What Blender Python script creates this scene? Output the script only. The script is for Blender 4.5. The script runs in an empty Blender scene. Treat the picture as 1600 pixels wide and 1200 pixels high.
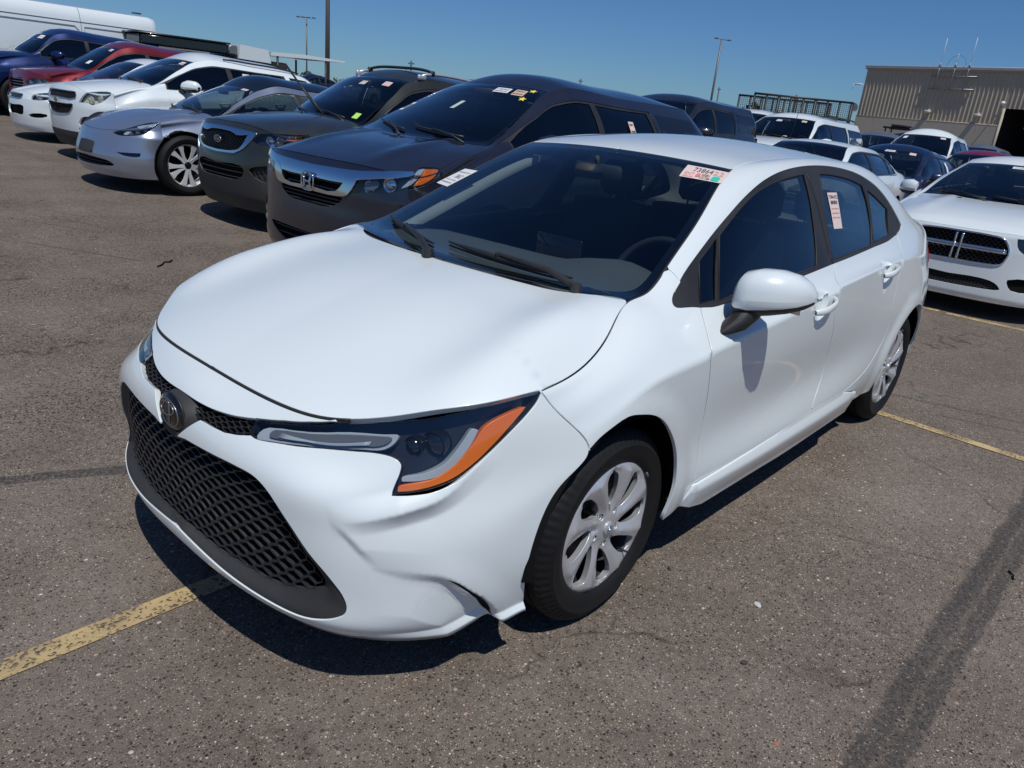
import bpy, math, random
import numpy as np
from mathutils import Vector, Matrix
from mathutils.geometry import delaunay_2d_cdt
PI = math.pi
S_ = bpy.context.scene
rnd = random.Random(7)
# ---------------------------------------------------------------- camera, sky, sun, exposure
cam_d = bpy.data.cameras.new('camera'); cam = bpy.data.objects.new('camera', cam_d); S_.collection.objects.link(cam)
cam.location = (1.7157, 1.85962, 1.48664); cam.rotation_euler = (1.21222, -0.09392, 2.31399)
cam_d.sensor_fit = 'HORIZONTAL'; cam_d.sensor_width = 36; cam_d.lens = 36 * 1158.10 / 1600; cam_d.clip_start = .05; cam_d.clip_end = 20000
S_.camera = cam
SUN_TO = Vector((.22, .44, 1.0)).normalized()          # towards the sun
w = bpy.data.worlds.new('World'); S_.world = w; w.use_nodes = True
nt = w.node_tree; bg = nt.nodes['Background']; sk = nt.nodes.new('ShaderNodeTexSky'); sk.sky_type = 'NISHITA'; sk.sun_disc = False
sk.sun_elevation = math.asin(SUN_TO.z); sk.sun_rotation = math.atan2(SUN_TO.x, SUN_TO.y)
sk.air_density = 1.0; sk.dust_density = .15; sk.ozone_density = 1.2; sk.altitude = 350
mx = nt.nodes.new('ShaderNodeMix'); mx.data_type = 'RGBA'; mx.blend_type = 'MULTIPLY'; mx.inputs[0].default_value = 1; mx.inputs[7].default_value = (.53, .90, 1.44, 1)
nt.links.new(sk.outputs[0], mx.inputs[6]); nt.links.new(mx.outputs[2], bg.inputs[0]); bg.inputs[1].default_value = .055
sl = bpy.data.lights.new('sun', 'SUN'); sl.energy = 3.95; sl.angle = math.radians(.55); sl.color = (1, .985, .945)
so = bpy.data.objects.new('sun', sl); S_.collection.objects.link(so); so.rotation_euler = SUN_TO.to_track_quat('Z', 'Y').to_euler()
S_.view_settings.view_transform = 'Standard'; S_.view_settings.look = 'None'; S_.view_settings.exposure = -.23; S_.view_settings.gamma = 1
S_.view_settings.use_curve_mapping = False
# ---------------------------------------------------------------- surfaces
def nat_basis(xs):
    """matrix turning node values into second derivatives of a natural cubic spline"""
    n = len(xs); A = np.eye(n); B = np.zeros((n, n))
    for i in range(1, n - 1):
        h0 = xs[i] - xs[i-1]; h1 = xs[i+1] - xs[i]
        A[i, i-1] = h0 / 6; A[i, i] = (h0 + h1) / 3; A[i, i+1] = h1 / 6
        B[i, i-1] = 1 / h0; B[i, i] = -1/h0 - 1/h1; B[i, i+1] = 1 / h1
    return np.linalg.solve(A, B)

class Spline:
    def __init__(s, xs, ys):
        xs = np.array(xs, float); ys = np.array(ys, float)
        o = np.argsort(xs); s.x = xs[o]; s.y = ys[o]
        s.m = nat_basis(s.x) @ s.y
    def __call__(s, t):
        t = np.asarray(t, float); x = s.x
        i = np.clip(np.searchsorted(x, t) - 1, 0, len(x) - 2)
        h = x[i+1] - x[i]; a = (x[i+1] - t) / h; b = (t - x[i]) / h
        ac = np.clip(a, -3, 4); bc = np.clip(b, -3, 4)
        inside = (a >= 0) & (b >= 0)
        ca = np.where(inside, (a**3 - a), 0); cb = np.where(inside, (b**3 - b), 0)
        # linear continuation outside the keys
        ea = np.where(a > 1, (a - 1), 0); eb = np.where(b > 1, (b - 1), 0)
        def sh(q): return q.reshape(q.shape + (1,) * (s.y.ndim - 1))
        y = sh(a) * s.y[i] + sh(b) * s.y[i+1] + sh(h * h / 6) * (sh(ca) * s.m[i] + sh(cb) * s.m[i+1])
        y = y + sh(h * h / 6) * (sh(ea) * (2 * s.m[i] + s.m[i+1]) * 1.0 + sh(eb) * (2 * s.m[i+1] + s.m[i]) * 1.0) * (sh((ea + eb) * 0 + 1))
        return y

class Loft:
    """rows[k] : callable u -> (n,3); v in [0,K-1]; creases = row numbers where the section may bend sharply"""
    def __init__(s, rows, creases=()):
        s.rows = rows; K = len(rows); br = [0] + sorted(creases) + [K - 1]
        s.seg = []
        for a, b in zip(br[:-1], br[1:]):
            xs = np.arange(a, b + 1, dtype=float)
            s.seg.append((a, b, nat_basis(xs)))
    def __call__(s, u, v):
        u = np.asarray(u, float).ravel(); v = np.asarray(v, float).ravel()
        N = np.stack([r(u) for r in s.rows], 1)          # n,K,3
        out = np.zeros((len(u), 3))
        for a, b, mb in s.seg:
            m = (v >= a) & (v <= b)
            if a == 0: m |= v < 0
            if b == len(s.rows) - 1: m |= v > b
            if not m.any(): continue
            n = N[m][:, a:b+1]; vv = v[m] - a
            M = np.einsum('ij,njk->nik', mb, n)
            i = np.clip(np.floor(vv).astype(int), 0, b - a - 1); t = vv - i
            r = np.arange(len(i))
            A = (1 - t); B = t
            ca = np.where((t >= 0) & (t <= 1), A**3 - A, 0); cb = np.where((t >= 0) & (t <= 1), B**3 - B, 0)
            out[m] = A[:, None]*n[r, i] + B[:, None]*n[r, i+1] + (ca[:, None]*M[r, i] + cb[:, None]*M[r, i+1]) / 6
        return out

def keyed(d):
    """{x:(y,z)} -> callable x -> (x,y,z)"""
    xs = sorted(d); sp = Spline(xs, [d[x] for x in xs])
    return lambda u: np.c_[np.asarray(u, float), sp(u)]

def normals(S, u, v, e=2e-4, du=None, dv=None):
    du = du or e; dv = dv or e
    a = S(u + du, v) - S(u - du, v); b = S(u, v + dv) - S(u, v - dv)
    n = np.cross(a, b); l = np.linalg.norm(n, axis=1); l[l == 0] = 1
    return n / l[:, None]

VIEW = {'side': lambda P: P[:, [0, 2]], 'top': lambda P: P[:, [0, 1]], 'front': lambda P: P[:, [1, 2]]}

def invert(S, pts, view, ur, vr, n=60, it=12):
    """uv of the points of S that project to pts in the given view"""
    f = VIEW[view] if isinstance(view, str) else view
    U, V = np.meshgrid(np.linspace(*ur, n), np.linspace(*vr, n)); U = U.ravel(); V = V.ravel()
    Q = f(S(U, V)); pts = np.array(pts, float)[:, :2]
    d = ((pts[:, None] - Q[None])**2).sum(2); k = d.argmin(1)
    u, v = U[k].copy(), V[k].copy(); eu = (ur[1]-ur[0]) * 1e-4; ev = (vr[1]-vr[0]) * 1e-4
    for _ in range(it):
        q = f(S(u, v)); a = (f(S(u + eu, v)) - q) / eu; b = (f(S(u, v + ev)) - q) / ev
        r = pts - q; D = a[:, 0]*b[:, 1] - a[:, 1]*b[:, 0]; D = np.where(abs(D) < 1e-12, 1e-12, D)
        su = (r[:, 0]*b[:, 1] - r[:, 1]*b[:, 0]) / D; sv = (a[:, 0]*r[:, 1] - a[:, 1]*r[:, 0]) / D
        mu = (ur[1]-ur[0]) * .15; mv = (vr[1]-vr[0]) * .15
        u = np.clip(u + np.clip(su, -mu, mu), ur[0] - mu, ur[1] + mu); v = np.clip(v + np.clip(sv, -mv, mv), vr[0] - mv, vr[1] + mv)
    return np.c_[u, v]

def curve(pts, closed=True, n=6):
    """points (x,y[,1]) : smooth through plain points, sharp at points marked 1"""
    P = np.array([p[:2] for p in pts], float); C = [len(p) > 2 for p in pts]; m = len(P); out = []
    rng = range(m if closed else m - 1)
    for i in rng:
        j = (i + 1) % m; p1, p2 = P[i], P[j]
        p0 = P[i - 1] if (closed or i > 0) and not C[i] else 2*p1 - p2
        p3 = P[(j + 1) % m] if (closed or j < m - 1) and not C[j] else 2*p2 - p1
        if C[i] and C[j]: out.append(p1); continue
        l1 = np.linalg.norm(p2 - p1)**.5 or 1e-6; l0 = np.linalg.norm(p1 - p0)**.5 or 1e-6; l2 = np.linalg.norm(p3 - p2)**.5 or 1e-6
        t1 = (p1 - p0)/l0 - (p2 - p0)/(l0 + l1) + (p2 - p1)/l1; t2 = (p2 - p1)/l1 - (p3 - p1)/(l1 + l2) + (p3 - p2)/l2
        for k in range(n):
            t = k / n; h = t*t*(3 - 2*t)
            out.append((1 - h)*p1 + h*p2 + (t*(1-t)**2)*t1*l1 - (t*t*(1-t))*t2*l1)
    if not closed: out.append(P[-1])
    return np.array(out)

def resample(P, step, closed=True):
    """limit edge length of a polyline, keeping all its points"""
    out = []; m = len(P)
    for i in range(m if closed else m - 1):
        a, b = P[i], P[(i+1) % m]; k = max(1, int(np.ceil(np.linalg.norm(b - a) / step)))
        for q in range(k): out.append(a + (b - a) * q / k)
    if not closed: out.append(P[-1])
    return np.array(out)

def in_poly(pts, poly):
    x, y = pts[:, 0], pts[:, 1]; r = np.zeros(len(pts), bool); n = len(poly)
    for i in range(n):
        x1, y1 = poly[i]; x2, y2 = poly[(i+1) % n]
        if y1 == y2: continue
        c = ((y1 > y) != (y2 > y)) & (x < (x2 - x1) * (y - y1) / (y2 - y1) + x1)
        r ^= c
    return r

def dist_poly(pts, poly, closed=True):
    d = np.full(len(pts), 1e9); n = len(poly)
    for i in range(n if closed else n - 1):
        a = poly[i]; b = poly[(i+1) % n]; ab = b - a; L = (ab*ab).sum() or 1e-12
        t = np.clip(((pts - a) @ ab) / L, 0, 1); q = a + t[:, None]*ab
        d = np.minimum(d, ((pts - q)**2).sum(1))
    return np.sqrt(d)

class TriField:
    """piecewise linear displacement over hand-placed uv vertices"""
    def __init__(s, verts, tris, scale=(1, 1)):
        s.v = [np.array(p, float) for p in verts]; s.t = tris
    def __call__(s, u, v):
        d = np.zeros(len(u))
        for t in s.t:
            a, b, c = (s.v[i] for i in t)
            D = (b[1]-c[1])*(a[0]-c[0]) + (c[0]-b[0])*(a[1]-c[1])
            if abs(D) < 1e-12: continue
            l1 = ((b[1]-c[1])*(u-c[0]) + (c[0]-b[0])*(v-c[1])) / D
            l2 = ((c[1]-a[1])*(u-c[0]) + (a[0]-c[0])*(v-c[1])) / D
            l3 = 1 - l1 - l2; m = (l1 >= -1e-6) & (l2 >= -1e-6) & (l3 >= -1e-6)
            d[m] = l1[m]*a[2] + l2[m]*b[2] + l3[m]*c[2]
        return d
# ---------------------------------------------------------------- the white sedan's skin (x forward from the front axle, y left, z up)
def hero_surfaces():
    R = {}
    X = [.33, .18, 0, -.15, -.25, -.40, -.66, -1.03, -1.3, -1.65, -2.0, -2.3, -2.6, -3.0, -3.25, -3.5]
    E_ = [(.783,.827),(.771,.843),(.733,.908),(.683,.970),(.680,.984),(.652,1.045),(.597,1.177),(.505,1.342),(.500,1.379),(.505,1.396),(.515,1.392),(.535,1.372),(.57,1.30),(.625,1.128),(.645,1.075),(.60,1.05)]
    B1 = [(.792,.815),(.785,.836),(.757,.900),(.715,.960),(.710,.970),(.688,1.025),(.648,1.140),(.592,1.298),(.588,1.350),(.590,1.371),(.600,1.362),(.622,1.332),(.655,1.245),(.685,1.100),(.678,1.052),(.622,1.020)]
    B2 = [(.802,.790),(.803,.816),(.787,.882),(.754,.938),(.748,.948),(.730,.985),(.715,1.055),(.690,1.150),(.688,1.185),(.690,1.200),(.690,1.195),(.695,1.175),(.710,1.130),(.728,1.052),(.708,1.015),(.640,.985)]
    B3 = [(.817,.748),(.830,.780),(.830,.842),(.812,.888),(.806,.900),(.798,.918),(.796,.945),(.795,.968),(.793,.982),(.790,.992),(.783,1.005),(.775,1.018),(.768,1.022),(.762,.998),(.728,.965),(.658,.935)]
    B4 = [(.831,.690),(.850,.722),(.867,.785),(.872,.812),(.873,.820),(.876,.832),(.878,.852),(.880,.885),(.880,.912),(.878,.938),(.870,.955),(.860,.958),(.846,.948),(.802,.918),(.752,.893),(.678,.87)]
    B5 = [(.838,.600),(.858,.620),(.868,.660),(.871,.670),(.871,.670),(.872,.672),(.875,.685),(.878,.70),(.879,.71),(.880,.72),(.882,.73),(.886,.74),(.884,.745),(.848,.75),(.792,.75),(.710,.75)]
    B6 = [(.842,.470),(.858,.490),(.865,.500),(.866,.500),(.866,.500),(.864,.500),(.862,.505),(.862,.51),(.864,.52),(.868,.53),(.878,.55),(.886,.57),(.888,.58),(.856,.59),(.805,.60),(.725,.60)]
    B7 = [(.836,.330),(.856,.350),(.862,.360),(.866,.360),(.868,.360),(.872,.360),(.880,.360),(.886,.36),(.888,.365),(.888,.37),(.886,.385),(.882,.40),(.878,.42),(.850,.43),(.80,.44),(.72,.45)]
    B8 = [(.805,.180),(.835,.190),(.85,.20),(.850,.22),(.850,.24),(.852,.25),(.854,.25),(.856,.25),(.858,.25),(.858,.25),(.856,.25),(.850,.25),(.842,.25),(.812,.26),(.765,.27),(.69,.28)]
    rows = [keyed(dict(zip(X, r))) for r in (E_, B1, B2, B3, B4, B5, B6, B7, B8)]
    B0 = Loft(rows, creases=(4,))
    def side(u, v):
        P = B0(u, v)
        # wheel-arch flares: the skin swells a little round each opening
        for cx, cz in ((.035, .335), (-2.70, .335)):
            r = np.hypot(P[:, 0] - cx, P[:, 2] - cz)
            w = np.clip((r - .36) / .10, 0, 1); w = 1 - w*w*(3 - 2*w)
            low = np.clip((P[:, 2] - .12) / .15, 0, 1)
            P[:, 1] += .012 * w * low
        return P
    R['side'] = side
    edge = rows[0]; R['edge'] = edge
    # --- hood : v runs 0 (centre line) .. 4 (side edge)
    HX = [-.2, 0, .1, .2, .35, .5, .6, .7, .8, .9]
    HZ = [[.985,.966,.953,.938,.905,.863,.832,.797,.753,.70], [.984,.965,.951,.935,.902,.86,.828,.792,.747,.692],
          [.980,.958,.944,.928,.891,.844,.810,.768,.715,.655], [.977,.962,.950,.932,.897,.843,.793,.725,.645,.56],
          [0,0,0,0,.822,.775,.72,.65,.56,.47]]
    hz = [Spline(HX, h) for h in HZ[:4]]; ez = Spline([.25, .30, .35, .5, .6, .7, .8, .9], [.8375, .832, .8255, .775, .72, .65, .56, .47])
    def hrow(f, k):
        def g(u):
            u = np.asarray(u, float); e = edge(np.clip(u, -.2, .33)); w = np.clip((u - .27) / .06, 0, 1)
            ye = np.where(u > .33, .785, e[:, 1]); ze = e[:, 2] * (1 - w) + ez(u) * w
            return np.c_[u, ye * f, ze if k == 4 else hz[k](u)]
        return g
    R['hood'] = Loft([hrow(-.33, 1), hrow(0, 0), hrow(.33, 1), hrow(.64, 2), hrow(.84, 3), hrow(1, 4)])
    # --- nose : u = 0..6 columns round from the centre line, v = 0..7 rows from the hood edge down
    G = [
     [(.816,0,.748),(.812,.20,.738),(.778,.42,.733),(.690,.567,.750),(.570,.688,.776),(.450,.755,.806),(.345,.786,.827)],
     [(.885,0,.703),(.877,.20,.692),(.845,.42,.672),(.765,.56,.660),(.640,.690,.690),(.475,.775,.730),(.290,.820,.755)],
     [(.930,0,.632),(.924,.20,.627),(.892,.42,.610),(.825,.57,.596),(.700,.685,.595),(.500,.785,.620),(.212,.852,.655)],
     [(.945,0,.550),(.938,.20,.545),(.903,.42,.532),(.838,.575,.518),(.728,.69,.510),(.545,.795,.52),(.302,.858,.577)],
     [(.945,0,.460),(.937,.20,.455),(.902,.42,.440),(.842,.58,.428),(.742,.695,.42),(.575,.795,.43),(.371,.852,.470)],
     [(.940,0,.350),(.932,.20,.345),(.897,.42,.330),(.842,.585,.320),(.748,.695,.315),(.595,.785,.33),(.390,.842,.350)],
     [(.945,0,.285),(.937,.20,.278),(.905,.42,.268),(.846,.585,.258),(.745,.690,.246),(.585,.770,.240),(.368,.826,.242)],
     [(.940,0,.250),(.932,.20,.244),(.895,.41,.231),(.825,.575,.214),(.715,.670,.194),(.550,.750,.186),(.352,.813,.197)],
    ]
    hp = invert(R['hood'], [(p[0], p[1]) for p in G[0]], 'top', (-.1, .9), (1, 5))
    hP = R['hood'](*hp.T); G[0] = [tuple(p) for p in hP]
    c6 = invert(side, [(G[k][6][0], G[k][6][2]) for k in range(8)], 'side', (.0, .40), (0, 8)); P6 = side(*c6.T)
    for k in range(6): G[k][6] = tuple(P6[k])
    nr = []
    for row in G:
        pts = [(-r[1][0]*0 + row[k][0], -row[k][1], row[k][2]) for k in (2, 1) for r in [row]] + row
        sp = Spline(np.arange(-2, 7), pts); nr.append(sp)
    R['nose'] = Loft([(lambda u, sp=sp: sp(u)) for sp in nr])
    # --- glass and roof : cross surfaces between the two edge lines
    def cross(ua, ub, zc, xb, n=2.0):
        # u: 0 at the edge .. 1 centre line .. 2 other edge ; v: 0..1 along the edge line
        def f(u, v):
            x = ua + (ub - ua) * np.asarray(v); e = edge(x); s = 1 - np.asarray(u)   # s: 1 edge, 0 centre, -1 far edge
            k = 1 - np.abs(s)**n
            return np.c_[x + xb(np.asarray(v)) * k, e[:, 1] * s, e[:, 2] + zc(np.asarray(v)) * k]
        return f
    lin = lambda a, b: (lambda v: a + (b - a) * v)
    R['screen'] = cross(-.165, -1.03, lin(.004, .022), lin(.145, .045))
    rz = Spline([0, .25, .5, .75, 1], [.022, .036, .042, .040, .030])
    R['roof'] = cross(-1.03, -2.25, rz, lin(.045, -.06))
    R['back_glass'] = cross(-2.25, -3.0, lin(.030, .012), lin(-.06, -.12))
    R['deck'] = cross(-3.0, -3.5, lin(.012, .02), lin(-.12, -.13))
    # --- tail : u = 0..4 from centre line to the quarter, v = 0..4 down
    T = [
     [(-3.63,0,1.080),(-3.62,.3,1.075),(-3.56,.55,1.06),(-3.46,.62,1.035),(-3.30,.700,.990)],
     [(-3.65,0,.95),(-3.64,.3,.95),(-3.58,.56,.93),(-3.45,.67,.90),(-3.26,.752,.880)],
     [(-3.66,0,.80),(-3.65,.3,.80),(-3.60,.56,.78),(-3.47,.70,.75),(-3.25,.792,.73)],
     [(-3.69,0,.55),(-3.68,.3,.55),(-3.63,.58,.54),(-3.48,.72,.52),(-3.20,.816,.50)],
     [(-3.64,0,.26),(-3.63,.3,.26),(-3.58,.56,.26),(-3.45,.70,.26),(-3.17,.785,.26)]]
    R['tail'] = Loft([(lambda u, sp=Spline(np.arange(-1, 5), [(r[1][0], -r[1][1], r[1][2])] + r): sp(u)) for r in T])
    return R
# ---------------------------------------------------------------- skins of the other cars, from a few measured corners
class Pchip:
    def __init__(s, xs, ys):
        o = np.argsort(xs); s.x = np.array(xs, float)[o]; s.y = np.array(ys, float)[o]
        if s.y.ndim == 1: s.y = s.y[:, None]; s.flat = True
        else: s.flat = False
        h = np.diff(s.x)[:, None]; d = np.diff(s.y, axis=0) / h; m = np.zeros_like(s.y)
        m[0] = d[0]; m[-1] = d[-1]
        if len(h) > 1:
            w1 = 2*h[1:] + h[:-1]; w2 = h[1:] + 2*h[:-1]; ok = d[1:] * d[:-1] > 0
            with np.errstate(divide='ignore', invalid='ignore'): q = (w1 + w2) / (w1 / d[:-1] + w2 / d[1:])
            m[1:-1] = np.where(ok, q, 0)
        s.m = m
    def __call__(s, t):
        t = np.asarray(t, float); sh = t.shape; t = t.ravel(); i = np.clip(np.searchsorted(s.x, t) - 1, 0, len(s.x) - 2); h = (s.x[i+1] - s.x[i])[:, None]
        q = (t - s.x[i])[:, None] / h; lo = q < 0; hi = q > 1; p = np.clip(q, 0, 1)
        y = (1+2*p)*(1-p)**2*s.y[i] + p*(1-p)**2*h*s.m[i] + p*p*(3-2*p)*s.y[i+1] + p*p*(p-1)*h*s.m[i+1]
        y = y + np.where(lo, q*h*s.m[i], 0) + np.where(hi, (q-1)*h*s.m[i+1], 0)
        return y[:, 0].reshape(sh) if s.flat else y

class CarSkin:
    def __init__(s, p):
        s.p = p; W = p['W']; tip, cow, st, rr, rb, te = (p[k] for k in ('tip', 'cow', 'st', 'rr', 'rb', 'te'))
        k = []
        k += [tip, tuple(np.array(tip)*.5 + np.array(cow)*.5 + [0, .01, p.get('fend', .012)]), cow]
        a, b = np.array(cow), np.array(st)
        k += [tuple(a + (b - a)*t + [0, .012*math.sin(PI*t), .012*math.sin(PI*t)]) for t in (.3, .65)] + [st]
        k += [(st[0] - .3, st[1] + .01, st[2] + .45*(p['roof'] - st[2])), ((st[0] + rr[0])/2, (st[1] + rr[1])/2 + .02, max(st[2], rr[2]) + .015), rr]
        a, b = np.array(rr), np.array(rb); k += [tuple(a + (b - a)*t + [0, .015*math.sin(PI*t), .02*math.sin(PI*t)]) for t in (.35, .7)] + [rb, te]
        k = sorted({round(q[0], 4): q for q in k}.values()); s.E = Pchip([q[0] for q in k], [(q[1], q[2]) for q in k])
        s.edge = lambda u: np.c_[np.asarray(u, float), s.E(u)]
        xs = np.array([q[0] for q in k]); zf, zr = p['belt']
        s.zb = Pchip([te[0], rb[0], rr[0], (cow[0] + st[0])/2, cow[0], tip[0]], [min(te[2] - .06, zr), min(zr, rb[2] - .03), zr, zf, min(zf, cow[2] - .05), tip[2] - .075])
        tf = Pchip([te[0], te[0] + .5, te[0] + 1.1, -1.2, .1, tip[0]], [.86, .95, .99, 1.0, .99, p.get('tf', .955)]); s.tf = tf
        zm = p.get('zs', 1.0); G = p.get('groove', .012)
        U = np.unique(np.r_[[te[0], rb[0], (rb[0]+rr[0])/2, rr[0], (rr[0]+st[0])/2, st[0] - .3, st[0], (st[0]*.6+cow[0]*.4), cow[0], (cow[0]+tip[0])/2, tip[0]], []])
        def rowpts(x):
            e = s.E(np.array([x]))[0]; zb = float(s.zb(np.array([x]))[0]); w = W * float(tf(np.array([x]))[0]); gh = max(e[1] - zb, .02)
            yb = max(w - .085 - .02*max(0, gh - .2), e[0] + .02); r = [(e[0], e[1])]
            for t, bl in ((.30, .020), (.66, .022)): r.append((e[0] + (yb - e[0]) * t + bl*min(1, gh/.3) + .012, e[1] + (zb - e[1]) * t + .012))
            sh = min(zb - .09, .86*zm + .1)
            r += [(yb, zb), (w - .012, zb - .10), (w, .66*zm), (w - G, .50*zm), (w - .004, .37*zm), (w - .035, .22*zm)]
            return r
        R = [rowpts(x) for x in U]
        s.rows = [Pchip(U, [r[i] for r in R]) for i in range(9)]
        s.B = Loft([(lambda u, sp=sp: np.c_[np.asarray(u, float), sp(u)]) for sp in s.rows], creases=(4,) if p.get('crease', 1) else ())
        s.R = p.get('wr', .34); s.wb = p.get('wb', 2.75)
        # hood : u = x, v = -1..1 share of the half width
        s.hc = Pchip([q[0] for q in p['hood']], [q[1] for q in p['hood']])
        s.hv = p.get('hoodk', 3.0); s.xs = tip[0]; dz = p.get('hoodfall', .45)
        def hood(u, v):
            u = np.asarray(u, float); e = s.E(np.minimum(u, s.xs)); ze = e[:, 1] - np.clip(u - s.xs, 0, 1) * dz; c = s.hc(u)
            f = np.abs(v); z = ze + (c - ze) * (1 - f**s.hv)
            for (f0, wd, h) in p.get('hridge', ()): z = z + h * np.exp(-((f - f0) / wd)**2) * np.clip((s.xs + .35 - u) / .3, 0, 1)
            return np.c_[u, e[:, 0] * v, z]
        s.hood = hood
        # nose : u = 0 centre .. 1 seam with the wing, v = height
        n = p.get('nexp', 2.6); th = np.linspace(0, PI/2, 400); dep0 = p['nose'][0] - s.xs; cx = -dep0*(1 - np.cos(th)**(2/n)); cy = np.sin(th)**(2/n)
        cx = cx * 1.0; L = np.r_[0, np.cumsum(np.hypot(np.diff(cx), np.diff(cy) * W))]; L /= L[-1]; s.nl = (L, cx / dep0, cy)
        s.xn = Pchip([q[0] for q in p['nose'][1]], [q[1] for q in p['nose'][1]])
        zz = np.linspace(.12, tip[2] - .005, 16); q = invert(s.B, np.c_[np.full(16, s.xs), zz], 'side', (s.xs - .6, s.xs + .05), (-.5, 8.3)); s.yw = Pchip(zz, s.B(*q.T)[:, 1])
        def nose(u, v):
            u = np.asarray(u, float); v = np.asarray(v, float); a = np.abs(u); L, X, Y = s.nl
            fx = np.interp(a, L, X); fy = np.interp(a, L, Y); xf = p['nose'][0] + s.xn(v); dep = xf - s.xs
            ex = np.maximum(a - 1, 0)
            return np.c_[xf + fx * dep - ex*.9, np.sign(u) * (fy * s.yw(v)), v]
        s.nose = nose
        # upper border of the nose : where it meets the hood
        uu = np.linspace(0, 1, 25); zt = np.full(25, tip[2])
        lo = np.full(25, tip[2] - .35); hi = np.full(25, tip[2] + .35)
        for _ in range(30):
            m = (lo + hi) / 2; P = nose(uu, m); e = s.E(np.minimum(P[:, 0], s.xs)); h = hood(P[:, 0], np.clip(P[:, 1] / e[:, 0], -1, 1)); up = m > h[:, 2]
            hi = np.where(up, m, hi); lo = np.where(up, lo, m)
        s.zt = Pchip(uu, (lo + hi) / 2)
    def cross(s, ua, ub, z0, z1, x0, x1, n=2.2, mid=None):
        def f(u, v):
            v = np.asarray(v, float); x = ua + (ub - ua) * v; e = s.edge(x); q = 1 - np.asarray(u, float); k = 1 - np.abs(q)**n
            return np.c_[x + (x0 + (x1 - x0)*v) * k, e[:, 1] * q, e[:, 2] + (z0 + (z1 - z0)*v + (0 if mid is None else mid * np.clip(1 - (2*np.clip(v, 0, 1) - 1)**4, 0, 1))) * k]
        return f
def spec(base, **k): d = dict(base); d.update(k); return d
SEDAN = dict(W=.92, tip=(.38, .80, .80), cow=(-.20, .70, .95), st=(-1.05, .52, 1.36), rr=(-2.25, .52, 1.34), rb=(-3.0, .62, 1.06), te=(-3.60, .56, 1.02), roof=1.45, belt=(.94, 1.0),
    hood=[(-.3, .99), (0, .965), (.4, .90), (.75, .80), (.95, .72)], nose=(.93, [(.12, -.06), (.25, -.005), (.45, 0), (.62, -.02), (.80, -.12), (.95, -.30)]), wr=.325, wb=2.75, dlo=(-.55, -1.5, -2.35), notch=True)
SUV = dict(W=.95, tip=(.42, .84, .98), cow=(-.30, .76, 1.14), st=(-1.10, .58, 1.56), rr=(-3.05, .58, 1.56), rb=(-3.50, .66, 1.12), te=(-3.62, .64, .95), roof=1.70, belt=(1.10, 1.16),
    hood=[(-.4, 1.19), (-.1, 1.17), (.4, 1.11), (.75, 1.04), (.95, .96)], nose=(.90, [(.15, -.08), (.35, -.005), (.6, 0), (.85, -.03), (1.02, -.10), (1.2, -.30)]), wr=.36, wb=2.78, zs=1.12, dlo=(-.60, -1.45, -2.35), notch=False, nexp=2.9, hoodfall=.25)
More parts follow.
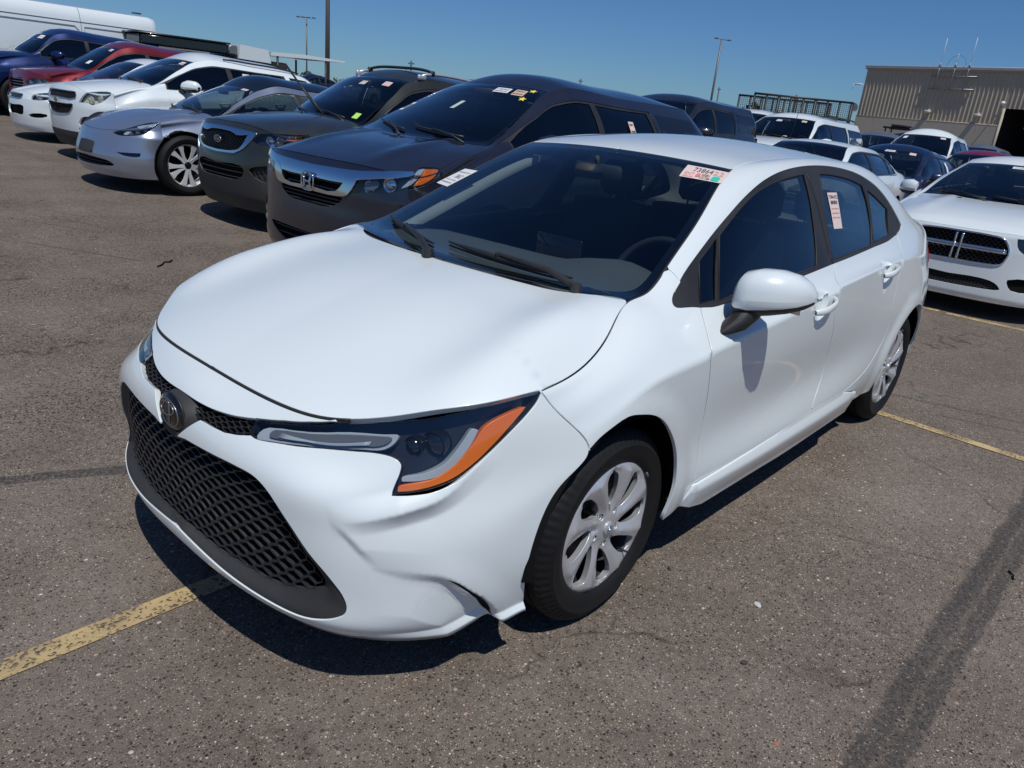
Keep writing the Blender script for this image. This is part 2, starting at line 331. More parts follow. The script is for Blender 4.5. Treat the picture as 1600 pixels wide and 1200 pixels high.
SPECS = {
 'crew_suv': spec(SUV, W=.99, tip=(.50, .91, 1.0), cow=(-.10, .78, 1.165), st=(-1.00, .56, 1.60), rr=(-3.1, .60, 1.60), rb=(-3.75, .72, 1.14), te=(-3.9, .70, .95), roof=1.72, belt=(1.14, 1.20),
    hood=[(-.4, 1.20), (-.05, 1.175), (.4, 1.12), (.75, 1.03), (.88, .985), (1.0, .93)], nose=(.97, [(.15, -.10), (.3, -.01), (.5, 0), (.7, -.02), (.85, -.035), (1.0, -.10), (1.15, -.3)]), hridge=[(.55, .10, .014)], nexp=3.0, hoodk=3.5),
 'green_suv': spec(SUV, W=.94, tip=(.34, .83, .975), cow=(-.36, .72, 1.08), st=(-1.14, .56, 1.56), rr=(-3.0, .58, 1.53), rb=(-3.5, .68, 1.12), te=(-3.62, .66, .95), roof=1.67, belt=(1.06, 1.14),
    hood=[(-.5, 1.16), (-.2, 1.145), (.3, 1.10), (.65, 1.045), (.8, .99), (.9, .93)], nose=(.86, [(.15, -.12), (.35, -.02), (.55, 0), (.8, -.03), (.95, -.08), (1.1, -.2)]), nexp=2.5),
 'silver_sedan': spec(SEDAN, W=.92, tip=(.26, .79, .82), cow=(-.45, .69, .905), st=(-1.15, .53, 1.25), rr=(-2.6, .52, 1.28), rb=(-3.3, .62, 1.08), te=(-3.72, .56, 1.04), roof=1.42, belt=(.90, .97),
    hood=[(-.6, .99), (-.25, .945), (.1, .905), (.45, .80), (.70, .67), (.85, .56)], nose=(.82, [(.12, -.10), (.25, -.01), (.40, 0), (.50, -.03), (.62, -.09), (.75, -.18), (.9, -.34)]), wb=2.875, wr=.345, fend=.03, hridge=[(.62, .16, -.012)], nexp=2.4, roofbig=1, dlo=(-.62, -1.65, -2.75), hoodfall=.5),
 'white_suv': spec(SUV, W=.92, tip=(.35, .82, .97), cow=(-.25, .72, 1.12), st=(-.98, .56, 1.50), rr=(-2.85, .56, 1.46), rb=(-3.4, .66, 1.12), te=(-3.55, .64, .95), roof=1.63, belt=(1.08, 1.22),
    hood=[(-.4, 1.17), (-.1, 1.155), (.4, 1.09), (.7, 1.03), (.82, .97), (.9, .92)], nose=(.82, [(.15, -.12), (.35, -.015), (.55, 0), (.8, -.01), (.95, -.05), (1.1, -.2)]), wb=2.86, nexp=2.5, dlo=(-.58, -1.45, -2.45)),
 'white_sedan': spec(SEDAN, W=.90, tip=(.42, .76, .80), hood=[(-.3, .985), (0, .96), (.4, .90), (.75, .81), (.95, .74)], nose=(.95, [(.12, -.08), (.25, -.01), (.45, 0), (.65, -.03), (.80, -.10), (.95, -.30)]), nexp=2.2),
 'muscle_sedan': spec(SEDAN, W=.95, tip=(.36, .83, .84), cow=(-.30, .74, 1.01), st=(-1.18, .56, 1.37), rr=(-2.6, .55, 1.36), rb=(-3.45, .68, 1.10), te=(-4.05, .64, 1.06), roof=1.47, belt=(1.0, 1.07),
    hood=[(-.45, 1.045), (-.1, 1.02), (.4, .965), (.75, .89), (.9, .83), (1.0, .78)], nose=(.98, [(.12, -.06), (.22, 0), (.45, -.01), (.62, -.02), (.78, -.03), (.86, -.08), (1.0, -.25)]), wb=3.05, wr=.36, nexp=3.2, hoodk=4, hridge=[(.55, .10, .012)], hoodfall=.25, dlo=(-.70, -1.65, -2.7)),
 'big_suv': spec(SUV, W=1.0, tip=(.55, .90, 1.12), cow=(-.30, .80, 1.28), st=(-1.05, .62, 1.74), rr=(-3.6, .66, 1.76), rb=(-3.95, .76, 1.25), te=(-4.05, .74, 1.0), roof=1.88, belt=(1.24, 1.26), zs=1.2, wb=3.0, wr=.40,
    hood=[(-.4, 1.34), (0, 1.32), (.5, 1.26), (.85, 1.18), (.97, 1.10)], nose=(.96, [(.15, -.08), (.4, 0), (.7, 0), (1.0, -.03), (1.15, -.1), (1.3, -.2)]), nexp=3.4),
}
# car : (spec, x, y, heading)
def ground_z(x, y):
    """the lot rises very gently away to the car's right"""
    t = np.maximum(0, -np.asarray(y, float) - 1.0); return .017 * t * t / (t + .6)
CARS = {'crew_suv': (-2.40, -3.00, 0), 'green_suv': (-2.90, -5.55, 0), 'silver_sedan': (-2.52, -8.10, 0), 'white_suv': (-3.10, -10.70, 0), 'white_sedan': (-3.35, -13.20, 0), 'muscle_sedan': (-7.45, .25, 0)}
# outlines on the white sedan in surface coordinates (u, v[, 1 = corner])
OUT = {
 'lamp': [(1.4931,1.1768),(1.5792,1.186),(1.947,0.9424),(2.5095,0.7176),(3.11,0.7085),(3.4066,0.7856),(3.6013,0.9025),(3.7301,1.0622),(3.7892,1.2838),(3.8153,1.5328),(3.8384,1.8344,1),(4.1062,1.8491),(4.337,1.8299),(4.5661,1.7248),(4.7342,1.5241),(4.935,1.2343),(5.1709,0.9318),(5.4764,0.6118),(5.772,0.306),(5.9559,0.0619),(5.9979,-0.0834,1),(5.4917,-0.0412),(4.9863,0.0128),(4.5985,0.0972),(4.1152,0.1342),(3.6928,0.1377),(3.2788,0.1073),(2.8494,0.0819),(2.4661,0.0964),(2.3531,0.1575),(2.0958,0.2525),(1.7642,0.4486),(1.4209,0.7469,1)],
 'lamp_marker': [(1.5343,1.1511),(1.5752,0.7153),(2.523,0.3025),(3.2471,0.3645),(3.4361,0.407),(3.4306,0.5668),(3.3352,0.662),(2.9672,0.6347),(2.1919,0.7341),(1.7154,1.0138)],
 'lamp_marker_core': [(1.6809,0.9163),(1.6967,0.6942),(2.5476,0.36),(3.2357,0.4036),(3.3733,0.4491),(3.3551,0.5398),(3.2535,0.5865),(2.9401,0.5688),(2.1645,0.665),(1.7666,0.8862)],
 'lamp_drl': [(4.5474,0.6102),(4.4831,0.8284),(4.4208,1.107),(4.331,1.33),(4.1143,1.4242),(3.8643,1.4063),(3.8821,1.5074,1),(4.1575,1.5781),(4.386,1.5406),(4.5214,1.3075),(4.6034,0.9951),(4.6495,0.6668,1)],
 'lamp_amber': [(5.4912,0.3942,1),(5.1715,0.7752),(4.9242,1.1372),(4.7213,1.4518),(4.5309,1.6639),(4.32,1.7539),(4.09,1.7808),(3.9025,1.7616,1),(3.8947,1.6387),(4.1227,1.6274),(4.3093,1.6121),(4.4807,1.4417),(4.5768,1.225),(4.6483,0.9497),(4.7252,0.6625),(4.8222,0.5695),(5.1333,0.4544)],
 'lamp_proj': [(4.2025,0.809),(4.2226,0.9177),(4.2146,1.0009),(4.1799,1.0453),(4.1235,1.0443),(4.0536,0.9988),(3.9804,0.9169),(3.9152,0.8121),(3.8675,0.7004),(3.8449,0.598),(3.8511,0.5189),(3.8856,0.4743),(3.9435,0.4709),(4.0157,0.5101),(4.0908,0.5876),(4.1565,0.6926)],
 'lamp_proj2': [(3.8142,0.6862),(3.831,0.7656),(3.8238,0.8246),(3.7941,0.851),(3.7477,0.8394),(3.6935,0.7926),(3.642,0.7206),(3.6035,0.6378),(3.5856,0.5605),(3.5923,0.5034),(3.6224,0.4772),(3.6698,0.4873),(3.7249,0.5319),(3.7764,0.6027)],
 'slot_top': [(-0.0453,1.3138),(0.4125,1.3119),(0.771,1.2312),(1.0975,1.0562),(1.2739,0.9057),(1.4155,0.7683)],
 'slot_bot': [(1.4304,0.8076),(1.4722,1.2079),(1.3321,1.3802),(1.1496,1.534),(0.915,1.6009),(0.6712,1.6365)],
 'gr_outer': [(0.2515,2.5334),(1.0771,2.3788),(1.4906,2.2834),(1.7696,2.2706),(1.9899,2.453),(2.3513,3.1631),(2.7078,3.88),(3.0669,4.364),(3.286,4.7161),(3.3672,5.0281),(3.3345,5.3096),(3.193,5.5605),(2.9363,5.8804),(2.52,6.267),(1.9711,6.3191),(1.4106,6.254),(0.7409,6.015),(0.1453,5.8609)],
 'gr_inner': [(0.3257,2.7221),(1.0907,2.5855),(1.505,2.4768),(1.8358,2.4788),(2.052,2.9503),(2.2781,3.4939),(2.5545,4.082),(2.7845,4.3842),(2.9164,4.642),(2.8681,4.791),(2.6003,4.9785),(2.2295,5.2156),(1.8699,5.3574),(1.4323,5.4326),(0.9802,5.5336),(0.3304,5.5447)],
 'plinth': [(-0.621,2.5277),(-0.5573,2.1967),(-0.398,1.6256),(-0.2486,1.3997),(0.0607,1.3332),(0.5495,1.6331),(0.2441,2.5397),(0.1377,2.7696)],
 'crease': [(3.0678,2.8145),(3.4923,2.6147),(3.8817,2.3965),(4.1381,2.2484),(4.4526,2.0625),(4.6631,1.7536),(4.9263,1.2023)],
 'crease_low': [(3.7345,3.9513),(4.1219,3.9889),(4.5873,4.1925),(4.7953,4.3605),(5.1769,4.9527),(5.5183,5.723),(5.6539,7.7599)],
 'ledge_low': [(3.7345,3.9513),(4.1445,4.1999),(4.6823,4.4982),(4.9712,4.895),(5.193,5.2902),(5.3284,5.5249),(5.5342,7.0357)],
 'lipline': [(5.1963,5.3369),(4.9216,5.2585),(4.4794,5.2559),(4.0108,5.3491),(3.3787,5.6489)],
 'facet_L': [(3.8322,1.8823),(4.1381,2.2484)],
 'vent': [(4.8022,4.3905,1),(4.9644,4.5672),(5.1768,4.93),(5.3801,5.3557),(5.4999,5.8403),(5.5373,6.601,1),(5.4184,5.8494),(5.3467,5.4855),(5.1916,5.0545),(5.004,4.6988)],
 'wheel_facet': [(5.5165,5.658),(5.7287,4.6362),(5.7845,2.8415),(5.838,2.1523)],
 'dlo': [(-0.329,1.8753),(-0.3248,2.2922,1),(-0.437,2.7653),(-0.5355,2.9463),(-0.8396,3.0151),(-1.2542,3.0255),(-1.5718,2.9674),(-2.0452,2.9047),(-2.3397,2.8565),(-2.5217,2.6879),(-2.6247,2.3994),(-2.6173,2.1271),(-2.4985,1.6696),(-2.3634,1.4169),(-2.1778,1.2171),(-2.0362,1.0896),(-1.8504,1.0079),(-1.5943,0.9848),(-1.3971,0.9923),(-1.2745,1.0254),(-1.1422,1.0906),(-1.0004,1.1477),(-0.8422,1.1444),(-0.6562,1.1126),(-0.4774,1.2816),(-0.3588,1.6485)],
 'gl_sail': [(-0.5518,1.4486,1),(-0.4528,2.6599,1),(-0.5443,2.7909,1),(-0.6889,1.3456,1)],
 'gl_front': [(-0.7149,1.3415,1),(-0.849,1.3036),(-1.0212,1.2735),(-1.1597,1.2531),(-1.3306,1.2306),(-1.4749,1.2197,1),(-1.4606,1.931),(-1.4235,2.5979),(-1.3751,2.9328,1),(-0.9037,2.9297),(-0.5616,2.8279,1)],
 'gl_rear': [(-1.6287,1.235,1),(-1.8216,1.2725),(-1.999,1.3461),(-2.1253,1.4508,1),(-2.157,1.9097),(-2.1542,2.3673),(-2.0972,2.8271,1),(-1.5695,2.8871,1),(-1.5863,2.0847)],
 'gl_quarter': [(-2.177,1.5245,1),(-2.324,1.6916),(-2.4483,1.8494,1),(-2.4143,2.6631,1),(-2.1442,2.7818,1),(-2.1826,2.1201)],
 'door_front': [(-0.4352,2.7817),(-0.4254,2.9466),(-0.4059,3.3485),(-0.3818,3.8363),(-0.3757,4.0501),(-0.3973,4.5964),(-0.4282,5.4504),(-0.4388,6.3252),(-0.4344,7.175)],
 'door_mid': [(-1.5556,2.9734),(-1.4605,3.6259),(-1.4286,4.4747),(-1.4782,5.078),(-1.5161,6.0332),(-1.4442,6.6252),(-1.4247,6.9065)],
 'door_rear': [(-2.5217,2.6879),(-2.4899,3.2011),(-2.3766,3.7187),(-2.2779,4.2998),(-2.2651,4.6601),(-2.2564,4.9978),(-2.2823,5.672),(-2.2231,6.2647),(-2.0869,6.7382),(-1.9125,6.9349),(-1.7978,6.9694)],
 'rocker_top': [(-0.3554,7.1928),(-0.4359,7.2019),(-1.4247,6.9065),(-1.7978,6.9694)],
 'arch_f': [(0.2137,4.6315),(0.1527,4.4348),(0.0854,4.4288),(-0.0105,4.6851),(-0.1075,4.9831),(-0.1981,5.4296),(-0.2618,5.9413),(-0.2873,6.5884),(-0.2827,7.1538),(-0.2738,7.7817)],
 'pillar_seam': [(-0.3807,-0.0902),(-0.4033,0.2451),(-0.4067,0.7817),(-0.4078,1.3031),(-0.4107,1.552)],
 'handle1': [(-1.2899,4.2297)],
 'handle2': [(-2.104,4.1281)],
 'tag_rear': [(-1.662,1.679,1),(-1.7754,1.6835,1),(-1.7619,2.3447,1),(-1.6603,2.3311,1)],
 'mirror_foot': [(-0.5991,3.4169)],
 'stk': [(0.2883,0.8339),(-0.0104,0.8405),(-0.0091,0.9492),(0.309,0.9434)],
 'lbl': [(2.1254,0.482),(1.9185,0.4704),(1.8952,0.6293),(2.1001,0.6331)],
}
# ---------------------------------------------------------------- Blender helpers
COL = S_.collection
def cdt(pts, edges):
    r = delaunay_2d_cdt([Vector((float(p[0]), float(p[1]))) for p in pts], [tuple(map(int, e)) for e in edges], [], 0, 1e-7)
    V = np.array([(v[0], v[1]) for v in r[0]]); F = np.array([f for f in r[2] if len(f) == 3], int)
    return V, F

class Geo:
    """vertex / face / normal accumulator ; faces carry a material slot"""
    def __init__(s): s.V = []; s.F = []; s.N = []; s.M = []; s.n = 0
    def add(s, V, F, N=None, m=0):
        V = np.asarray(V, float); s.V.append(V); F = [tuple(int(i) + s.n for i in f) for f in F]; s.F += F; s.M += [m] * len(F)
        s.N.append(np.zeros_like(V) if N is None else np.asarray(N, float)); s.n += len(V); return s
    def mirrored(s):
        g = Geo(); V = np.concatenate(s.V); N = np.concatenate(s.N)
        g.add(V * [1, -1, 1], [f[::-1] for f in s.F], N * [1, -1, 1]); g.M = list(s.M); return g
    def join(s, o):
        k = len(s.M); s.add(np.concatenate(o.V), o.F, np.concatenate(o.N)); s.M[k:] = list(o.M); return s
    def both(s): return s.join(s.mirrored())
    def xf(s, M):
        M = np.array(M); R3 = M[:3, :3]
        s.V = [v @ R3.T + M[:3, 3] for v in s.V]; s.N = [n @ R3.T for n in s.N]; return s
    # primitives -------------------------------------------------
    def box(s, c, d, m=0, bev=0.0, rot=None):
        c = np.array(c, float); h = np.array(d, float) / 2; b = min(bev, *(h * .9)) if bev else 0
        if b:
            V = []; 
            for sx in (-1, 1):
                for sy in (-1, 1):
                    for sz in (-1, 1):
                        for ax in range(3):
                            p = np.array([sx, sy, sz]) * (h - b); p[ax] = (sx, sy, sz)[ax] * h[ax]; V.append(p)
            V = np.array(V); q = lambda sx, sy, sz, ax: ((sx > 0) * 4 + (sy > 0) * 2 + (sz > 0)) * 3 + ax
            F = []
            for ax in range(3):
                a, b_ = [i for i in range(3) if i != ax]
                for sg in (-1, 1):
                    f = []
                    for (p1, p2) in ((-1, -1), (1, -1), (1, 1), (-1, 1)):
                        t = [0, 0, 0]; t[ax] = sg; t[a] = p1; t[b_] = p2; f.append(q(*t, ax))
                    if (sg > 0) == (ax == 1): f = f[::-1]
                    F.append(f)
            for ax in range(3):
                a, b_ = [i for i in range(3) if i != ax]
                for p1 in (-1, 1):
                    for p2 in (-1, 1):
                        t0 = [0, 0, 0]; t1 = [0, 0, 0]; t0[ax] = -1; t1[ax] = 1
                        for t in (t0, t1): t[a] = p1; t[b_] = p2
                        f = [q(*t0, a), q(*t1, a), q(*t1, b_), q(*t0, b_)]; F.append(f)
            for sx in (-1, 1):
                for sy in (-1, 1):
                    for sz in (-1, 1): F.append([q(sx, sy, sz, 0), q(sx, sy, sz, 1), q(sx, sy, sz, 2)])
            # orient outward
            F2 = []
            for f in F:
                n = np.cross(V[f[1]] - V[f[0]], V[f[2]] - V[f[0]])
                F2.append(f if n @ V[f].mean(0) > 0 else f[::-1])
            F = F2
        else:
            V = np.array([(x, y, z) for x in (-1, 1) for y in (-1, 1) for z in (-1, 1)]) * h
            F = [(0, 1, 3, 2), (4, 6, 7, 5), (0, 4, 5, 1), (2, 3, 7, 6), (0, 2, 6, 4), (1, 5, 7, 3)]
        if rot is not None: V = V @ np.array(rot).T
        return s.add(V + c, F, m=m)
    def tube(s, pts, r, n=8, m=0, closed=False, cap=True):
        P = np.array(pts, float); k = len(P); r = np.broadcast_to(np.array(r, float), (k,))
        T = np.roll(P, -1, 0) - np.roll(P, 1, 0)
        if not closed: T[0] = P[1] - P[0]; T[-1] = P[-1] - P[-2]
        T /= np.linalg.norm(T, axis=1)[:, None] + 1e-12
        up = np.array([0, 0, 1.0]) if abs(T[0, 2]) < .9 else np.array([1.0, 0, 0]); V = []; a = np.linspace(0, 2*PI, n, endpoint=False)
        X = np.cross(T[0], up); X /= np.linalg.norm(X)
        for i in range(k):
            X = X - (X @ T[i]) * T[i]; X /= np.linalg.norm(X) + 1e-12; Y = np.cross(T[i], X)
            V.append(P[i] + r[i] * (np.cos(a)[:, None] * X + np.sin(a)[:, None] * Y))
        V = np.concatenate(V); F = []
        for i in range(k if closed else k - 1):
            j = (i + 1) % k
            for q in range(n): F.append((i*n + q, i*n + (q+1) % n, j*n + (q+1) % n, j*n + q))
        if cap and not closed: F += [tuple(range(n))[::-1], tuple((k-1)*n + q for q in range(n))]
        return s.add(V, F, m=m)
    def lathe(s, prof, n=48, m=0, closed=False, y=True):
        """profile of (radius, offset) turned round the y axis"""
        a = np.linspace(0, 2*PI, n, endpoint=False); V = []
        for r, o in prof: V.append(np.c_[r*np.cos(a), np.full(n, o), r*np.sin(a)])
        V = np.concatenate(V); F = []; k = len(prof)
        for i in range(k if closed else k - 1):
            j = (i + 1) % k
            for q in range(n): F.append((i*n + q, j*n + q, j*n + (q+1) % n, i*n + (q+1) % n))
        return s.add(V, F, m=m)
    def prism(s, poly, a, b, ax=1, m=0):
        """polygon in the plane normal to axis ax, between a and b"""
        P = np.array(poly, float); n = len(P)
        def put(v):
            o = np.zeros((n, 3)); k = [i for i in range(3) if i != ax]; o[:, k[0]] = P[:, 0]; o[:, k[1]] = P[:, 1]; o[:, ax] = v; return o
        V = np.r_[put(a), put(b)]
        ar = .5 * np.sum(P[:, 0]*np.roll(P[:, 1], -1) - np.roll(P[:, 0], -1)*P[:, 1]); fl = (ar > 0) == (b > a)
        if ax == 1: fl = not fl
        F = [tuple(range(n))[::-1], tuple(range(n, 2*n))] + [(i, (i+1) % n, n + (i+1) % n, n + i) for i in range(n)]
        if not fl: F = [f[::-1] for f in F]
        return s.add(V, F, m=m)
    def grid(s, P, m=0, flip=False):
        P = np.asarray(P, float); a, b = P.shape[:2]; F = []
        for i in range(a - 1):
            for j in range(b - 1):
                f = (i*b + j, (i+1)*b + j, (i+1)*b + j + 1, i*b + j + 1); F.append(f[::-1] if flip else f)
        return s.add(P.reshape(-1, 3), F, m=m)
    def mesh(s, name, mats, smooth=True, angle=None):
        V = np.concatenate(s.V); N = np.concatenate(s.N); me = bpy.data.meshes.new(name)
        me.from_pydata(V.tolist(), [], s.F)
        for mt in (mats if isinstance(mats, (list, tuple)) else [mats]): me.materials.append(mt)
        me.polygons.foreach_set('material_index', s.M)
        me.polygons.foreach_set('use_smooth', [smooth] * len(s.F))
        me.update(); me.validate()
        if smooth and angle is not None: me.set_sharp_from_angle(angle=math.radians(angle))
        if smooth and np.abs(N).sum() > 0 and len(me.vertices) == len(V):
            z = np.abs(N).sum(1) < 1e-6; NN = N.copy()
            if z.any():
                vn = np.zeros((len(V), 3)); me.vertices.foreach_get('normal', vn.ravel()) if False else None
                vn = np.array([v.normal[:] for v in me.vertices]); NN[z] = vn[z]
            me.normals_split_custom_set_from_vertices(NN.tolist())
        return me
    def obj(s, name, mats, parent=None, smooth=True, angle=None, **kw):
        o = bpy.data.objects.new(name, s.mesh(name, mats, smooth, angle)); COL.objects.link(o)
        if parent: o.parent = parent
        for k, v in kw.items(): o[k] = v
        return o

def thing(name, label, cat, loc=(0, 0, 0), rz=0, group=None):
    o = bpy.data.objects.new(name, None); COL.objects.link(o); o.empty_display_size = .2
    o.location = loc; o.rotation_euler = (0, 0, rz); o['label'] = label; o['category'] = cat
    if group: o['group'] = group
    return o
def tag(o, label, cat, group=None):
    o['label'] = label; o['category'] = cat
    if group: o['group'] = group
    return o
def copy_tree(o, parent=None):
    c = o.copy(); COL.objects.link(c); c.parent = parent
    for ch in list(o.children): copy_tree(ch, c)
    return c

def inset_uv(S, P, d, skip=None, axis=0):
    """move a closed uv outline inwards by d metres, edges in `skip` (on the centre line) stay"""
    n = len(P); W = S(P[:, 0], P[:, 1]); e = 1e-3
    A = (S(P[:, 0] + e, P[:, 1]) - W) / e; B = (S(P[:, 0], P[:, 1] + e) - W) / e; nn = np.cross(A, B)
    T = np.roll(W, -1, 0) - np.roll(W, 1, 0); O = np.cross(T, nn); O /= np.linalg.norm(O, axis=1)[:, None] + 1e-12
    # polygon orientation in uv decides the sign
    ar = np.sum(P[:, 0]*np.roll(P[:, 1], -1) - np.roll(P[:, 0], -1)*P[:, 1]); O *= np.sign(ar)
    out = P.copy()
    for i in range(n):
        if skip is not None and skip[i]:
            j = i - 1 if not skip[i - 1] else (i + 1) % n
            if skip[j]: continue
            s, *_ = np.linalg.lstsq(np.c_[A[j], B[j]], -O[j] * d, rcond=None); s[axis] = 0; out[i] += s; continue
        s, *_ = np.linalg.lstsq(np.c_[A[i], B[i]], -O[i] * d, rcond=None); out[i] += s
    return out, O

def panel(S, outline, step=.03, sc=(1., .1), off=0.0, holes=(), lines=(), field=None, inset=0.0, depth=.012, rad=.0018, center=None, flange=True, g=None, m=0, neps=2e-3, hole_flange=True):
    """a piece of skin: the part of surface S inside `outline` (uv), edges turned inwards"""
    sc = np.array(sc); g = g or Geo()
    def SS(u, v):
        P = S(u, v)
        if field is not None or off:
            d = off + (field(u, v) if field is not None else 0)
            P = P + normals(S, u, v, du=neps / sc[0] * .5, dv=neps / sc[1] * .5) * (np.asarray(d)[:, None] if np.ndim(d) else d) * sgn[0]
        return P
    sgn = [1.0]
    # orientation: normals must point away from the car's middle axis
    c0 = outline.mean(0); Pm = S(c0[:1], c0[1:]); nm = normals(S, c0[:1], c0[1:])[0]
    ref = Pm[0] - np.array([-1.3, 0, .45]) if CENTRE[0] is None else Pm[0] - CENTRE[0]
    if CENTRE[0] is None: ref[0] = ref[0] if abs(ref[0]) > 1.9 else 0
    sg = 1.0 if nm @ ref > 0 else -1.0; sgn[0] = sg
    P = outline.copy(); ctr = np.abs(P[:, center[0]] - center[1]) < 1e-6 if center else np.zeros(len(P), bool)
    if inset: P, _ = inset_uv(S, P, inset, ctr, center[0] if center else 0)
    def prep(P): return resample(P * sc, step) / sc
    loops = [prep(P)] + [prep(h) for h in holes]
    pts = []; edges = []
    for L in loops:
        k = len(pts); pts += list(L * sc); n = len(L); edges += [(k + i, k + (i+1) % n) for i in range(n)]
    for L in lines:
        L = resample(np.asarray(L) * sc, step, False); L = L[in_poly(L, loops[0] * sc)]
        k = len(pts); pts += list(L); edges += [(k + i, k + i + 1) for i in range(len(L) - 1)]
    B = loops[0] * sc; lo, hi = B.min(0), B.max(0)
    gx = np.arange(lo[0], hi[0], step); gy = np.arange(lo[1], hi[1], step * .87)
    GX, GY = np.meshgrid(gx, gy); GX = GX + (np.arange(len(gy)) % 2)[:, None] * step / 2
    Q = np.c_[GX.ravel(), GY.ravel()]; ok = in_poly(Q, B)
    for h in loops[1:]: ok &= ~in_poly(Q, h * sc)
    Q = Q[ok]
    if len(Q):
        d = np.full(len(Q), 1e9)
        for L in loops: d = np.minimum(d, dist_poly(Q, L * sc))
        for L in lines:
            L = np.asarray(L) * sc
            if len(L) > 1: d = np.minimum(d, dist_poly(Q, L, False))
        Q = Q[d > step * .42]
    V, F = cdt(pts + list(Q), edges)
    C = V[F].mean(1); ok = in_poly(C, B)
    for h in loops[1:]: ok &= ~in_poly(C, h * sc)
    F = F[ok]; uv = V / sc
    X = SS(uv[:, 0], uv[:, 1]); N = normals(SS, uv[:, 0], uv[:, 1], du=neps / sc[0], dv=neps / sc[1]) * sg
    fn = np.cross(X[F[:, 1]] - X[F[:, 0]], X[F[:, 2]] - X[F[:, 0]]); bad = (fn * N[F].sum(1)).sum(1) < 0
    F[bad] = F[bad][:, ::-1]
    g.add(X, F, N, m)
    if flange:
        for li, L in enumerate(loops if hole_flange else loops[:1]):
            W = SS(L[:, 0], L[:, 1]); n = normals(SS, L[:, 0], L[:, 1], du=neps / sc[0], dv=neps / sc[1]) * sg
            T = np.roll(W, -1, 0) - np.roll(W, 1, 0); O = np.cross(T, n); O /= np.linalg.norm(O, axis=1)[:, None] + 1e-12
            ar = np.sum(L[:, 0]*np.roll(L[:, 1], -1) - np.roll(L[:, 0], -1)*L[:, 1])
            O *= np.sign(ar) * sg * (1 if li == 0 else -1)
            # sign check by stepping along O in uv is unnecessary: cross(T, n) points out of a counter-clockwise loop
            k = len(L); cm = (np.abs(L[:, center[0]] - center[1]) < 1e-6) if center else np.zeros(k, bool)
            R = [W, W + O*rad*.7 - n*rad*.3, W + O*rad - n*rad, W + O*rad - n*depth]
            NN = [n, (n + O) * .707, O, O]; VV = np.concatenate(R); FF = []
            for i in range(k):
                j = (i + 1) % k
                if cm[i] and cm[j]: continue
                for q in range(3): FF.append((q*k + i, q*k + j, (q+1)*k + j, (q+1)*k + i))
            FF = [f if np.cross(VV[f[1]] - VV[f[0]], VV[f[3]] - VV[f[0]]) @ (NN[1][f[0] % k]) > 0 else f[::-1] for f in FF]
            g.add(VV, FF, np.concatenate(NN), m)
    return g
CENTRE = [None]

# ---------------------------------------------------------------- materials
MATS = {}
def P_(name, col, rough=.5, metal=0., coat=0., coatr=.03, spec=.5, emit=None, bump=None, alpha=None, sub=None):
    if name in MATS: return MATS[name]
    m = bpy.data.materials.new(name); m.use_nodes = True; nt = m.node_tree; b = nt.nodes['Principled BSDF']
    b.inputs['Base Color'].default_value = (*col, 1); b.inputs['Roughness'].default_value = rough; b.inputs['Metallic'].default_value = metal
    b.inputs['Coat Weight'].default_value = coat; b.inputs['Coat Roughness'].default_value = coatr; b.inputs['Specular IOR Level'].default_value = spec
    if bump:
        sc, st, dist = bump
        tc = nt.nodes.new('ShaderNodeTexCoord'); nz = nt.nodes.new('ShaderNodeTexNoise'); nz.inputs['Scale'].default_value = sc; nz.inputs['Detail'].default_value = 4
        bp = nt.nodes.new('ShaderNodeBump'); bp.inputs['Strength'].default_value = st; bp.inputs['Distance'].default_value = dist
        nt.links.new(tc.outputs['Object'], nz.inputs['Vector']); nt.links.new(nz.outputs['Fac'], bp.inputs['Height']); nt.links.new(bp.outputs['Normal'], b.inputs['Normal'])
    MATS[name] = m; return m
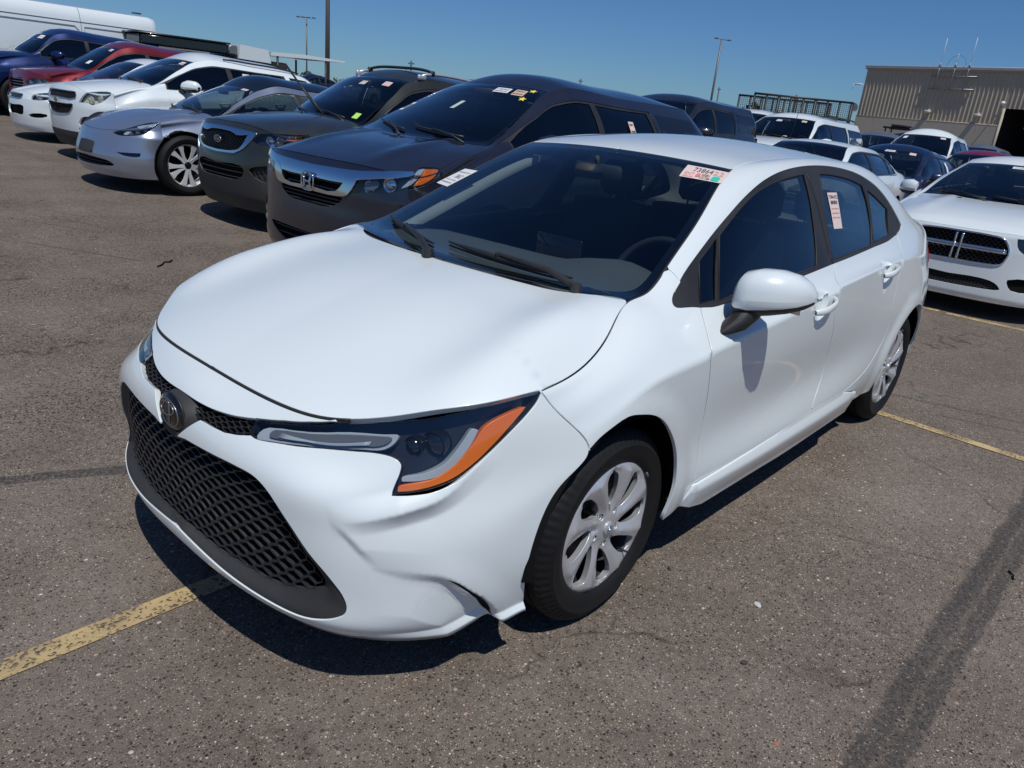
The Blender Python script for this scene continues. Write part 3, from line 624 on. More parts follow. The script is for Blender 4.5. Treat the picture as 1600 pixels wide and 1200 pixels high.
def dusty(name, col, rough, metal=0, coat=0, amt=.12, dust=(.42, .37, .32), scale=3.0, coatr=.04):
    """paint or plastic with a thin uneven film of dust in the colour and the gloss"""
    if name in MATS: return MATS[name]
    m = P_(name, col, rough, metal, coat, coatr); nt = m.node_tree; b = nt.nodes['Principled BSDF']; N = nt.nodes.new; L = nt.links.new
    tc = N('ShaderNodeTexCoord'); nz = N('ShaderNodeTexNoise'); nz.inputs['Scale'].default_value = scale; nz.inputs['Detail'].default_value = 6
    n2 = N('ShaderNodeTexNoise'); n2.inputs['Scale'].default_value = scale * 60; n2.inputs['Detail'].default_value = 2
    mr = N('ShaderNodeMapRange'); mr.inputs[1].default_value = .35; mr.inputs[2].default_value = .75; mr.inputs[4].default_value = amt
    mu = N('ShaderNodeMath'); mu.operation = 'MULTIPLY'
    mx = N('ShaderNodeMix'); mx.data_type = 'RGBA'; mx.inputs[6].default_value = (*col, 1); mx.inputs[7].default_value = (*dust, 1)
    L(tc.outputs['Object'], nz.inputs['Vector']); L(tc.outputs['Object'], n2.inputs['Vector']); L(nz.outputs['Fac'], mr.inputs[0])
    L(mr.outputs[0], mu.inputs[0]); L(n2.outputs['Fac'], mu.inputs[1]); L(mu.outputs[0], mx.inputs[0]); L(mx.outputs[2], b.inputs['Base Color'])
    ro = N('ShaderNodeMath'); ro.operation = 'MULTIPLY_ADD'; ro.inputs[1].default_value = 1.2; ro.inputs[2].default_value = rough; L(mu.outputs[0], ro.inputs[0]); L(ro.outputs[0], b.inputs['Roughness'])
    cr = N('ShaderNodeMath'); cr.operation = 'MULTIPLY_ADD'; cr.inputs[1].default_value = .5; cr.inputs[2].default_value = coatr; L(mu.outputs[0], cr.inputs[0]); L(cr.outputs[0], b.inputs['Coat Roughness'])
    bp = N('ShaderNodeBump'); bp.inputs['Strength'].default_value = .05; bp.inputs['Distance'].default_value = .002; n3 = N('ShaderNodeTexNoise'); n3.inputs['Scale'].default_value = 140
    L(tc.outputs['Object'], n3.inputs['Vector']); L(n3.outputs['Fac'], bp.inputs['Height']); L(bp.outputs['Normal'], b.inputs['Coat Normal'])
    return m
def glass_mat(name, tint, rough=0.0, ior=1.5, boost=1.0):
    if name in MATS: return MATS[name]
    m = bpy.data.materials.new(name); m.use_nodes = True; nt = m.node_tree; nt.nodes.clear(); N = nt.nodes.new; L = nt.links.new
    o = N('ShaderNodeOutputMaterial'); t = N('ShaderNodeBsdfTransparent'); t.inputs[0].default_value = (*tint, 1)
    gl = N('ShaderNodeBsdfGlossy'); gl.inputs['Roughness'].default_value = rough; gl.inputs[0].default_value = (1, 1, 1, 1)
    ge = N('ShaderNodeNewGeometry'); dt = N('ShaderNodeVectorMath'); dt.operation = 'DOT_PRODUCT'; L(ge.outputs['Incoming'], dt.inputs[0]); L(ge.outputs['Normal'], dt.inputs[1])
    ab = N('ShaderNodeMath'); ab.operation = 'ABSOLUTE'; L(dt.outputs['Value'], ab.inputs[0]); iv = N('ShaderNodeMath'); iv.operation = 'SUBTRACT'; iv.inputs[0].default_value = 1; iv.use_clamp = True; L(ab.outputs[0], iv.inputs[1])
    pw = N('ShaderNodeMath'); pw.operation = 'POWER'; pw.inputs[1].default_value = 5; L(iv.outputs[0], pw.inputs[0]); fr = N('ShaderNodeMath'); fr.operation = 'MULTIPLY_ADD'; fr.inputs[1].default_value = .95; fr.inputs[2].default_value = .045; L(pw.outputs[0], fr.inputs[0])
    mu = N('ShaderNodeMath'); mu.operation = 'MULTIPLY'; mu.inputs[1].default_value = boost; mu.use_clamp = True
    mx = N('ShaderNodeMixShader'); L(fr.outputs[0], mu.inputs[0]); L(mu.outputs[0], mx.inputs[0]); L(t.outputs[0], mx.inputs[1]); L(gl.outputs[0], mx.inputs[2]); L(mx.outputs[0], o.inputs[0])
    MATS[name] = m; return m
WHITE = dusty('white_paint', (.745, .80, .80), .30, coat=1, amt=.05)
BLACKP = dusty('black_plastic', (.018, .018, .019), .45, amt=.10)
BLACKT = dusty('textured_black_plastic', (.03, .03, .031), .62, amt=.14)
GLOSSB = P_('gloss_black', (.008, .008, .009), .12, coat=.5)
MATB = P_('matte_black', (.008, .008, .008), .9, spec=.1)
RUB = P_('rubber', (.022, .022, .023), .6, spec=.4)
TYRE = dusty('tyre_rubber', (.009, .009, .010), .62, amt=.10, scale=6, dust=(.12, .105, .095))
TYRE.node_tree.nodes['Principled BSDF'].inputs['Specular IOR Level'].default_value = .25
CHROME = P_('chrome', (.75, .76, .78), .08, metal=1)
SILVER = dusty('silver_wheel', (.58, .585, .60), .33, metal=.5, coat=.3, amt=.10, scale=8)
ALLOY = dusty('alloy_wheel', (.72, .73, .74), .32, metal=.35, coat=.3, amt=.08, scale=8)
DISC = P_('brake_disc', (.25, .24, .23), .45, metal=.9)
GLASS_W = glass_mat('windscreen_glass', (.60, .69, .70), boost=1.5)
GLASS_S = glass_mat('side_glass', (.26, .32, .33), boost=1.8)
GLASS_D = glass_mat('privacy_glass', (.035, .04, .045), boost=1.6)
LENS = glass_mat('lamp_lens', (.90, .92, .93), boost=1.5)
LAMPG = P_('lamp_grey_reflector', (.16, .17, .18), .3, metal=.3)
LAMPD = P_('lamp_dark_housing', (.02, .02, .024), .25)
DRL = P_('lamp_light_guide', (.40, .44, .48), .3, coat=.4)
AMBER = P_('amber_reflector', (.85, .17, .008), .35, coat=.6, bump=(200, .10, .002))
RED = P_('red_lens', (.35, .01, .01), .15, coat=1)
INT = P_('interior_dark', (.028, .029, .032), .7)
INT2 = P_('interior_trim', (.13, .133, .14), .6)
CLOTH = P_('seat_cloth', (.035, .036, .040), .9, bump=(300, .3, .002))
HEADL = P_('headliner_pale', (.42, .41, .38), .9)
PAPER = P_('paper_white', (.75, .75, .74), .6)
PINK = P_('paper_pink', (.74, .58, .54), .6)
INK = P_('ink', (.04, .035, .035), .7)
INKGR = P_('ink_grey', (.25, .24, .24), .7)
INKP = P_('ink_pink', (.75, .18, .22), .7)
INKO = P_('ink_orange', (.62, .30, .22), .7)
INKG = P_('ink_green', (.02, .55, .42), .7)
YELP = P_('paper_yellow', (.85, .70, .08), .6)
GREENP = P_('paper_green', (.45, .75, .12), .6)

def text_geo(s, font=None):
    c = bpy.data.curves.new('t', 'FONT'); c.body = s; c.size = 1; c.resolution_u = 2; o = bpy.data.objects.new('t', c)
    me = bpy.data.meshes.new_from_object(o); V = np.array([v.co[:] for v in me.vertices]); F = [tuple(p.vertices) for p in me.polygons]
    bpy.data.objects.remove(o); bpy.data.curves.remove(c); bpy.data.meshes.remove(me)
    return V[:, :2], F
TXT = {}
def text_on(g, s, fn, x0, y0, w, h, m=0):
    """text squeezed into the box x0..x0+w, y0..y0+h of a flat parameter plane; fn maps plane -> 3D"""
    if s not in TXT: TXT[s] = text_geo(s)
    V, F = TXT[s]; lo, hi = V.min(0), V.max(0); V = (V - lo) / (hi - lo) * [w, h] + [x0, y0]
    g.add(fn(V[:, 0], V[:, 1]), F, m=m)
def on_surf(S, uv4, off):
    """plane (0..1,0..1) -> surface, bilinear between four uv corners : bottom-left, bottom-right, top-right, top-left"""
    Q = np.array(uv4, float)
    def f(a, b):
        a = np.asarray(a, float)[:, None]; b = np.asarray(b, float)[:, None]
        q = (1-a)*(1-b)*Q[0] + a*(1-b)*Q[1] + a*b*Q[2] + (1-a)*b*Q[3]
        P = S(q[:, 0], q[:, 1]); n = normals(S, q[:, 0], q[:, 1]); n *= np.where((n[:, 2] + n[:, 1]*np.sign(P[:, 1]) * .5) < 0, -1, 1)[:, None]
        return P + n * off
    return f
def sticker(parent, name, S, uv4, paper, texts=(), label=None, blobs=(), off=0):
    g = Geo(); f = on_surf(S, uv4, off + .0018); f2 = on_surf(S, uv4, off + .0026)
    A, B = np.meshgrid(np.linspace(0, 1, 5), np.linspace(0, 1, 3), indexing='ij')
    g.grid(f(A.ravel(), B.ravel()).reshape(5, 3, 3)); mats = [paper]
    for (s, x, y, w_, h_, ink) in texts:
        if ink not in mats: mats.append(ink)
        text_on(g, s, f2, x, y, w_, h_, mats.index(ink))
    for (pts, ink) in blobs:
        if ink not in mats: mats.append(ink)
        p = np.array(pts); g.add(on_surf(S, uv4, off + .0034)(p[:, 0], p[:, 1]), [tuple(range(len(p)))], m=mats.index(ink))
    o = g.obj(name, mats, parent, smooth=False)
    if label: o['label'] = label
    return o
def bars(x0, x1, y0, y1, n, ink, seed=1):
    """rows of small marks, like fine print or a barcode"""
    r = random.Random(seed); out = []
    for i in range(n):
        a = x0 + (x1 - x0) * (i + .15) / n; b = x0 + (x1 - x0) * (i + .15 + r.uniform(.3, .75)) / n
        out.append(([(a, y0), (b, y0), (b, y1), (a, y1)], ink))
    return out
# ---------------------------------------------------------------- wheels (axle along y, outer face towards +y, centre at 0)
def make_tyre(R, r, wd, parent, tread=True, mat=None, name='tyre'):
    g = Geo(); w = wd / 2; sh = min(.022, (R - r) * .25)
    prof = [(r - .004, w - .012), (r + .006, w - .004), (r + (R-r)*.30, w + .004), (r + (R-r)*.52, w + .005), (r + (R-r)*.56, w + .0065), (r + (R-r)*.60, w + .004), (R - sh*1.2, w - .004), (R - sh*.45, w - .014), (R - .003, w - .026)]
    if tread:
        ys = np.linspace(w - .030, -w + .030, 5)
        for i, y in enumerate(ys[:-1]):
            y2 = ys[i+1]; prof += [(R, y), (R, y2 + .008), (R - .008, y2 + .006), (R - .008, y2 + .001)]
    prof += [(R - .003, -w + .026), (R - sh, -w + .008), (r + (R-r)*.5, -w), (r, -w + .01)]
    g.lathe(prof, 288 if tread else 40)
    if tread:                                          # cuts across the shoulder : every fourth slice sits lower
        V = g.V[0].reshape(len(prof), 288, 3); k = 6; sel = (np.arange(288) % 4 == 0)
        for r_i in (k, k + 1, k + 2): V[r_i, sel] *= [1 - .010, 1 - .02*(r_i == k), 1 - .010]
    if False:
        n = 80
        for i in range(n):
            a = 2*PI*i/n; c, s_ = math.cos(a), math.sin(a); Rr = np.array([[c, 0, -s_], [0, 1, 0], [s_, 0, c]])
            g.box(Rr @ np.array([R - .0055, w - .020, 0]), (.009, .024, .0155), bev=.003, rot=Rr)
    return g.obj(name, mat or TYRE, parent, angle=40)

def rim_barrel(g, r, wd, m=0, out=.09):
    g.lathe([(r + .004, out), (r + .002, out + .004), (r - .008, out + .003), (r - .016, out - .008), (r - .024, out - .04), (r - .030, -out + .02), (r + .002, -out)], 64, m)

def cover_wheel(parent, R=.316, r=.2195, wd=.205):
    """silver eight-spoke wheel cover with tear-drop openings, dark steel wheel and brake behind"""
    make_tyre(R, r, wd, parent)
    yo = wd/2 - .006
    prof = Spline([0, .03, .06, .10, .15, .19, .207, .2195], [.000, .001, -.004, -.002, .004, .006, .003, -.006])
    K = 8; sec = 2*PI/K
    def Sf(u, v):
        r_ = np.hypot(u, v); th = np.arctan2(v, u); ph = ((th + r_ * 1.2) % sec) / sec       # spokes lean with the radius
        tw = np.clip((r_ - .045) / .05, 0, 1) * np.clip((.2075 - r_) / .014, 0, 1)
        saw = np.where(ph < .5, ph * 2, 2 - ph*2)          # ridge in the middle of every spoke
        y = yo - .004 + prof(r_) + tw * (.018 * saw - .010 + .008 * (ph - .5))
        return np.c_[u, y, v]
    CENTRE[0] = np.array([0, -1, 0.]); n = 72
    out = np.array([(r * math.cos(a), r * math.sin(a)) for a in np.linspace(0, 2*PI, n, endpoint=False)])
    holes = []
    for k in range(K):
        a0 = k * sec; H = []
        for rr, ph in [(.074, .0), (.084, .16), (.102, .24), (.128, .25), (.155, .235), (.180, .20), (.194, .08), (.194, -.14), (.180, -.28), (.152, -.33), (.120, -.32), (.092, -.20)]:
            th = a0 + ph * sec * (1.0 + .2*(rr < .1)) * .95 - rr * 1.2
            H.append((rr * math.cos(th), rr * math.sin(th)))
        holes.append(curve(H, True, 3))
    for k in range(5):
        a = 2*PI*k/5 + .3; holes.append(np.array([(.057*math.cos(a) + .0125*math.cos(b), .057*math.sin(a) + .0125*math.sin(b)) for b in np.linspace(0, 2*PI, 12, endpoint=False)]))
    lines = []
    for k in range(2*K):
        a0 = k * sec/2; rr = np.linspace(.05, .207, 9); lines.append(np.c_[rr*np.cos(a0 - rr*1.2), rr*np.sin(a0 - rr*1.2)] if k % 2 else np.c_[rr[:3]*np.cos(a0 - rr[:3]*1.2), rr[:3]*np.sin(a0 - rr[:3]*1.2)][:2])
    g = panel(Sf, out, step=.010, sc=(1, 1), holes=holes, lines=lines, depth=.022, rad=.002, neps=1e-3)
    g.obj('wheel_cover', SILVER, parent)
    CENTRE[0] = None
    g = Geo(); g.lathe([(0, yo + .006), (.018, yo + .0055), (.0215, yo + .003), (.023, yo - .004)], 32)
    g.tube([(.013*math.cos(a), yo + .0065, .0095*math.sin(a)) for a in np.linspace(0, 2*PI, 24, endpoint=False)], .0013, 6, 1, closed=True)
    g.tube([(.0055*math.cos(a), yo + .0068, .0093*math.sin(a)) for a in np.linspace(0, 2*PI, 20, endpoint=False)], .0012, 6, 1, closed=True)
    g.tube([(.0095*math.cos(a), yo + .0068, .0045 + .0045*math.sin(a)) for a in np.linspace(0, 2*PI, 20, endpoint=False)], .0012, 6, 1, closed=True)
    g.obj('centre_cap', [SILVER, CHROME], parent, angle=40)
    g = Geo(); rim_barrel(g, r, wd, 0, yo - .008); g.lathe([(.19, -.01), (.15, .02), (.09, .035), (.0, .03)], 40, 0)
    for k in range(5):
        a = 2*PI*k/5 + .3; g.tube([(.057*math.cos(a), .02, .057*math.sin(a)), (.057*math.cos(a), yo - .012, .057*math.sin(a))], .0095, 6, 1)
    g.obj('steel_wheel', [P_('dark_steel_wheel', (.03, .03, .032), .5, metal=.3), CHROME], parent, angle=40)
    g = Geo(); g.lathe([(.0, -.005), (.138, -.005), (.14, -.012), (.14, -.028), (0, -.028)], 48); g.obj('brake_disc', DISC, parent, angle=40)
    # valve and a crimped balance weight on the flange
    g = Geo(); g.tube([(-.02, yo - .03, -.178), (-.022, yo + .012, -.172)], .004, 8); g.obj('valve', RUB, parent)
    g = Geo(); g.box((-.2165, yo + .006, .006), (.006, .006, .022), bev=.001); g.obj('balance_weight', LAMPG, parent)

def spoke_wheel(parent, R, r, wd, n=5, pair=True, mat=None, dark=None, twist=0.0, wid=.055):
    """open alloy wheel : n spokes (or n pairs)"""
    make_tyre(R, r, wd, parent, tread=False); yo = wd/2 - .01
    g = Geo(); rim_barrel(g, r, wd, 0, yo - .006)
    sp = []
    for k in range(n):
        a = 2*PI*k/n
        for s_ in ((-1, 1) if pair else (0,)):
            a1 = a + s_ * wid / .06 * .10; a2 = a + s_ * wid / .06 * .34 + twist
            p0 = np.array([.045*math.cos(a1), .045*math.sin(a1)]); p1 = np.array([(r-.008)*math.cos(a2), (r-.008)*math.sin(a2)])
            d = p1 - p0; d /= np.linalg.norm(d); q = np.array([-d[1], d[0]]); w0, w1 = wid*.22, wid*.38
            L = [(p0, w0, yo - .022), ((p0+p1)/2, (w0+w1)/2, yo - .006), (p1, w1, yo - .006)]
            P = []
            for c, w_, y in L:
                P.append([(c[0] + q[0]*w_*1.2, y - .02, c[1] + q[1]*w_*1.2), (c[0] + q[0]*w_, y, c[1] + q[1]*w_), (c[0], y + .004, c[1]), (c[0] - q[0]*w_, y, c[1] - q[1]*w_), (c[0] - q[0]*w_*1.2, y - .02, c[1] - q[1]*w_*1.2)])
            g.grid(P)
    g.lathe([(0, yo - .006), (.03, yo - .007), (.034, yo - .012), (.052, yo - .018), (.07, yo - .045)], 32)
    g.obj('rim', mat or ALLOY, parent, angle=30)
    g = Geo(); g.lathe([(0, 0), (.15, 0), (.15, -.02)], 32); g.obj('brake_disc', DISC if dark is None else dark, parent)
# ---------------------------------------------------------------- the white sedan
def place(o, loc, rz=0): o.location = loc; o.rotation_euler = (0, 0, rz)
def U(name, tol=None):
    return [tuple(p) for p in OUT[name]]
def arr(l): return np.array([p[:2] for p in l], float)
def build_hero():
    H = hero_surfaces(); N, S, HD = H['nose'], H['side'], H['hood']
    car = thing('parked_car', 'white compact sedan filling the foreground, with black mesh grille and pink lot sticker', 'car')
    MS = (.19, .11)                                    # nose: metres per column / row, roughly
    lp = U('lamp'); lampc = curve(lp, True, 4)
    # ---- hood
    front = invert(HD, N(np.linspace(0, 6, 40), np.zeros(40))[:, :2], 'top', (-.1, .9), (1, 5)); front[0, 1] = 1.0; front[-1, 1] = 5.0
    rear_px = [(-.150, 5.0), (-.162, 4.9), (-.168, 4.7), (-.155, 4.35), (-.118, 3.9), (-.080, 3.3), (-.055, 2.6), (-.03, 1.8), (-.025, 1.0)]
    o = np.concatenate([front, np.c_[np.linspace(.33, -.13, 18), np.full(18, 5.)], curve([(a, b) for a, b in rear_px], False, 3)])
    g = panel(HD, o, .03, (1, .19), inset=.004, center=(1, 1.0), depth=.02, rad=.0025); g.both().obj('hood', WHITE, car)
    # ---- nose skin
    ztop = 0.012
    st = arr(U('slot_top')); 
    lt = [p for p in lp]                               # lamp outline, last 8 points run along its top edge from the tip to the inner end
    top_in = arr(lt[27:33])                            # (600..60) top edge going inwards
    k = 2.45
    strip = np.concatenate([np.c_[np.linspace(0, k, 14), np.zeros(14)], arr(lt[28:33]), curve([tuple(p) for p in st[::-1]], False, 3)])
    strip[-1] = (st[0, 0], st[0, 1]); strip = np.r_[strip, [[0, st[0, 1] - .02]]]
    g = panel(N, strip, .018, MS, inset=.0085, center=(0, 0.0)); g.both().obj('nose_strip', WHITE, car)
    us_ = np.linspace(-2.62, 2.62, 60); au = np.abs(us_); Ps = N(au, np.zeros(60)); ns_ = normals(N, au, np.zeros(60)); ns_ *= np.sign(ns_[:, 0])[:, None]; Ps = Ps - ns_ * .0045 - [0, 0, .0012]; Ps[:, 1] *= np.sign(us_)
    gsl = Geo(); gsl.tube(Ps, .0048, 6); gsl.obj('hood_gap_shade', RUB, car)  # added black tube along the hood edge, stands in for the gap's shade
    # facets and the stepped air-curtain corner
    C1 = arr(U('crease')); C2 = arr(U('crease_low')); C3 = arr(U('ledge_low')); C4 = arr(U('lipline')); FL = arr(U('facet_L')); WF = arr(U('wheel_facet'))
    def near(q, L):
        """distance to, arc position on and side of an open line (metric uv)"""
        L = resample(L * MS, .012, False); d = np.full(len(q), 1e9); t = np.zeros(len(q)); sd = np.zeros(len(q)); n_ = len(L) - 1
        for i in range(n_):
            a_, b_ = L[i], L[i+1]; ab = b_ - a_; k_ = np.clip(((q - a_) @ ab) / (ab @ ab), 0, 1); r_ = q - (a_ + k_[:, None]*ab); e_ = (r_**2).sum(1)
            m_ = e_ < d; d[m_] = e_[m_]; t[m_] = (i + k_[m_]) / n_; sd[m_] = np.sign(ab[0]*r_[m_, 1] - ab[1]*r_[m_, 0])
        return np.sqrt(d), t, sd
    sm = lambda x: np.clip(x, 0, 1)**2 * (3 - 2*np.clip(x, 0, 1))
    C1s = curve([tuple(p) for p in C1], False, 4); C2s = curve([tuple(p) for p in C2], False, 4); C3s = curve([tuple(p) for p in C3], False, 4)
    AB = np.stack([C1[0] + (C2[0] - C1[0]) * t for t in np.linspace(0, 1, 6)])
    h1 = lambda t: np.interp(t, [0, .2, .42, .6, .8, 1], [0, .014, .026, .026, .012, 0])
    h2 = lambda t: np.interp(t, [0, .2, .45, .65, 1], [0, .006, .018, .025, .028])
    WFs = np.array([C2[-2], C2[-2] + [.10, -1.2], [5.75, 2.8], [5.8, 2.2]])
    def field(u, v):
        e_ = .0035; return sum(field0(u + a_/MS[0], v + b_/MS[1]) for a_, b_ in ((e_, 0), (-e_, 0), (0, e_), (0, -e_))) / 4
    def field0(u, v):
        q = np.c_[u, v] * MS
        d1, t1, s1 = near(q, C1s); up = s1 < 0
        H1 = h1(t1)
        d = H1 * np.where(up, 1 - sm(d1 / .085) , np.clip(1 - d1 / .050, 0, 1)**1.3)
        # the hollow behind the upright line
        d2, t2, s2 = near(q, AB); inside = s2 < 0
        # stepped corner below the second line
        d3, t3, s3 = near(q, C2s); low = (s3 > 0) & (u > C2[0, 0])
        d6, t6, s6 = near(q, C3s); wdt = .02; rt_ = np.where(s6 > 0, 1.0, d3 / (d3 + d6 + 1e-5))
        d4, t4, s4 = near(q, np.asarray(C4)[::-1]); 
        back = np.clip(1 - np.clip(d3 - wdt - .02, 0, 1) / .10, 0, 1)
        H2 = h2(t3); hi = s3 <= 0
        d = d + np.where(hi & (s1 > 0), .009 * sm(d2 / .030) * np.clip(1 - d2 / .20, 0, 1) * np.clip(d1 / .05, 0, 1) * np.clip(d3 / .06, 0, 1) * (s2 < 0), 0)
        d = d + np.where(hi, .25 * H2 * (1 - sm(d3 / .07)), .25 * H2 * (1 - rt_) - H2 * rt_ * back)
        # winglet at the very bottom
        wl = np.clip((v - 6.35) / .3, 0, 1) * np.clip((u - 3.6) / 1.4, 0, 1); d = d + .016 * wl
        # face that turns in towards the wheel opening
        return d
    gr = curve(U('gr_outer'), False, 4)
    pl = arr(U('slot_bot'))[::-1][:-1]; pl[0, 0] = max(pl[0, 0], .30)
    lb = lampc[:]                                      # closed lamp loop : start inner-lower corner, runs outward below
    nlow = [i for i, p in enumerate(lp) if abs(p[0] - lp[19][0]) < 1e-9][0]
    lowc = curve([tuple(p) for p in lp[0:21]], False, 4)
    seam = np.c_[np.full(26, 6.0), np.linspace(0.02, 7, 26)]
    bot = np.c_[np.linspace(6, 0, 50), np.full(50, 7.0)]
    botc = 6.62
    pb = [(0.0, 7.0), (0.0, botc)]
    grr = gr[::-1]
    o = np.concatenate([pl, arr(lp[0:1]), lowc[1:], seam, bot[:-1], np.array([[0, 7.0], [0, gr[-1, 1] - .03]]), grr])
    BUMP = o
    g = panel(N, o, .0075, MS, inset=.0030, center=(0, 0.0), field=field, lines=[C1s, C2s, C3s, AB], depth=.016, neps=2.5e-3)
    # under-lip : rolls the bottom edge under the nose
    uu = np.linspace(0, 5.35, 61); P0 = N(uu, np.full(61, 7.0)); nn = normals(N, uu, np.full(61, 7.0)); nn *= np.sign((nn[:, 0]))[:, None]
    d0 = field(uu, np.full(61, 6.98)); P0 = P0 + nn * d0[:, None]
    inw = P0 * [.93, .95, 1] + [0, 0, -.012]
    g.grid(np.stack([P0, P0*[.992, .992, 1] - [0, 0, .010], inw], 0), flip=False)
    g.both().obj('front_bumper', WHITE, car)
    vp = curve(U('vent'), True, 4); g = panel(N, vp, .01, MS, field=lambda u, v: field(u, v) + .003, flange=False)
    for side in (1, -1): (g if side == 1 else g.mirrored()).obj('air_curtain_vent', MATB, car)
    # ---- grilles
    gi = curve(U('gr_inner'), False, 4); gi_c = np.concatenate([[[0, gi[0, 1] + .03]], gi, [[0, gi[-1, 1] - .05]]])
    go_c = np.concatenate([[[0, gr[0, 1] + .0]], gr, [[0, gr[-1, 1] - .03]]])
    ring = np.concatenate([go_c, gi_c[::-1]])
    def grf(u, v):
        q = np.c_[u, v] * MS; a = dist_poly(q, go_c[1:-1] * MS, False); b_ = dist_poly(q, gi_c[1:-1] * MS, False); t = a / (a + b_ + 1e-6)
        return -.004 - .020 * np.clip(t, 0, 1)**1.5
    g = panel(N, ring, .016, MS, field=grf, center=(0, 0.0), inset=.0005, depth=.01); go = g.both().obj('lower_grille', BLACKT, car)
    def hexnet(poly, pw, ph, off, wall, thick, u1):
        g = Geo(); q = poly * MS; row = 0; y = q[:, 1].min()
        while y < q[:, 1].max() + ph:
            x = -pw + (pw/2 if row % 2 else 0)
            while x < q[:, 0].max() + pw:
                c = np.array([[x, y]]); ins = in_poly(c, q)[0] or (x < pw and in_poly(np.array([[.06, y]]), q)[0] and x > -pw*.6)
                if ins:
                    hx = np.array([(.5, .18), (.5, -.18), (0, -.62), (-.5, -.18), (-.5, .18), (0, .62)]); ho = hx * [pw, ph] * .99
                    def ringp(sc_, o_):
                        p = (ho * sc_ + [x, y]) / MS; p[:, 0] = np.clip(p[:, 0], -1.9, 6)
                        return N(p[:, 0], p[:, 1]) + normals(N, p[:, 0], p[:, 1]) * SG * o_
                    R_ = [ringp(1, off), ringp(1 - thick, off - .001), ringp(1 - thick*2.0, off - wall)]
                    V = np.concatenate(R_); F = []
                    for a in range(2):
                        for i in range(6): F.append((a*6 + i, a*6 + (i+1) % 6, (a+1)*6 + (i+1) % 6, (a+1)*6 + i))
                    g.add(V, F)
                x += pw
            y += ph * .80; row += 1
        return g
    n0 = normals(N, np.array([1.]), np.array([3.]))[0]; SG = 1.0 if n0[0] > 0 else -1.0
    g = hexnet(gi_c, .052, .030, -.022, .022, .16, 4)
    nn_ = Geo(); V = np.concatenate(g.V)
    g.both().obj('grille_mesh', P_('grille_mesh_plastic', (.022, .022, .024), .35, spec=.6), go, smooth=False)
    bk = gi_c * [1.03, 1.0]; g = panel(N, bk, .05, MS, off=-.050, flange=False); g.both().obj('grille_backing', MATB, go)
    sb = arr(U('slot_bot')); st2 = curve([tuple(p) for p in st], False, 3)
    slot = np.concatenate([[[0, st[0, 1] - .02]], st2, sb, [[0, sb[-1, 1] + .1]]])
    g = panel(N, slot, .03, MS, off=-.030, flange=False); su = g.both().obj('upper_grille', MATB, car)
    g = hexnet(slot, .030, .016, -.012, .012, .16, 4); g.both().obj('grille_mesh', MATS['grille_mesh_plastic'], su, smooth=False)
    # emblem plinth and badge
    g = Geo(); zc = .637
    pr = [(.098, -.036), (.086, -.008), (.070, .004)]
    a = np.linspace(0, 2*PI, 48, endpoint=False)
    rings = []
    for (rr, dx) in pr:
        rings.append(np.c_[np.full(48, .925 + dx), rr*1.0*np.cos(a), zc - .006 + rr * .70 * np.sin(a) - .012*(rr > .1)])
    # pointed lower part
    for r_ in rings: r_[:, 2] -= np.clip(np.sin(a), 0, 1) * .010
    rings[0][:, 2] -= np.clip(-np.sin(a), 0, 1)**2 * .026
    rings[0][:, 0] += .012 * np.clip(-np.sin(a), 0, 1); rings[1][:, 0] += .006*np.clip(-np.sin(a), 0, 1)
    g.grid(np.stack([np.r_[r_, r_[:1]] for r_ in rings], 0)); g.obj('badge_plinth', BLACKT, car, angle=60)
    g = Geo(); prof = [(0, .0185), (.35, .0175), (.7, .0135), (.93, .006), (1, -.002)]
    P = []
    for rr, dx in prof: P.append(np.c_[np.full(49, .926 + dx), rr*.068*np.cos(np.linspace(0, 2*PI, 49)), zc + rr*.054*np.sin(np.linspace(0, 2*PI, 49))])
    g.grid(np.stack(P, 0))
    def bx(yy, zz): rr2 = np.clip((yy/.068)**2 + (zz/.054)**2, 0, 1); return .926 + .0185 - .0165*rr2**1.1 + .0015
    bm = P_('badge_silver', (.26, .25, .24), .3, metal=.8)
    for (cy, cz, ay, az) in ((0, 0, .052, .039), (0, .003, .020, .033), (0, .014, .036, .017)):
        t = np.linspace(0, 2*PI, 40, endpoint=False); yy = cy + ay*np.cos(t); zz = cz + az*np.sin(t)
        g.tube(np.c_[bx(yy, zz), yy, zc + zz], .0025, 6, 1, closed=True)
    t = np.linspace(0, 2*PI, 40, endpoint=False); g.tube(np.c_[np.full(40, .927), .068*np.cos(t), zc + .054*np.sin(t)], .003, 6, 2, closed=True)
    g.obj('badge', [GLOSSB, bm, BLACKP], car)
    # ---- headlights
    for side in (1, -1):
        def put(g, name, mats, parent, **k):
            gg = g if side == 1 else g.mirrored(); return gg.obj(name, mats, parent, **k)
        lens = put(panel(N, lampc, .02, MS, inset=.0025, depth=.02, rad=.003, off=-.0005), 'headlight', LENS, car)
        put(panel(N, lampc, .03, MS, off=-.045, flange=False), 'lamp_housing', LAMPD, lens)
        sw = lampc; gg = Geo(); W0 = N(sw[:, 0], sw[:, 1]); n_ = normals(N, sw[:, 0], sw[:, 1]) * SG
        gg.grid(np.stack([np.r_[W0 - n_*.004, (W0 - n_*.004)[:1]], np.r_[W0 - n_*.046, (W0 - n_*.046)[:1]]], 0)); put(gg, 'lamp_bezel', LAMPD, lens)
        put(panel(N, curve(U('lamp_marker'), True, 4), .02, MS, off=-.018, depth=.02), 'marker_lamp', DRL, lens)
        mk = panel(N, curve(U('lamp_marker_core'), True, 4), .02, MS, off=-.012, depth=.004)
        # fine horizontal ribs
        A = arr(U('lamp_marker_core')); 
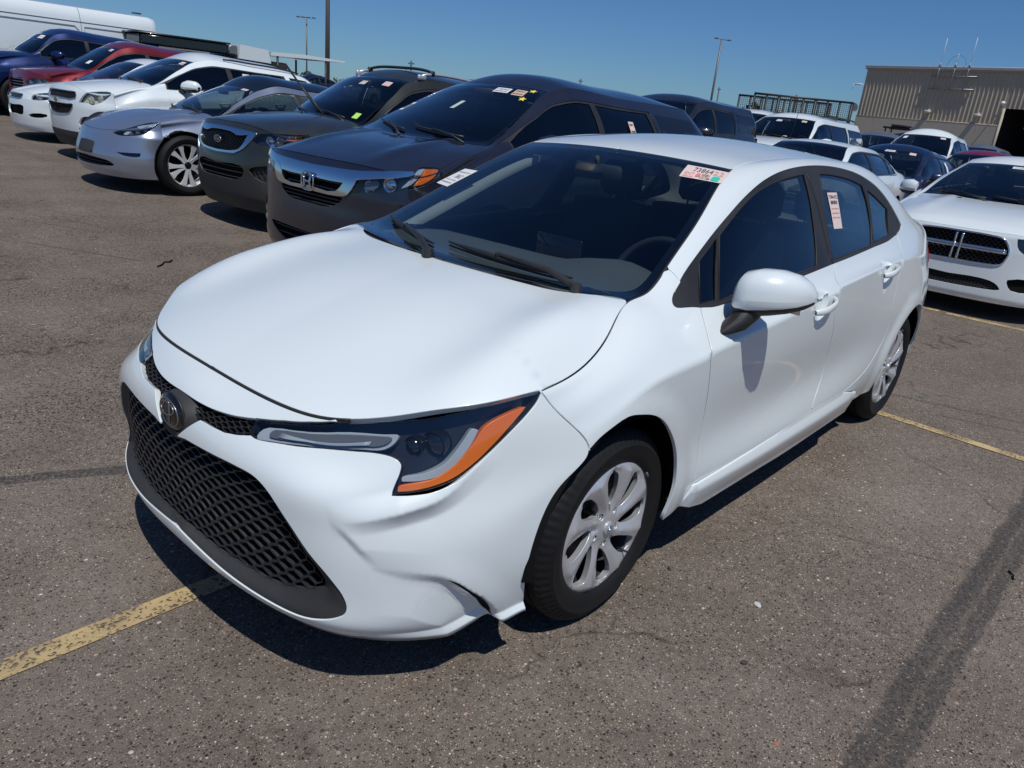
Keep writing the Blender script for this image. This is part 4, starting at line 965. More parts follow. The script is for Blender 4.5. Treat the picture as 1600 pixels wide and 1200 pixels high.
        for f_ in np.linspace(.15, .85, 5):
            uu = np.linspace(A[:, 0].min() + .12, A[:, 0].max() - .25, 14)
            up = np.interp(uu, [A[1, 0], A[4, 0]], [A[1, 1], A[4, 1]]); dn = np.interp(uu, [A[0, 0], A[8, 0], A[7, 0]], [A[0, 1], A[8, 1], A[7, 1]])
            vv = up + (dn - up) * f_; mk.tube(N(uu, vv) - normals(N, uu, vv) * SG * .010, .0018, 5, 1)
        put(mk, 'marker_ribs', [LAMPG, DRL], lens)
        put(panel(N, curve(U('lamp_drl'), True, 4), .012, MS, off=-.010, depth=.025, rad=.002), 'light_guide', DRL, lens)
        put(panel(N, curve(U('lamp_amber'), True, 4), .012, MS, off=-.004, depth=.02, rad=.002), 'side_marker', AMBER, lens)
        for nm, rr in (('lamp_proj', .034), ('lamp_proj2', .024)):
            q = arr(U(nm)).mean(0)[None]; c_ = N(q[:, 0], q[:, 1])[0]; nrm = normals(N, q[:, 0], q[:, 1])[0] * SG; ax = np.array([.95, .25, 0]); ax /= np.linalg.norm(ax)
            gp = Geo(); gp.lathe([(0, .012), (rr*.5, .009), (rr*.85, .0), (rr*.9, -.004), (rr, .002), (rr*1.06, -.004), (rr*1.06, -.03)], 28)
            up_ = np.array([0, 0, 1.]); x_ = np.cross(ax, up_); x_ /= np.linalg.norm(x_); M = np.eye(4); M[:3, 0] = x_; M[:3, 1] = ax; M[:3, 2] = np.cross(x_, ax); M[:3, 3] = c_ - nrm * .040
            put(gp.xf(M), 'projector_lens', GLOSSB, lens, angle=40)
    # ---- side skin
    SS_ = (1, .11)
    e_front = np.c_[np.linspace(.36, -.20, 22), np.zeros(22)]
    arch_top = arr(U('arch_f')); archc = curve([tuple(p) for p in arch_top], False, 4)
    ps = arr(U('pillar_seam')); df = curve(U('door_front'), False, 4)
    dl = curve(U('dlo'), True, 4)
    fpts = N(np.full(14, 6.0), np.linspace(0, 2.02, 14)); fr = invert(S, fpts[:, [0, 2]], 'side', (-.2, .40), (0, 8))
    low_f = invert(S, [(-.285, .25), (-.40, .262), (-.425, .300), (-.43, .342)], 'side', (-.6, .1), (4, 8))
    sail = [i for i in range(len(dl))]
    # sail edge : from the pillar seam down to the door seam along the window graphic
    i0 = int(np.argmin(((dl - ps[-1]) * SS_ ** np.array(1) if False else ((dl - ps[-1])**2).sum(1))))
    dA = arr(U('dlo'))
    sail_edge = curve([tuple(dA[-1]), tuple(dA[0]), tuple(dA[1]), tuple(dA[2])], False, 4)
    o = np.concatenate([fr[::-1], np.c_[np.linspace(.34, -.36, 26), np.zeros(26)], ps, sail_edge[1:], df[1:], low_f[::-1], archc[::-1]])
    # clean direction : tip -> edge -> pillar seam -> sail -> door seam -> sill -> arch -> bumper seam
    g = panel(S, o, .028, SS_, inset=.0032, rad=.0018)
    for side in (1, -1): (g if side == 1 else g.mirrored()).obj('fender', WHITE, car)
    # doors
    dm = curve(U('door_mid'), False, 4); dr = curve(U('door_rear'), False, 4); rt = arr(U('rocker_top'))
    bottom_of = lambda a, b: np.stack([np.linspace(a[0], b[0], 10), np.linspace(a[1], b[1], 10)], 1)
    dbot = dA[2:6]                                     # lower edge of the window graphic, front door part
    belt1 = curve([tuple(dA[i]) for i in (2, 3, 4, 5)] + [tuple(dm[0])], False, 5)
    belt2 = curve([tuple(dm[0]), tuple(dA[7]), tuple(dA[8]), tuple(dr[0])], False, 5)
    od1 = np.concatenate([belt1, dm[1:], bottom_of(dm[-1], df[-1])[1:], df[::-1][1:-1]])
    od2 = np.concatenate([belt2, dr[1:], bottom_of(dr[-1], dm[-1])[1:], dm[::-1][1:-1]])
    doors = {}
    for nm, od, hname in (('front_door', od1, 'handle1'), ('rear_door', od2, 'handle2')):
        hu = arr(U(hname))[0]; 
        cup = curve([(hu[0] + .035 + .050*math.cos(a), hu[1] - .10 + .33*math.sin(a)) for a in np.linspace(0, 2*PI, 16, endpoint=False)], True, 2)
        def dfield(u, v, hu=hu):
            r = ((u - hu[0] - .038) / .055)**2 + ((v - hu[1] + .12) / .38)**2
            return -.024 * np.clip(1 - r, 0, 1)**.8
        g = panel(S, od, .024, SS_, inset=.0034, rad=.0018, field=dfield, lines=[cup, (cup - cup.mean(0)) * .6 + cup.mean(0)], neps=2e-3)
        for side in (1, -1):
            d = (g if side == 1 else g.mirrored()).obj(nm, WHITE, car); doors[nm, side] = d
            # handle : arched bar with a keyed end cap
            uu = np.linspace(hu[0] + .105, hu[0] - .085, 15); vv = hu[1] + np.linspace(.10, -.08, 15) * 0 + np.linspace(.05, -.05, 15)
            Pc = S(uu, vv); nn = normals(S, uu, vv); nn *= np.sign(nn[:, 1])[:, None]; t = np.linspace(-1, 1, 15); lift = .030 * (1 - np.abs(t)**3.0) + .002
            hg = Geo(); sec = []
            for i in range(15):
                up_ = np.array([0, 0, 1.]); hgt = .0165 * (1 - .35*abs(t[i])**3); th = .008
                a_ = np.linspace(0, 2*PI, 12, endpoint=False); c_ = Pc[i] + nn[i] * lift[i]
                sec.append(c_ + np.outer(np.cos(a_) * hgt, up_) + np.outer(np.sin(a_) * th, nn[i]))
            sec = np.array([np.r_[s_, s_[:1]] for s_ in sec]); hg.grid(sec)
            (hg if side == 1 else hg.mirrored()).obj('door_handle', WHITE, d)
    # rocker moulding
    rock = np.concatenate([curve([tuple(p) for p in invert(S, [(-.392, .262), (-.415, .300), (-.430, .335)], 'side', (-1, .1), (4, 8))], False, 3), arr([tuple(df[-1]), tuple(dm[-1]), tuple(rt[-1])])])
    rf = invert(S, [(-2.04, .33), (-2.05, .275), (-1.98, .235), (-1.2, .215), (-.55, .225)], 'side', (-2.4, 0), (4, 8.5))
    rock = np.concatenate([rock, rf])
    def rkf(u, v): return .020 * np.clip((v - 7.0) / .35, 0, 1) * np.clip((-.40 - u) / .05, 0, 1) * np.clip((u + 2.06) / .08, 0, 1)
    g = panel(S, rock, .022, SS_, inset=.002, field=rkf, depth=.05, rad=.006)
    for side in (1, -1): (g if side == 1 else g.mirrored()).obj('side_skirt', WHITE, car)
    # body side : pillars, roof rail, quarter panel in one pressing
    rear_arch = [(-2.70 + .352*math.cos(a), .338 + .352*math.sin(a)) for a in np.linspace(math.radians(-14), math.radians(194), 30)]
    ra = invert(S, rear_arch, 'side', (-3.3, -2.0), (3, 8.3))
    tq = invert(S, N(np.array([0.]), np.array([0.]))[:, [0, 2]] * 0 + [[-3.19, .26]], 'side', (-3.4, -2), (4, 8))
    quarter = np.concatenate([np.c_[np.linspace(-.41, -3.30, 110), np.full(110, .0)], np.c_[np.linspace(-3.30, -3.18, 14)[1:], np.linspace(0, 7.95, 14)[1:]]])
    tail_b = invert(S, [(-3.05, .26)], 'side', (-3.4, -2), (4, 8.3))
    ra_o = ra if ra[0, 0] < ra[-1, 0] else ra[::-1]     # from rear to front
    skb = invert(S, [(-2.045, .255), (-2.055, .30), (-2.05, .335)], 'side', (-2.4, 0), (4, 8.3))
    outer = np.concatenate([quarter, ra_o, skb, [rt[-1]], dr[::-1]])
    # upper border of the window opening, back from the rear door seam to the front
    up_idx = [i for i in range(9, len(dA))] 
    uw = curve([tuple(dr[0])] + [tuple(dA[i]) for i in range(9, 26)], False, 5)
    outer = np.concatenate([outer, uw[1:], ps[::-1][1:-1]])
    g = panel(S, outer, .030, SS_, inset=.0018, rad=.0015)
    for side in (1, -1): (g if side == 1 else g.mirrored()).obj('body_side', WHITE, car)
    # window graphic
    gl = {k: curve(U(k), True, 4) for k in ('gl_sail', 'gl_front', 'gl_rear', 'gl_quarter')}
    g = panel(S, dl, .03, SS_, off=-.006, holes=[gl[k] for k in gl], inset=.001, depth=.03, rad=.002)
    for side in (1, -1): (g if side == 1 else g.mirrored()).obj('window_frame', BLACKP, car)
    for k in gl:
        g = panel(S, gl[k], .04, SS_, off=-.010, flange=False)
        for side in (1, -1): (g if side == 1 else g.mirrored()).obj('side_window', GLASS_S, car)
    # seam lines of rubber round the panes and at the B pillar
    g = Geo()
    for k in gl:
        q = gl[k]; P = S(q[:, 0], q[:, 1]); n_ = normals(S, q[:, 0], q[:, 1]); n_ *= np.sign(n_[:, 1])[:, None]; g.tube(P - n_*.0075, .0035, 5, closed=True)
    bp_ = arr([tuple(dm[0])]); q = invert(S, [(-1.50, 1.35), (-1.53, 1.15), (-1.55, .99)], 'side', (-2, -1), (0, 5)); q = curve([tuple(p) for p in q], False, 4)
    P = S(q[:, 0], q[:, 1]); n_ = normals(S, q[:, 0], q[:, 1]); n_ *= np.sign(n_[:, 1])[:, None]; g.tube(P - n_*.006, .003, 5)
    for side in (1, -1): (g if side == 1 else g.mirrored()).obj('window_seal', RUB, car)
    # ---- roof, screens
    def half(S_, u0=.0, v0=0., v1=1., n=30, u1=1.0):
        return np.concatenate([np.c_[np.full(n, u0), np.linspace(v0, v1, n)], np.c_[np.linspace(u0, 1, n), np.full(n, v1)][1:], np.c_[np.linspace(1, u0, n), np.full(n, v0)]])
    Rf = H['roof']; g = panel(Rf, half(Rf), .035, (.52, 1.2), inset=.003, center=(0, 1.0), rad=.003, depth=.02); g.both().obj('roof', WHITE, car)
    W = H['screen']
    whole = half(W, .012, .0, .985)
    clear = curve([(.055, .20), (.075, .11), (.14, .075, ), (.30, .067), (.6, .06), (1.0, .055, 1), (1.0, .965, 1), (.6, .962), (.3, .955), (.09, .945, 1), (.062, .93), (.058, .6)], True, 4)
    # frit : printed black border just under the pane
    fr_o = np.concatenate([whole]); 
    fg = Geo(); inner = curve([(1.0, .055, 1), (.6, .06), (.30, .067), (.14, .075), (.075, .11), (.055, .20), (.058, .6), (.062, .93), (.09, .945), (.3, .955), (.6, .962), (1.0, .965, 1)], False, 4)
    ring = np.concatenate([np.c_[np.full(2, 1.0), [0.0, .0]][:1], np.c_[np.linspace(1, .012, 30), np.zeros(30)][1:], np.c_[np.full(30, .012), np.linspace(0, .985, 30)][1:], np.c_[np.linspace(.012, 1, 30), np.full(30, .985)][1:], inner[::-1]])
    g = panel(W, ring, .03, (.60, .95), off=-.005, center=(0, 1.0), flange=False); 
    ws = panel(W, whole, .04, (.60, .95), inset=.002, center=(0, 1.0), flange=True, depth=.004, rad=.001).both().obj('windshield', GLASS_W, car)
    g.both().obj('windshield_border', GLOSSB, ws)
    gs = Geo(); e_ = np.c_[np.full(30, .004), np.linspace(-.02, 1, 30)]; gs.tube(W(e_[:, 0], e_[:, 1]) - [0, 0, .006], .006, 6)
    e_ = np.c_[np.linspace(0, 1, 20), np.full(20, .993)]; gs.tube(W(e_[:, 0], e_[:, 1]) - [0, 0, .006], .006, 6); gs.both().obj('windshield_seal', RUB, ws)
    # cowl
    A_, B_ = np.meshgrid(np.linspace(0.0, 1, 16), np.linspace(-.16, .004, 7), indexing='ij')
    P = W(A_.ravel(), B_.ravel()).reshape(16, 7, 3); P[:, :, 2] -= .012 + .012*np.sin(np.linspace(0, PI, 7))[None]
    P[:, 0, 2] -= .03
    g = Geo(); g.grid(P)
    g.both().obj('cowl_panel', BLACKT, car)
    g = Geo()   # washer nozzle strip / vin plate edge on the glass
    g.box(W(np.array([.17]), np.array([.045]))[0] + [0, 0, .0005], (.004, .09, .001)); g.obj('vin_strip', BLACKT, ws)
    # rear screen, boot lid
    BG = H['back_glass']; g = panel(BG, half(BG, .06, .04, .98), .04, (.58, .8), center=(0, 1.0), inset=.002, off=-.002); g.both().obj('rear_window', GLASS_S, car)
    o = half(BG, .0, .0, 1.0); g = panel(BG, np.concatenate([np.c_[np.linspace(1, .002, 20), np.full(20, .002)], np.c_[np.full(20, .002), np.linspace(.002, .998, 20)][1:], np.c_[np.linspace(.002, 1, 20), np.full(20, .998)][1:], np.c_[np.linspace(1, .06, 15), np.full(15, .97)], np.c_[np.full(15, .06), np.linspace(.97, .05, 15)][1:], np.c_[np.linspace(.06, 1, 15), np.full(15, .05)][1:]]), .05, (.58, .8), off=-.003, center=(0, 1.0), flange=False); g.both().obj('rear_window_border', GLOSSB, car)
    D = H['deck']; g = panel(D, half(D, .0, .0, .62), .04, (.58, .5), inset=.003, center=(0, 1.0), depth=.02); g.both().obj('trunk_lid', WHITE, car)
    # ---- tail
    T = H['tail']; MT = (.28, .2)
    tl = curve([(2.2, .30, 1), (3.0, .28), (3.6, .25), (3.93, .22, 1), (3.96, .9), (3.9, 1.25, 1), (3.4, 1.05), (2.8, .80), (2.2, .70, 1)], True, 4)
    o = np.concatenate([np.c_[np.linspace(0, 3.99, 30), np.full(30, .0)], np.c_[np.full(20, 3.99), np.linspace(0, 4, 20)][1:], np.c_[np.linspace(3.99, 0, 30), np.full(30, 4.)][1:]])
    g = panel(T, o, .035, MT, holes=[tl], inset=.001, center=(0, 0.0)); g.both().obj('rear_bumper', WHITE, car)
    for side in (1, -1):
        g = panel(T, tl, .03, MT, inset=.002, off=.008); (g if side == 1 else g.mirrored()).obj('tail_lamp', RED, car)
    # ---- hidden dark structure : arch liners, inner skins, floor
    g = Geo()
    nb = np.concatenate([np.c_[np.linspace(0, 5.9, 20), np.full(20, .15)], np.c_[np.full(12, 5.9), np.linspace(.15, 6.8, 12)][1:], np.c_[np.linspace(5.9, 0, 20), np.full(20, 6.8)][1:]])
    panel(N, nb, .09, MS, off=-.062, flange=False, g=g)
    panel(HD, np.array([(.78, 1), (.74, 2.5), (.62, 3.6), (.40, 4.6), (.30, 4.9), (-.16, 4.9), (-.10, 1)]), .08, (1, .19), off=-.03, flange=False, g=g)
    panel(S, invert(S, [(-.33, .93), (-.33, .30), (-2.0, .30), (-2.25, .72), (-2.6, .76), (-2.6, .98), (-1.5, .96)], 'side', (-3, 0), (3, 8)), .10, SS_, off=-.022, flange=False, g=g)
    panel(S, np.array([(.30, .35), (.24, 3.8), (.12, 4.6), (-.30, 4.6), (-.33, 3.4), (-.36, 1.5), (-.2, .3)]), .10, SS_, off=-.022, flange=False, g=g)
    g = g.both()
    for cx in (0.03, -2.70):
        for sd in (1, -1):
            a = np.linspace(math.radians(-4), math.radians(184 if cx > 0 else 166), 24); P = []
            for yy, rr in ((.858, .352), (.84, .372), (.55, .372)): P.append(np.c_[cx + rr*np.cos(a), np.full(24, sd*yy), .335 + rr*np.sin(a)])
            g.grid(np.stack(P, 0))
            g.prism([(cx + .372*math.cos(b), .335 + .372*math.sin(b)) for b in a], sd*.545, sd*.55, 1)
    g.box((-1.35, 0, .27), (2.2, 1.56, .14)); g.box((-1.3, 0, .26), (4.2, 1.06, .12)); g.box((.55, 0, .30), (.5, 1.2, .10)); g.box((-3.2, 0, .33), (.6, 1.3, .12))
    g.obj('underbody', MATB, car)
    # ---- mirrors
    for side in (1,):
        mg = Geo(); secs = []
        # housing sections from the inner end (y small) to the outer tip ; local (x forward, z up)
        for (y, xc, zc, rx, rz_f, rz_b, fl) in [(.826, -.590, .972, .020, .040, .030, 0), (.832, -.592, .974, .055, .066, .050, 0), (.850, -.597, .977, .080, .086, .058, 0), (.89, -.610, .980, .094, .096, .062, 0), (.94, -.632, .986, .096, .092, .056, 0), (.985, -.655, .990, .086, .078, .046, 0), (1.015, -.680, .992, .064, .054, .034, 0), (1.030, -.702, .992, .036, .030, .020, 0), (1.035, -.715, .991, .012, .010, .008, 0)]:
            a = np.linspace(0, 2*PI, 28, endpoint=False); ca, sa = np.cos(a), np.sin(a)
            p_ = .8
            x = xc + rx * np.sign(ca)*np.abs(ca)**p_; z = zc + np.where(sa > 0, rz_f, rz_b) * np.sign(sa)*np.abs(sa)**p_
            secs.append(np.c_[x, np.full(28, y), z])
        Pm = np.array([np.r_[s_, s_[:1]] for s_ in secs])
        up = Geo(); a_idx = 28
        # split : cap (white) above, dark skirt below
        cap = Pm[:, :, :]; V = Pm.reshape(-1, 3); F = []; M_ = []
        for i in range(len(secs) - 1):
            for j in range(28):
                F.append((i*29 + j, (i+1)*29 + j, (i+1)*29 + j + 1, i*29 + j + 1)); ang_ = 2*PI*(j + .5)/28
                M_.append(0 if (ang_ < PI*1.02 or ang_ > 2*PI - .35) else 1)
        up.add(V, F); up.M = M_; up.add(Pm[0, :28], [tuple(range(28))], m=1); up.add(Pm[-1, :28], [tuple(range(28))[::-1]], m=0)
        gg = up if side == 1 else up.mirrored(); mo = gg.obj('side_mirror', [WHITE, BLACKP], car, angle=50)
        sg_ = Geo(); st_ = []
        for (x, y, z, rx, ry) in [(-.500, .800, .868, .058, .03), (-.512, .822, .862, .058, .042), (-.535, .852, .880, .058, .044), (-.565, .872, .915, .060, .044), (-.590, .88, .945, .060, .044)]:
            a = np.linspace(0, 2*PI, 17); st_.append(np.c_[x + rx*np.cos(a), y + ry*np.sin(a), np.full(17, z)])
        sg_.grid(np.array(st_)); sg_.add(st_[0][:16], [tuple(range(16))]); (sg_ if side == 1 else sg_.mirrored()).obj('mirror_stalk', BLACKP, mo, angle=50)
        mg = Geo(); mg.box((-.700, .935, .975), (.004, .13, .085), bev=.002); (mg if side == 1 else mg.mirrored()).obj('mirror_glass', CHROME, mo)
    # ---- wipers
    def wiper(pts_blade, pivot, name='wiper'):
        g = Geo(); B = W(arr(pts_blade)[:, 0], arr(pts_blade)[:, 1]); n_ = normals(W, arr(pts_blade)[:, 0], arr(pts_blade)[:, 1]); n_ *= np.sign(n_[:, 2])[:, None]
        t = np.linspace(0, 1, 18)[:, None]; A0 = B[0]; A1 = B[-1]; bow = W(*(arr(pts_blade)[0] * (1-t) + arr(pts_blade)[-1] * t).T)
        nn = normals(W, *(arr(pts_blade)[0] * (1-t) + arr(pts_blade)[-1] * t).T); nn *= np.sign(nn[:, 2])[:, None]
        g.tube(bow + nn*.006, .004, 6); rr = .011 * np.sin(np.clip(t[:, 0]*PI, .12, PI-.12))**.5; g.tube(bow + nn*.020, rr, 8)
        pv = W(np.array([pivot[0]]), np.array([pivot[1]]))[0] + [0, 0, .012]; mid = (bow + nn*.034)[9]
        el = pv + (mid - pv) * .35 + [0, 0, .016]
        g.tube([pv, el, mid], [.014, .011, .007], 8); g.tube([pv - [0, 0, .03], pv + [0, 0, .012]], .018, 12)
        g.tube([mid - nn[9]*.018, mid + nn[9]*.004], .011, 8)
        return g.obj(name, BLACKP, car, angle=50)
    wiper([(.30, .055), (1.12, .115)], (.235, -.004)); wiper([(1.16, .060), (1.86, .16)], (1.10, -.006))
    # ---- cabin
    g = Geo()   # dashboard : swept sections
    ys = np.linspace(-.68, .68, 25); P = []
    for x, z in [(-.10, .93), (-.25, .955), (-.50, .958), (-.62, .945), (-.70, .90), (-.72, .80), (-.70, .60), (-.60, .50)]:
        hood = np.exp(-((ys - .37) / .18)**2) * (.055 if -.70 <= x <= -.45 and z > .85 else 0); cen = np.abs(ys) / .68
        P.append(np.c_[x + .11*(1 - cen**2) * (1 if x > -.3 else .3), ys, z + hood - .012*cen**2])
    g.grid(np.array(P), flip=True); g.obj('dashboard', INT2, car)
    g = Geo(); g.box((-.66, .0, .955), (.015, .235, .125), bev=.008); g.obj('touch_screen', GLOSSB, car)
    g = Geo(); a = np.linspace(0, 2*PI, 40, endpoint=False); ca = np.array([-.80, .37, .885]); tl_ = math.radians(65)
    ring_ = np.c_[ca[0] - .185*np.sin(a)*math.cos(tl_), ca[1] + .185*np.cos(a), ca[2] + .185*np.sin(a)*math.sin(tl_)]; g.tube(ring_, .015, 8, closed=True)
    g.tube([ca + [0, -.175, .0], ca, ca + [0, .175, 0]], [.014, .03, .014], 8); g.tube([ca, ca + [.05, 0, -.16]], [.03, .015], 8); g.tube([ca, ca + [.15, 0, -.06]], .03, 10); g.obj('steering_wheel', INT, car)
    def seat(x, y, wd, rear=False):
        g = Geo(); h = .60 if not rear else .55; P = []
        for t in np.linspace(0, 1, 7):
            xx = x - .20 - .22*t; zz = .48 + h*t; w_ = wd * (1 - .18*t**2)/2; th = .07 - .02*t; yy = np.linspace(-1, 1, 9)
            P.append(np.c_[xx + th + .03*np.abs(yy)**2, y + yy*w_, np.full(9, zz)])
        g.grid(np.array(P)); Q = np.array(P) - [.14, 0, 0]; g.grid(Q, flip=True); g.grid(np.stack([np.array(P)[-1], Q[-1]])); g.grid(np.stack([np.array(P)[:, 0], Q[:, 0]])); g.grid(np.stack([np.array(P)[:, -1], Q[:, -1]]))
        g.box((x + .03, y, .44), (.50, wd, .16), bev=.04)
        if not rear or True:
            for hy in ([0] if not rear else [0]):
                g.box((x - .44, y + hy, .48 + h + .115), (.085, .25, .17), bev=.035); g.tube([(x - .43, y + .05, .48 + h - .03), (x - .43, y + .05, .48 + h + .08)], .006, 6); g.tube([(x - .43, y - .05, .48 + h - .03), (x - .43, y - .05, .48 + h + .08)], .006, 6)
        return g.obj('rear_seat' if rear else 'front_seat', CLOTH, car, angle=50)
    seat(-1.15, .37, .50); seat(-1.15, -.37, .50); seat(-1.95, .36, .56, True); seat(-1.95, -.36, .56, True)
    g = Geo(); g.box((-.86, 0, 1.270), (.03, .24, .065), bev=.014); g.box((-.80, 0, 1.275), (.10, .10, .05), bev=.02); g.tube([(-.86, 0, 1.29), (-.84, 0, 1.33)], .01, 6); g.obj('rear_view_mirror', INT, car)
    g = Geo(); A_, B_ = np.meshgrid(np.linspace(.05, 1.95, 14), np.linspace(.03, .97, 10), indexing='ij'); P = Rf(A_.ravel(), B_.ravel()).reshape(14, 10, 3) - [0, 0, .045]; g.grid(P); g.obj('headliner', HEADL, car)
    # pillar trims and door cards
    g = Geo(); panel(S, invert(S, [(-.45, .91), (-.45, .45), (-2.2, .45), (-2.4, .98), (-1.5, .955)], 'side', (-3, 0), (3, 8)), .1, SS_, off=-.07, flange=False, g=g); g.both().obj('door_trim', INT, car)
    g = Geo(); q = np.array([(-.46, .6), (-.62, 1.15), (-.95, .95), (-1.2, .9), (-1.2, .3), (-1.03, .15), (-.66, .15), (-.44, .12)]); 
    vis = Spline([0, 1], [0, 1])
    e0 = np.linspace(-.36, -1.02, 14); Pe = H['edge'](e0)
    ins = Pe + np.array([-.02, -.045, -.05]); out_ = Pe + np.array([-.02, .0, -.055]); ins2 = Pe + np.array([-.10, -.055, -.055]); g = Geo(); g.grid(np.stack([out_, ins, ins2])); g.both().obj('pillar_trim', HEADL, car)
    g = Geo(); g.box((-1.3, 0, .42), (1.9, .2, .2), bev=.03); g.box((-1.2, 0, .36), (2.4, 1.4, .03)); g.box((-2.62, 0, .98), (.55, 1.25, .03)); g.obj('cabin_floor', INT, car)
    # ---- wheels
    for k, (x, sd) in enumerate(((0, 1), (-2.7, 1), (0, -1), (-2.7, -1))):
        wm = bpy.data.objects.new('wheel', None); COL.objects.link(wm); wm.parent = car
        wm.location = (x, sd * (.735 if x == 0 else .745), .316); wm.rotation_euler = (0, .62 if x == 0 else 1.3, 0 if sd == 1 else PI)
        if k == 0: cover_wheel(wm); first = wm
        else:
            for ch in first.children: c = ch.copy(); COL.objects.link(c); c.parent = wm
    # ---- lot stickers
    def wpx(l): return l
    sticker(car, 'lot_sticker', W, OUT['stk'], PINK,
        [('73864', .22, .52, .46, .36, INK), ('22', .70, .50, .24, .34, INKO), ('ENT', .08, .20, .22, .22, INKP)], 'pink lot sticker numbered 7386422 on the windshield',
        [([(.34, .15), (.46, .18), (.45, .42), (.36, .40)], INKP), ([(.72, .10), (.80, .05), (.90, .08), (.92, .34), (.84, .44), (.74, .38)], INKG)] + bars(.48, .68, .24, .44, 7, INK, 3) + bars(.46, .70, .06, .18, 9, INK, 4) + bars(.06, .32, .06, .12, 12, INKP, 5))
    sticker(car, 'paper_label', W, OUT['lbl'], PAPER, [('7386422', .35, .45, .5, .20, INKGR)], 'white printed label on the far edge of the windshield',
        bars(.1, .9, .14, .20, 26, INKGR, 6) + bars(.1, .9, .30, .35, 22, INKGR, 7) + bars(.1, .9, .76, .82, 24, INKGR, 8))
    tr = arr(U('tag_rear')); sticker(car, 'window_sticker', lambda u, v: S(u, v), [tuple(tr[3]), tuple(tr[2]), tuple(tr[1]), tuple(tr[0])], PINK, [('7386422', .05, .82, .9, .10, INK)], 'long pink paper sticker on the rear door window', bars(.15, .85, .66, .76, 6, INK, 9) + bars(.1, .9, .52, .55, 9, INKO, 10) + bars(.1, .9, .40, .43, 9, INKO, 11) + bars(.1, .9, .28, .31, 9, INKO, 12), off=-.0095)
    return car
hero = build_hero()
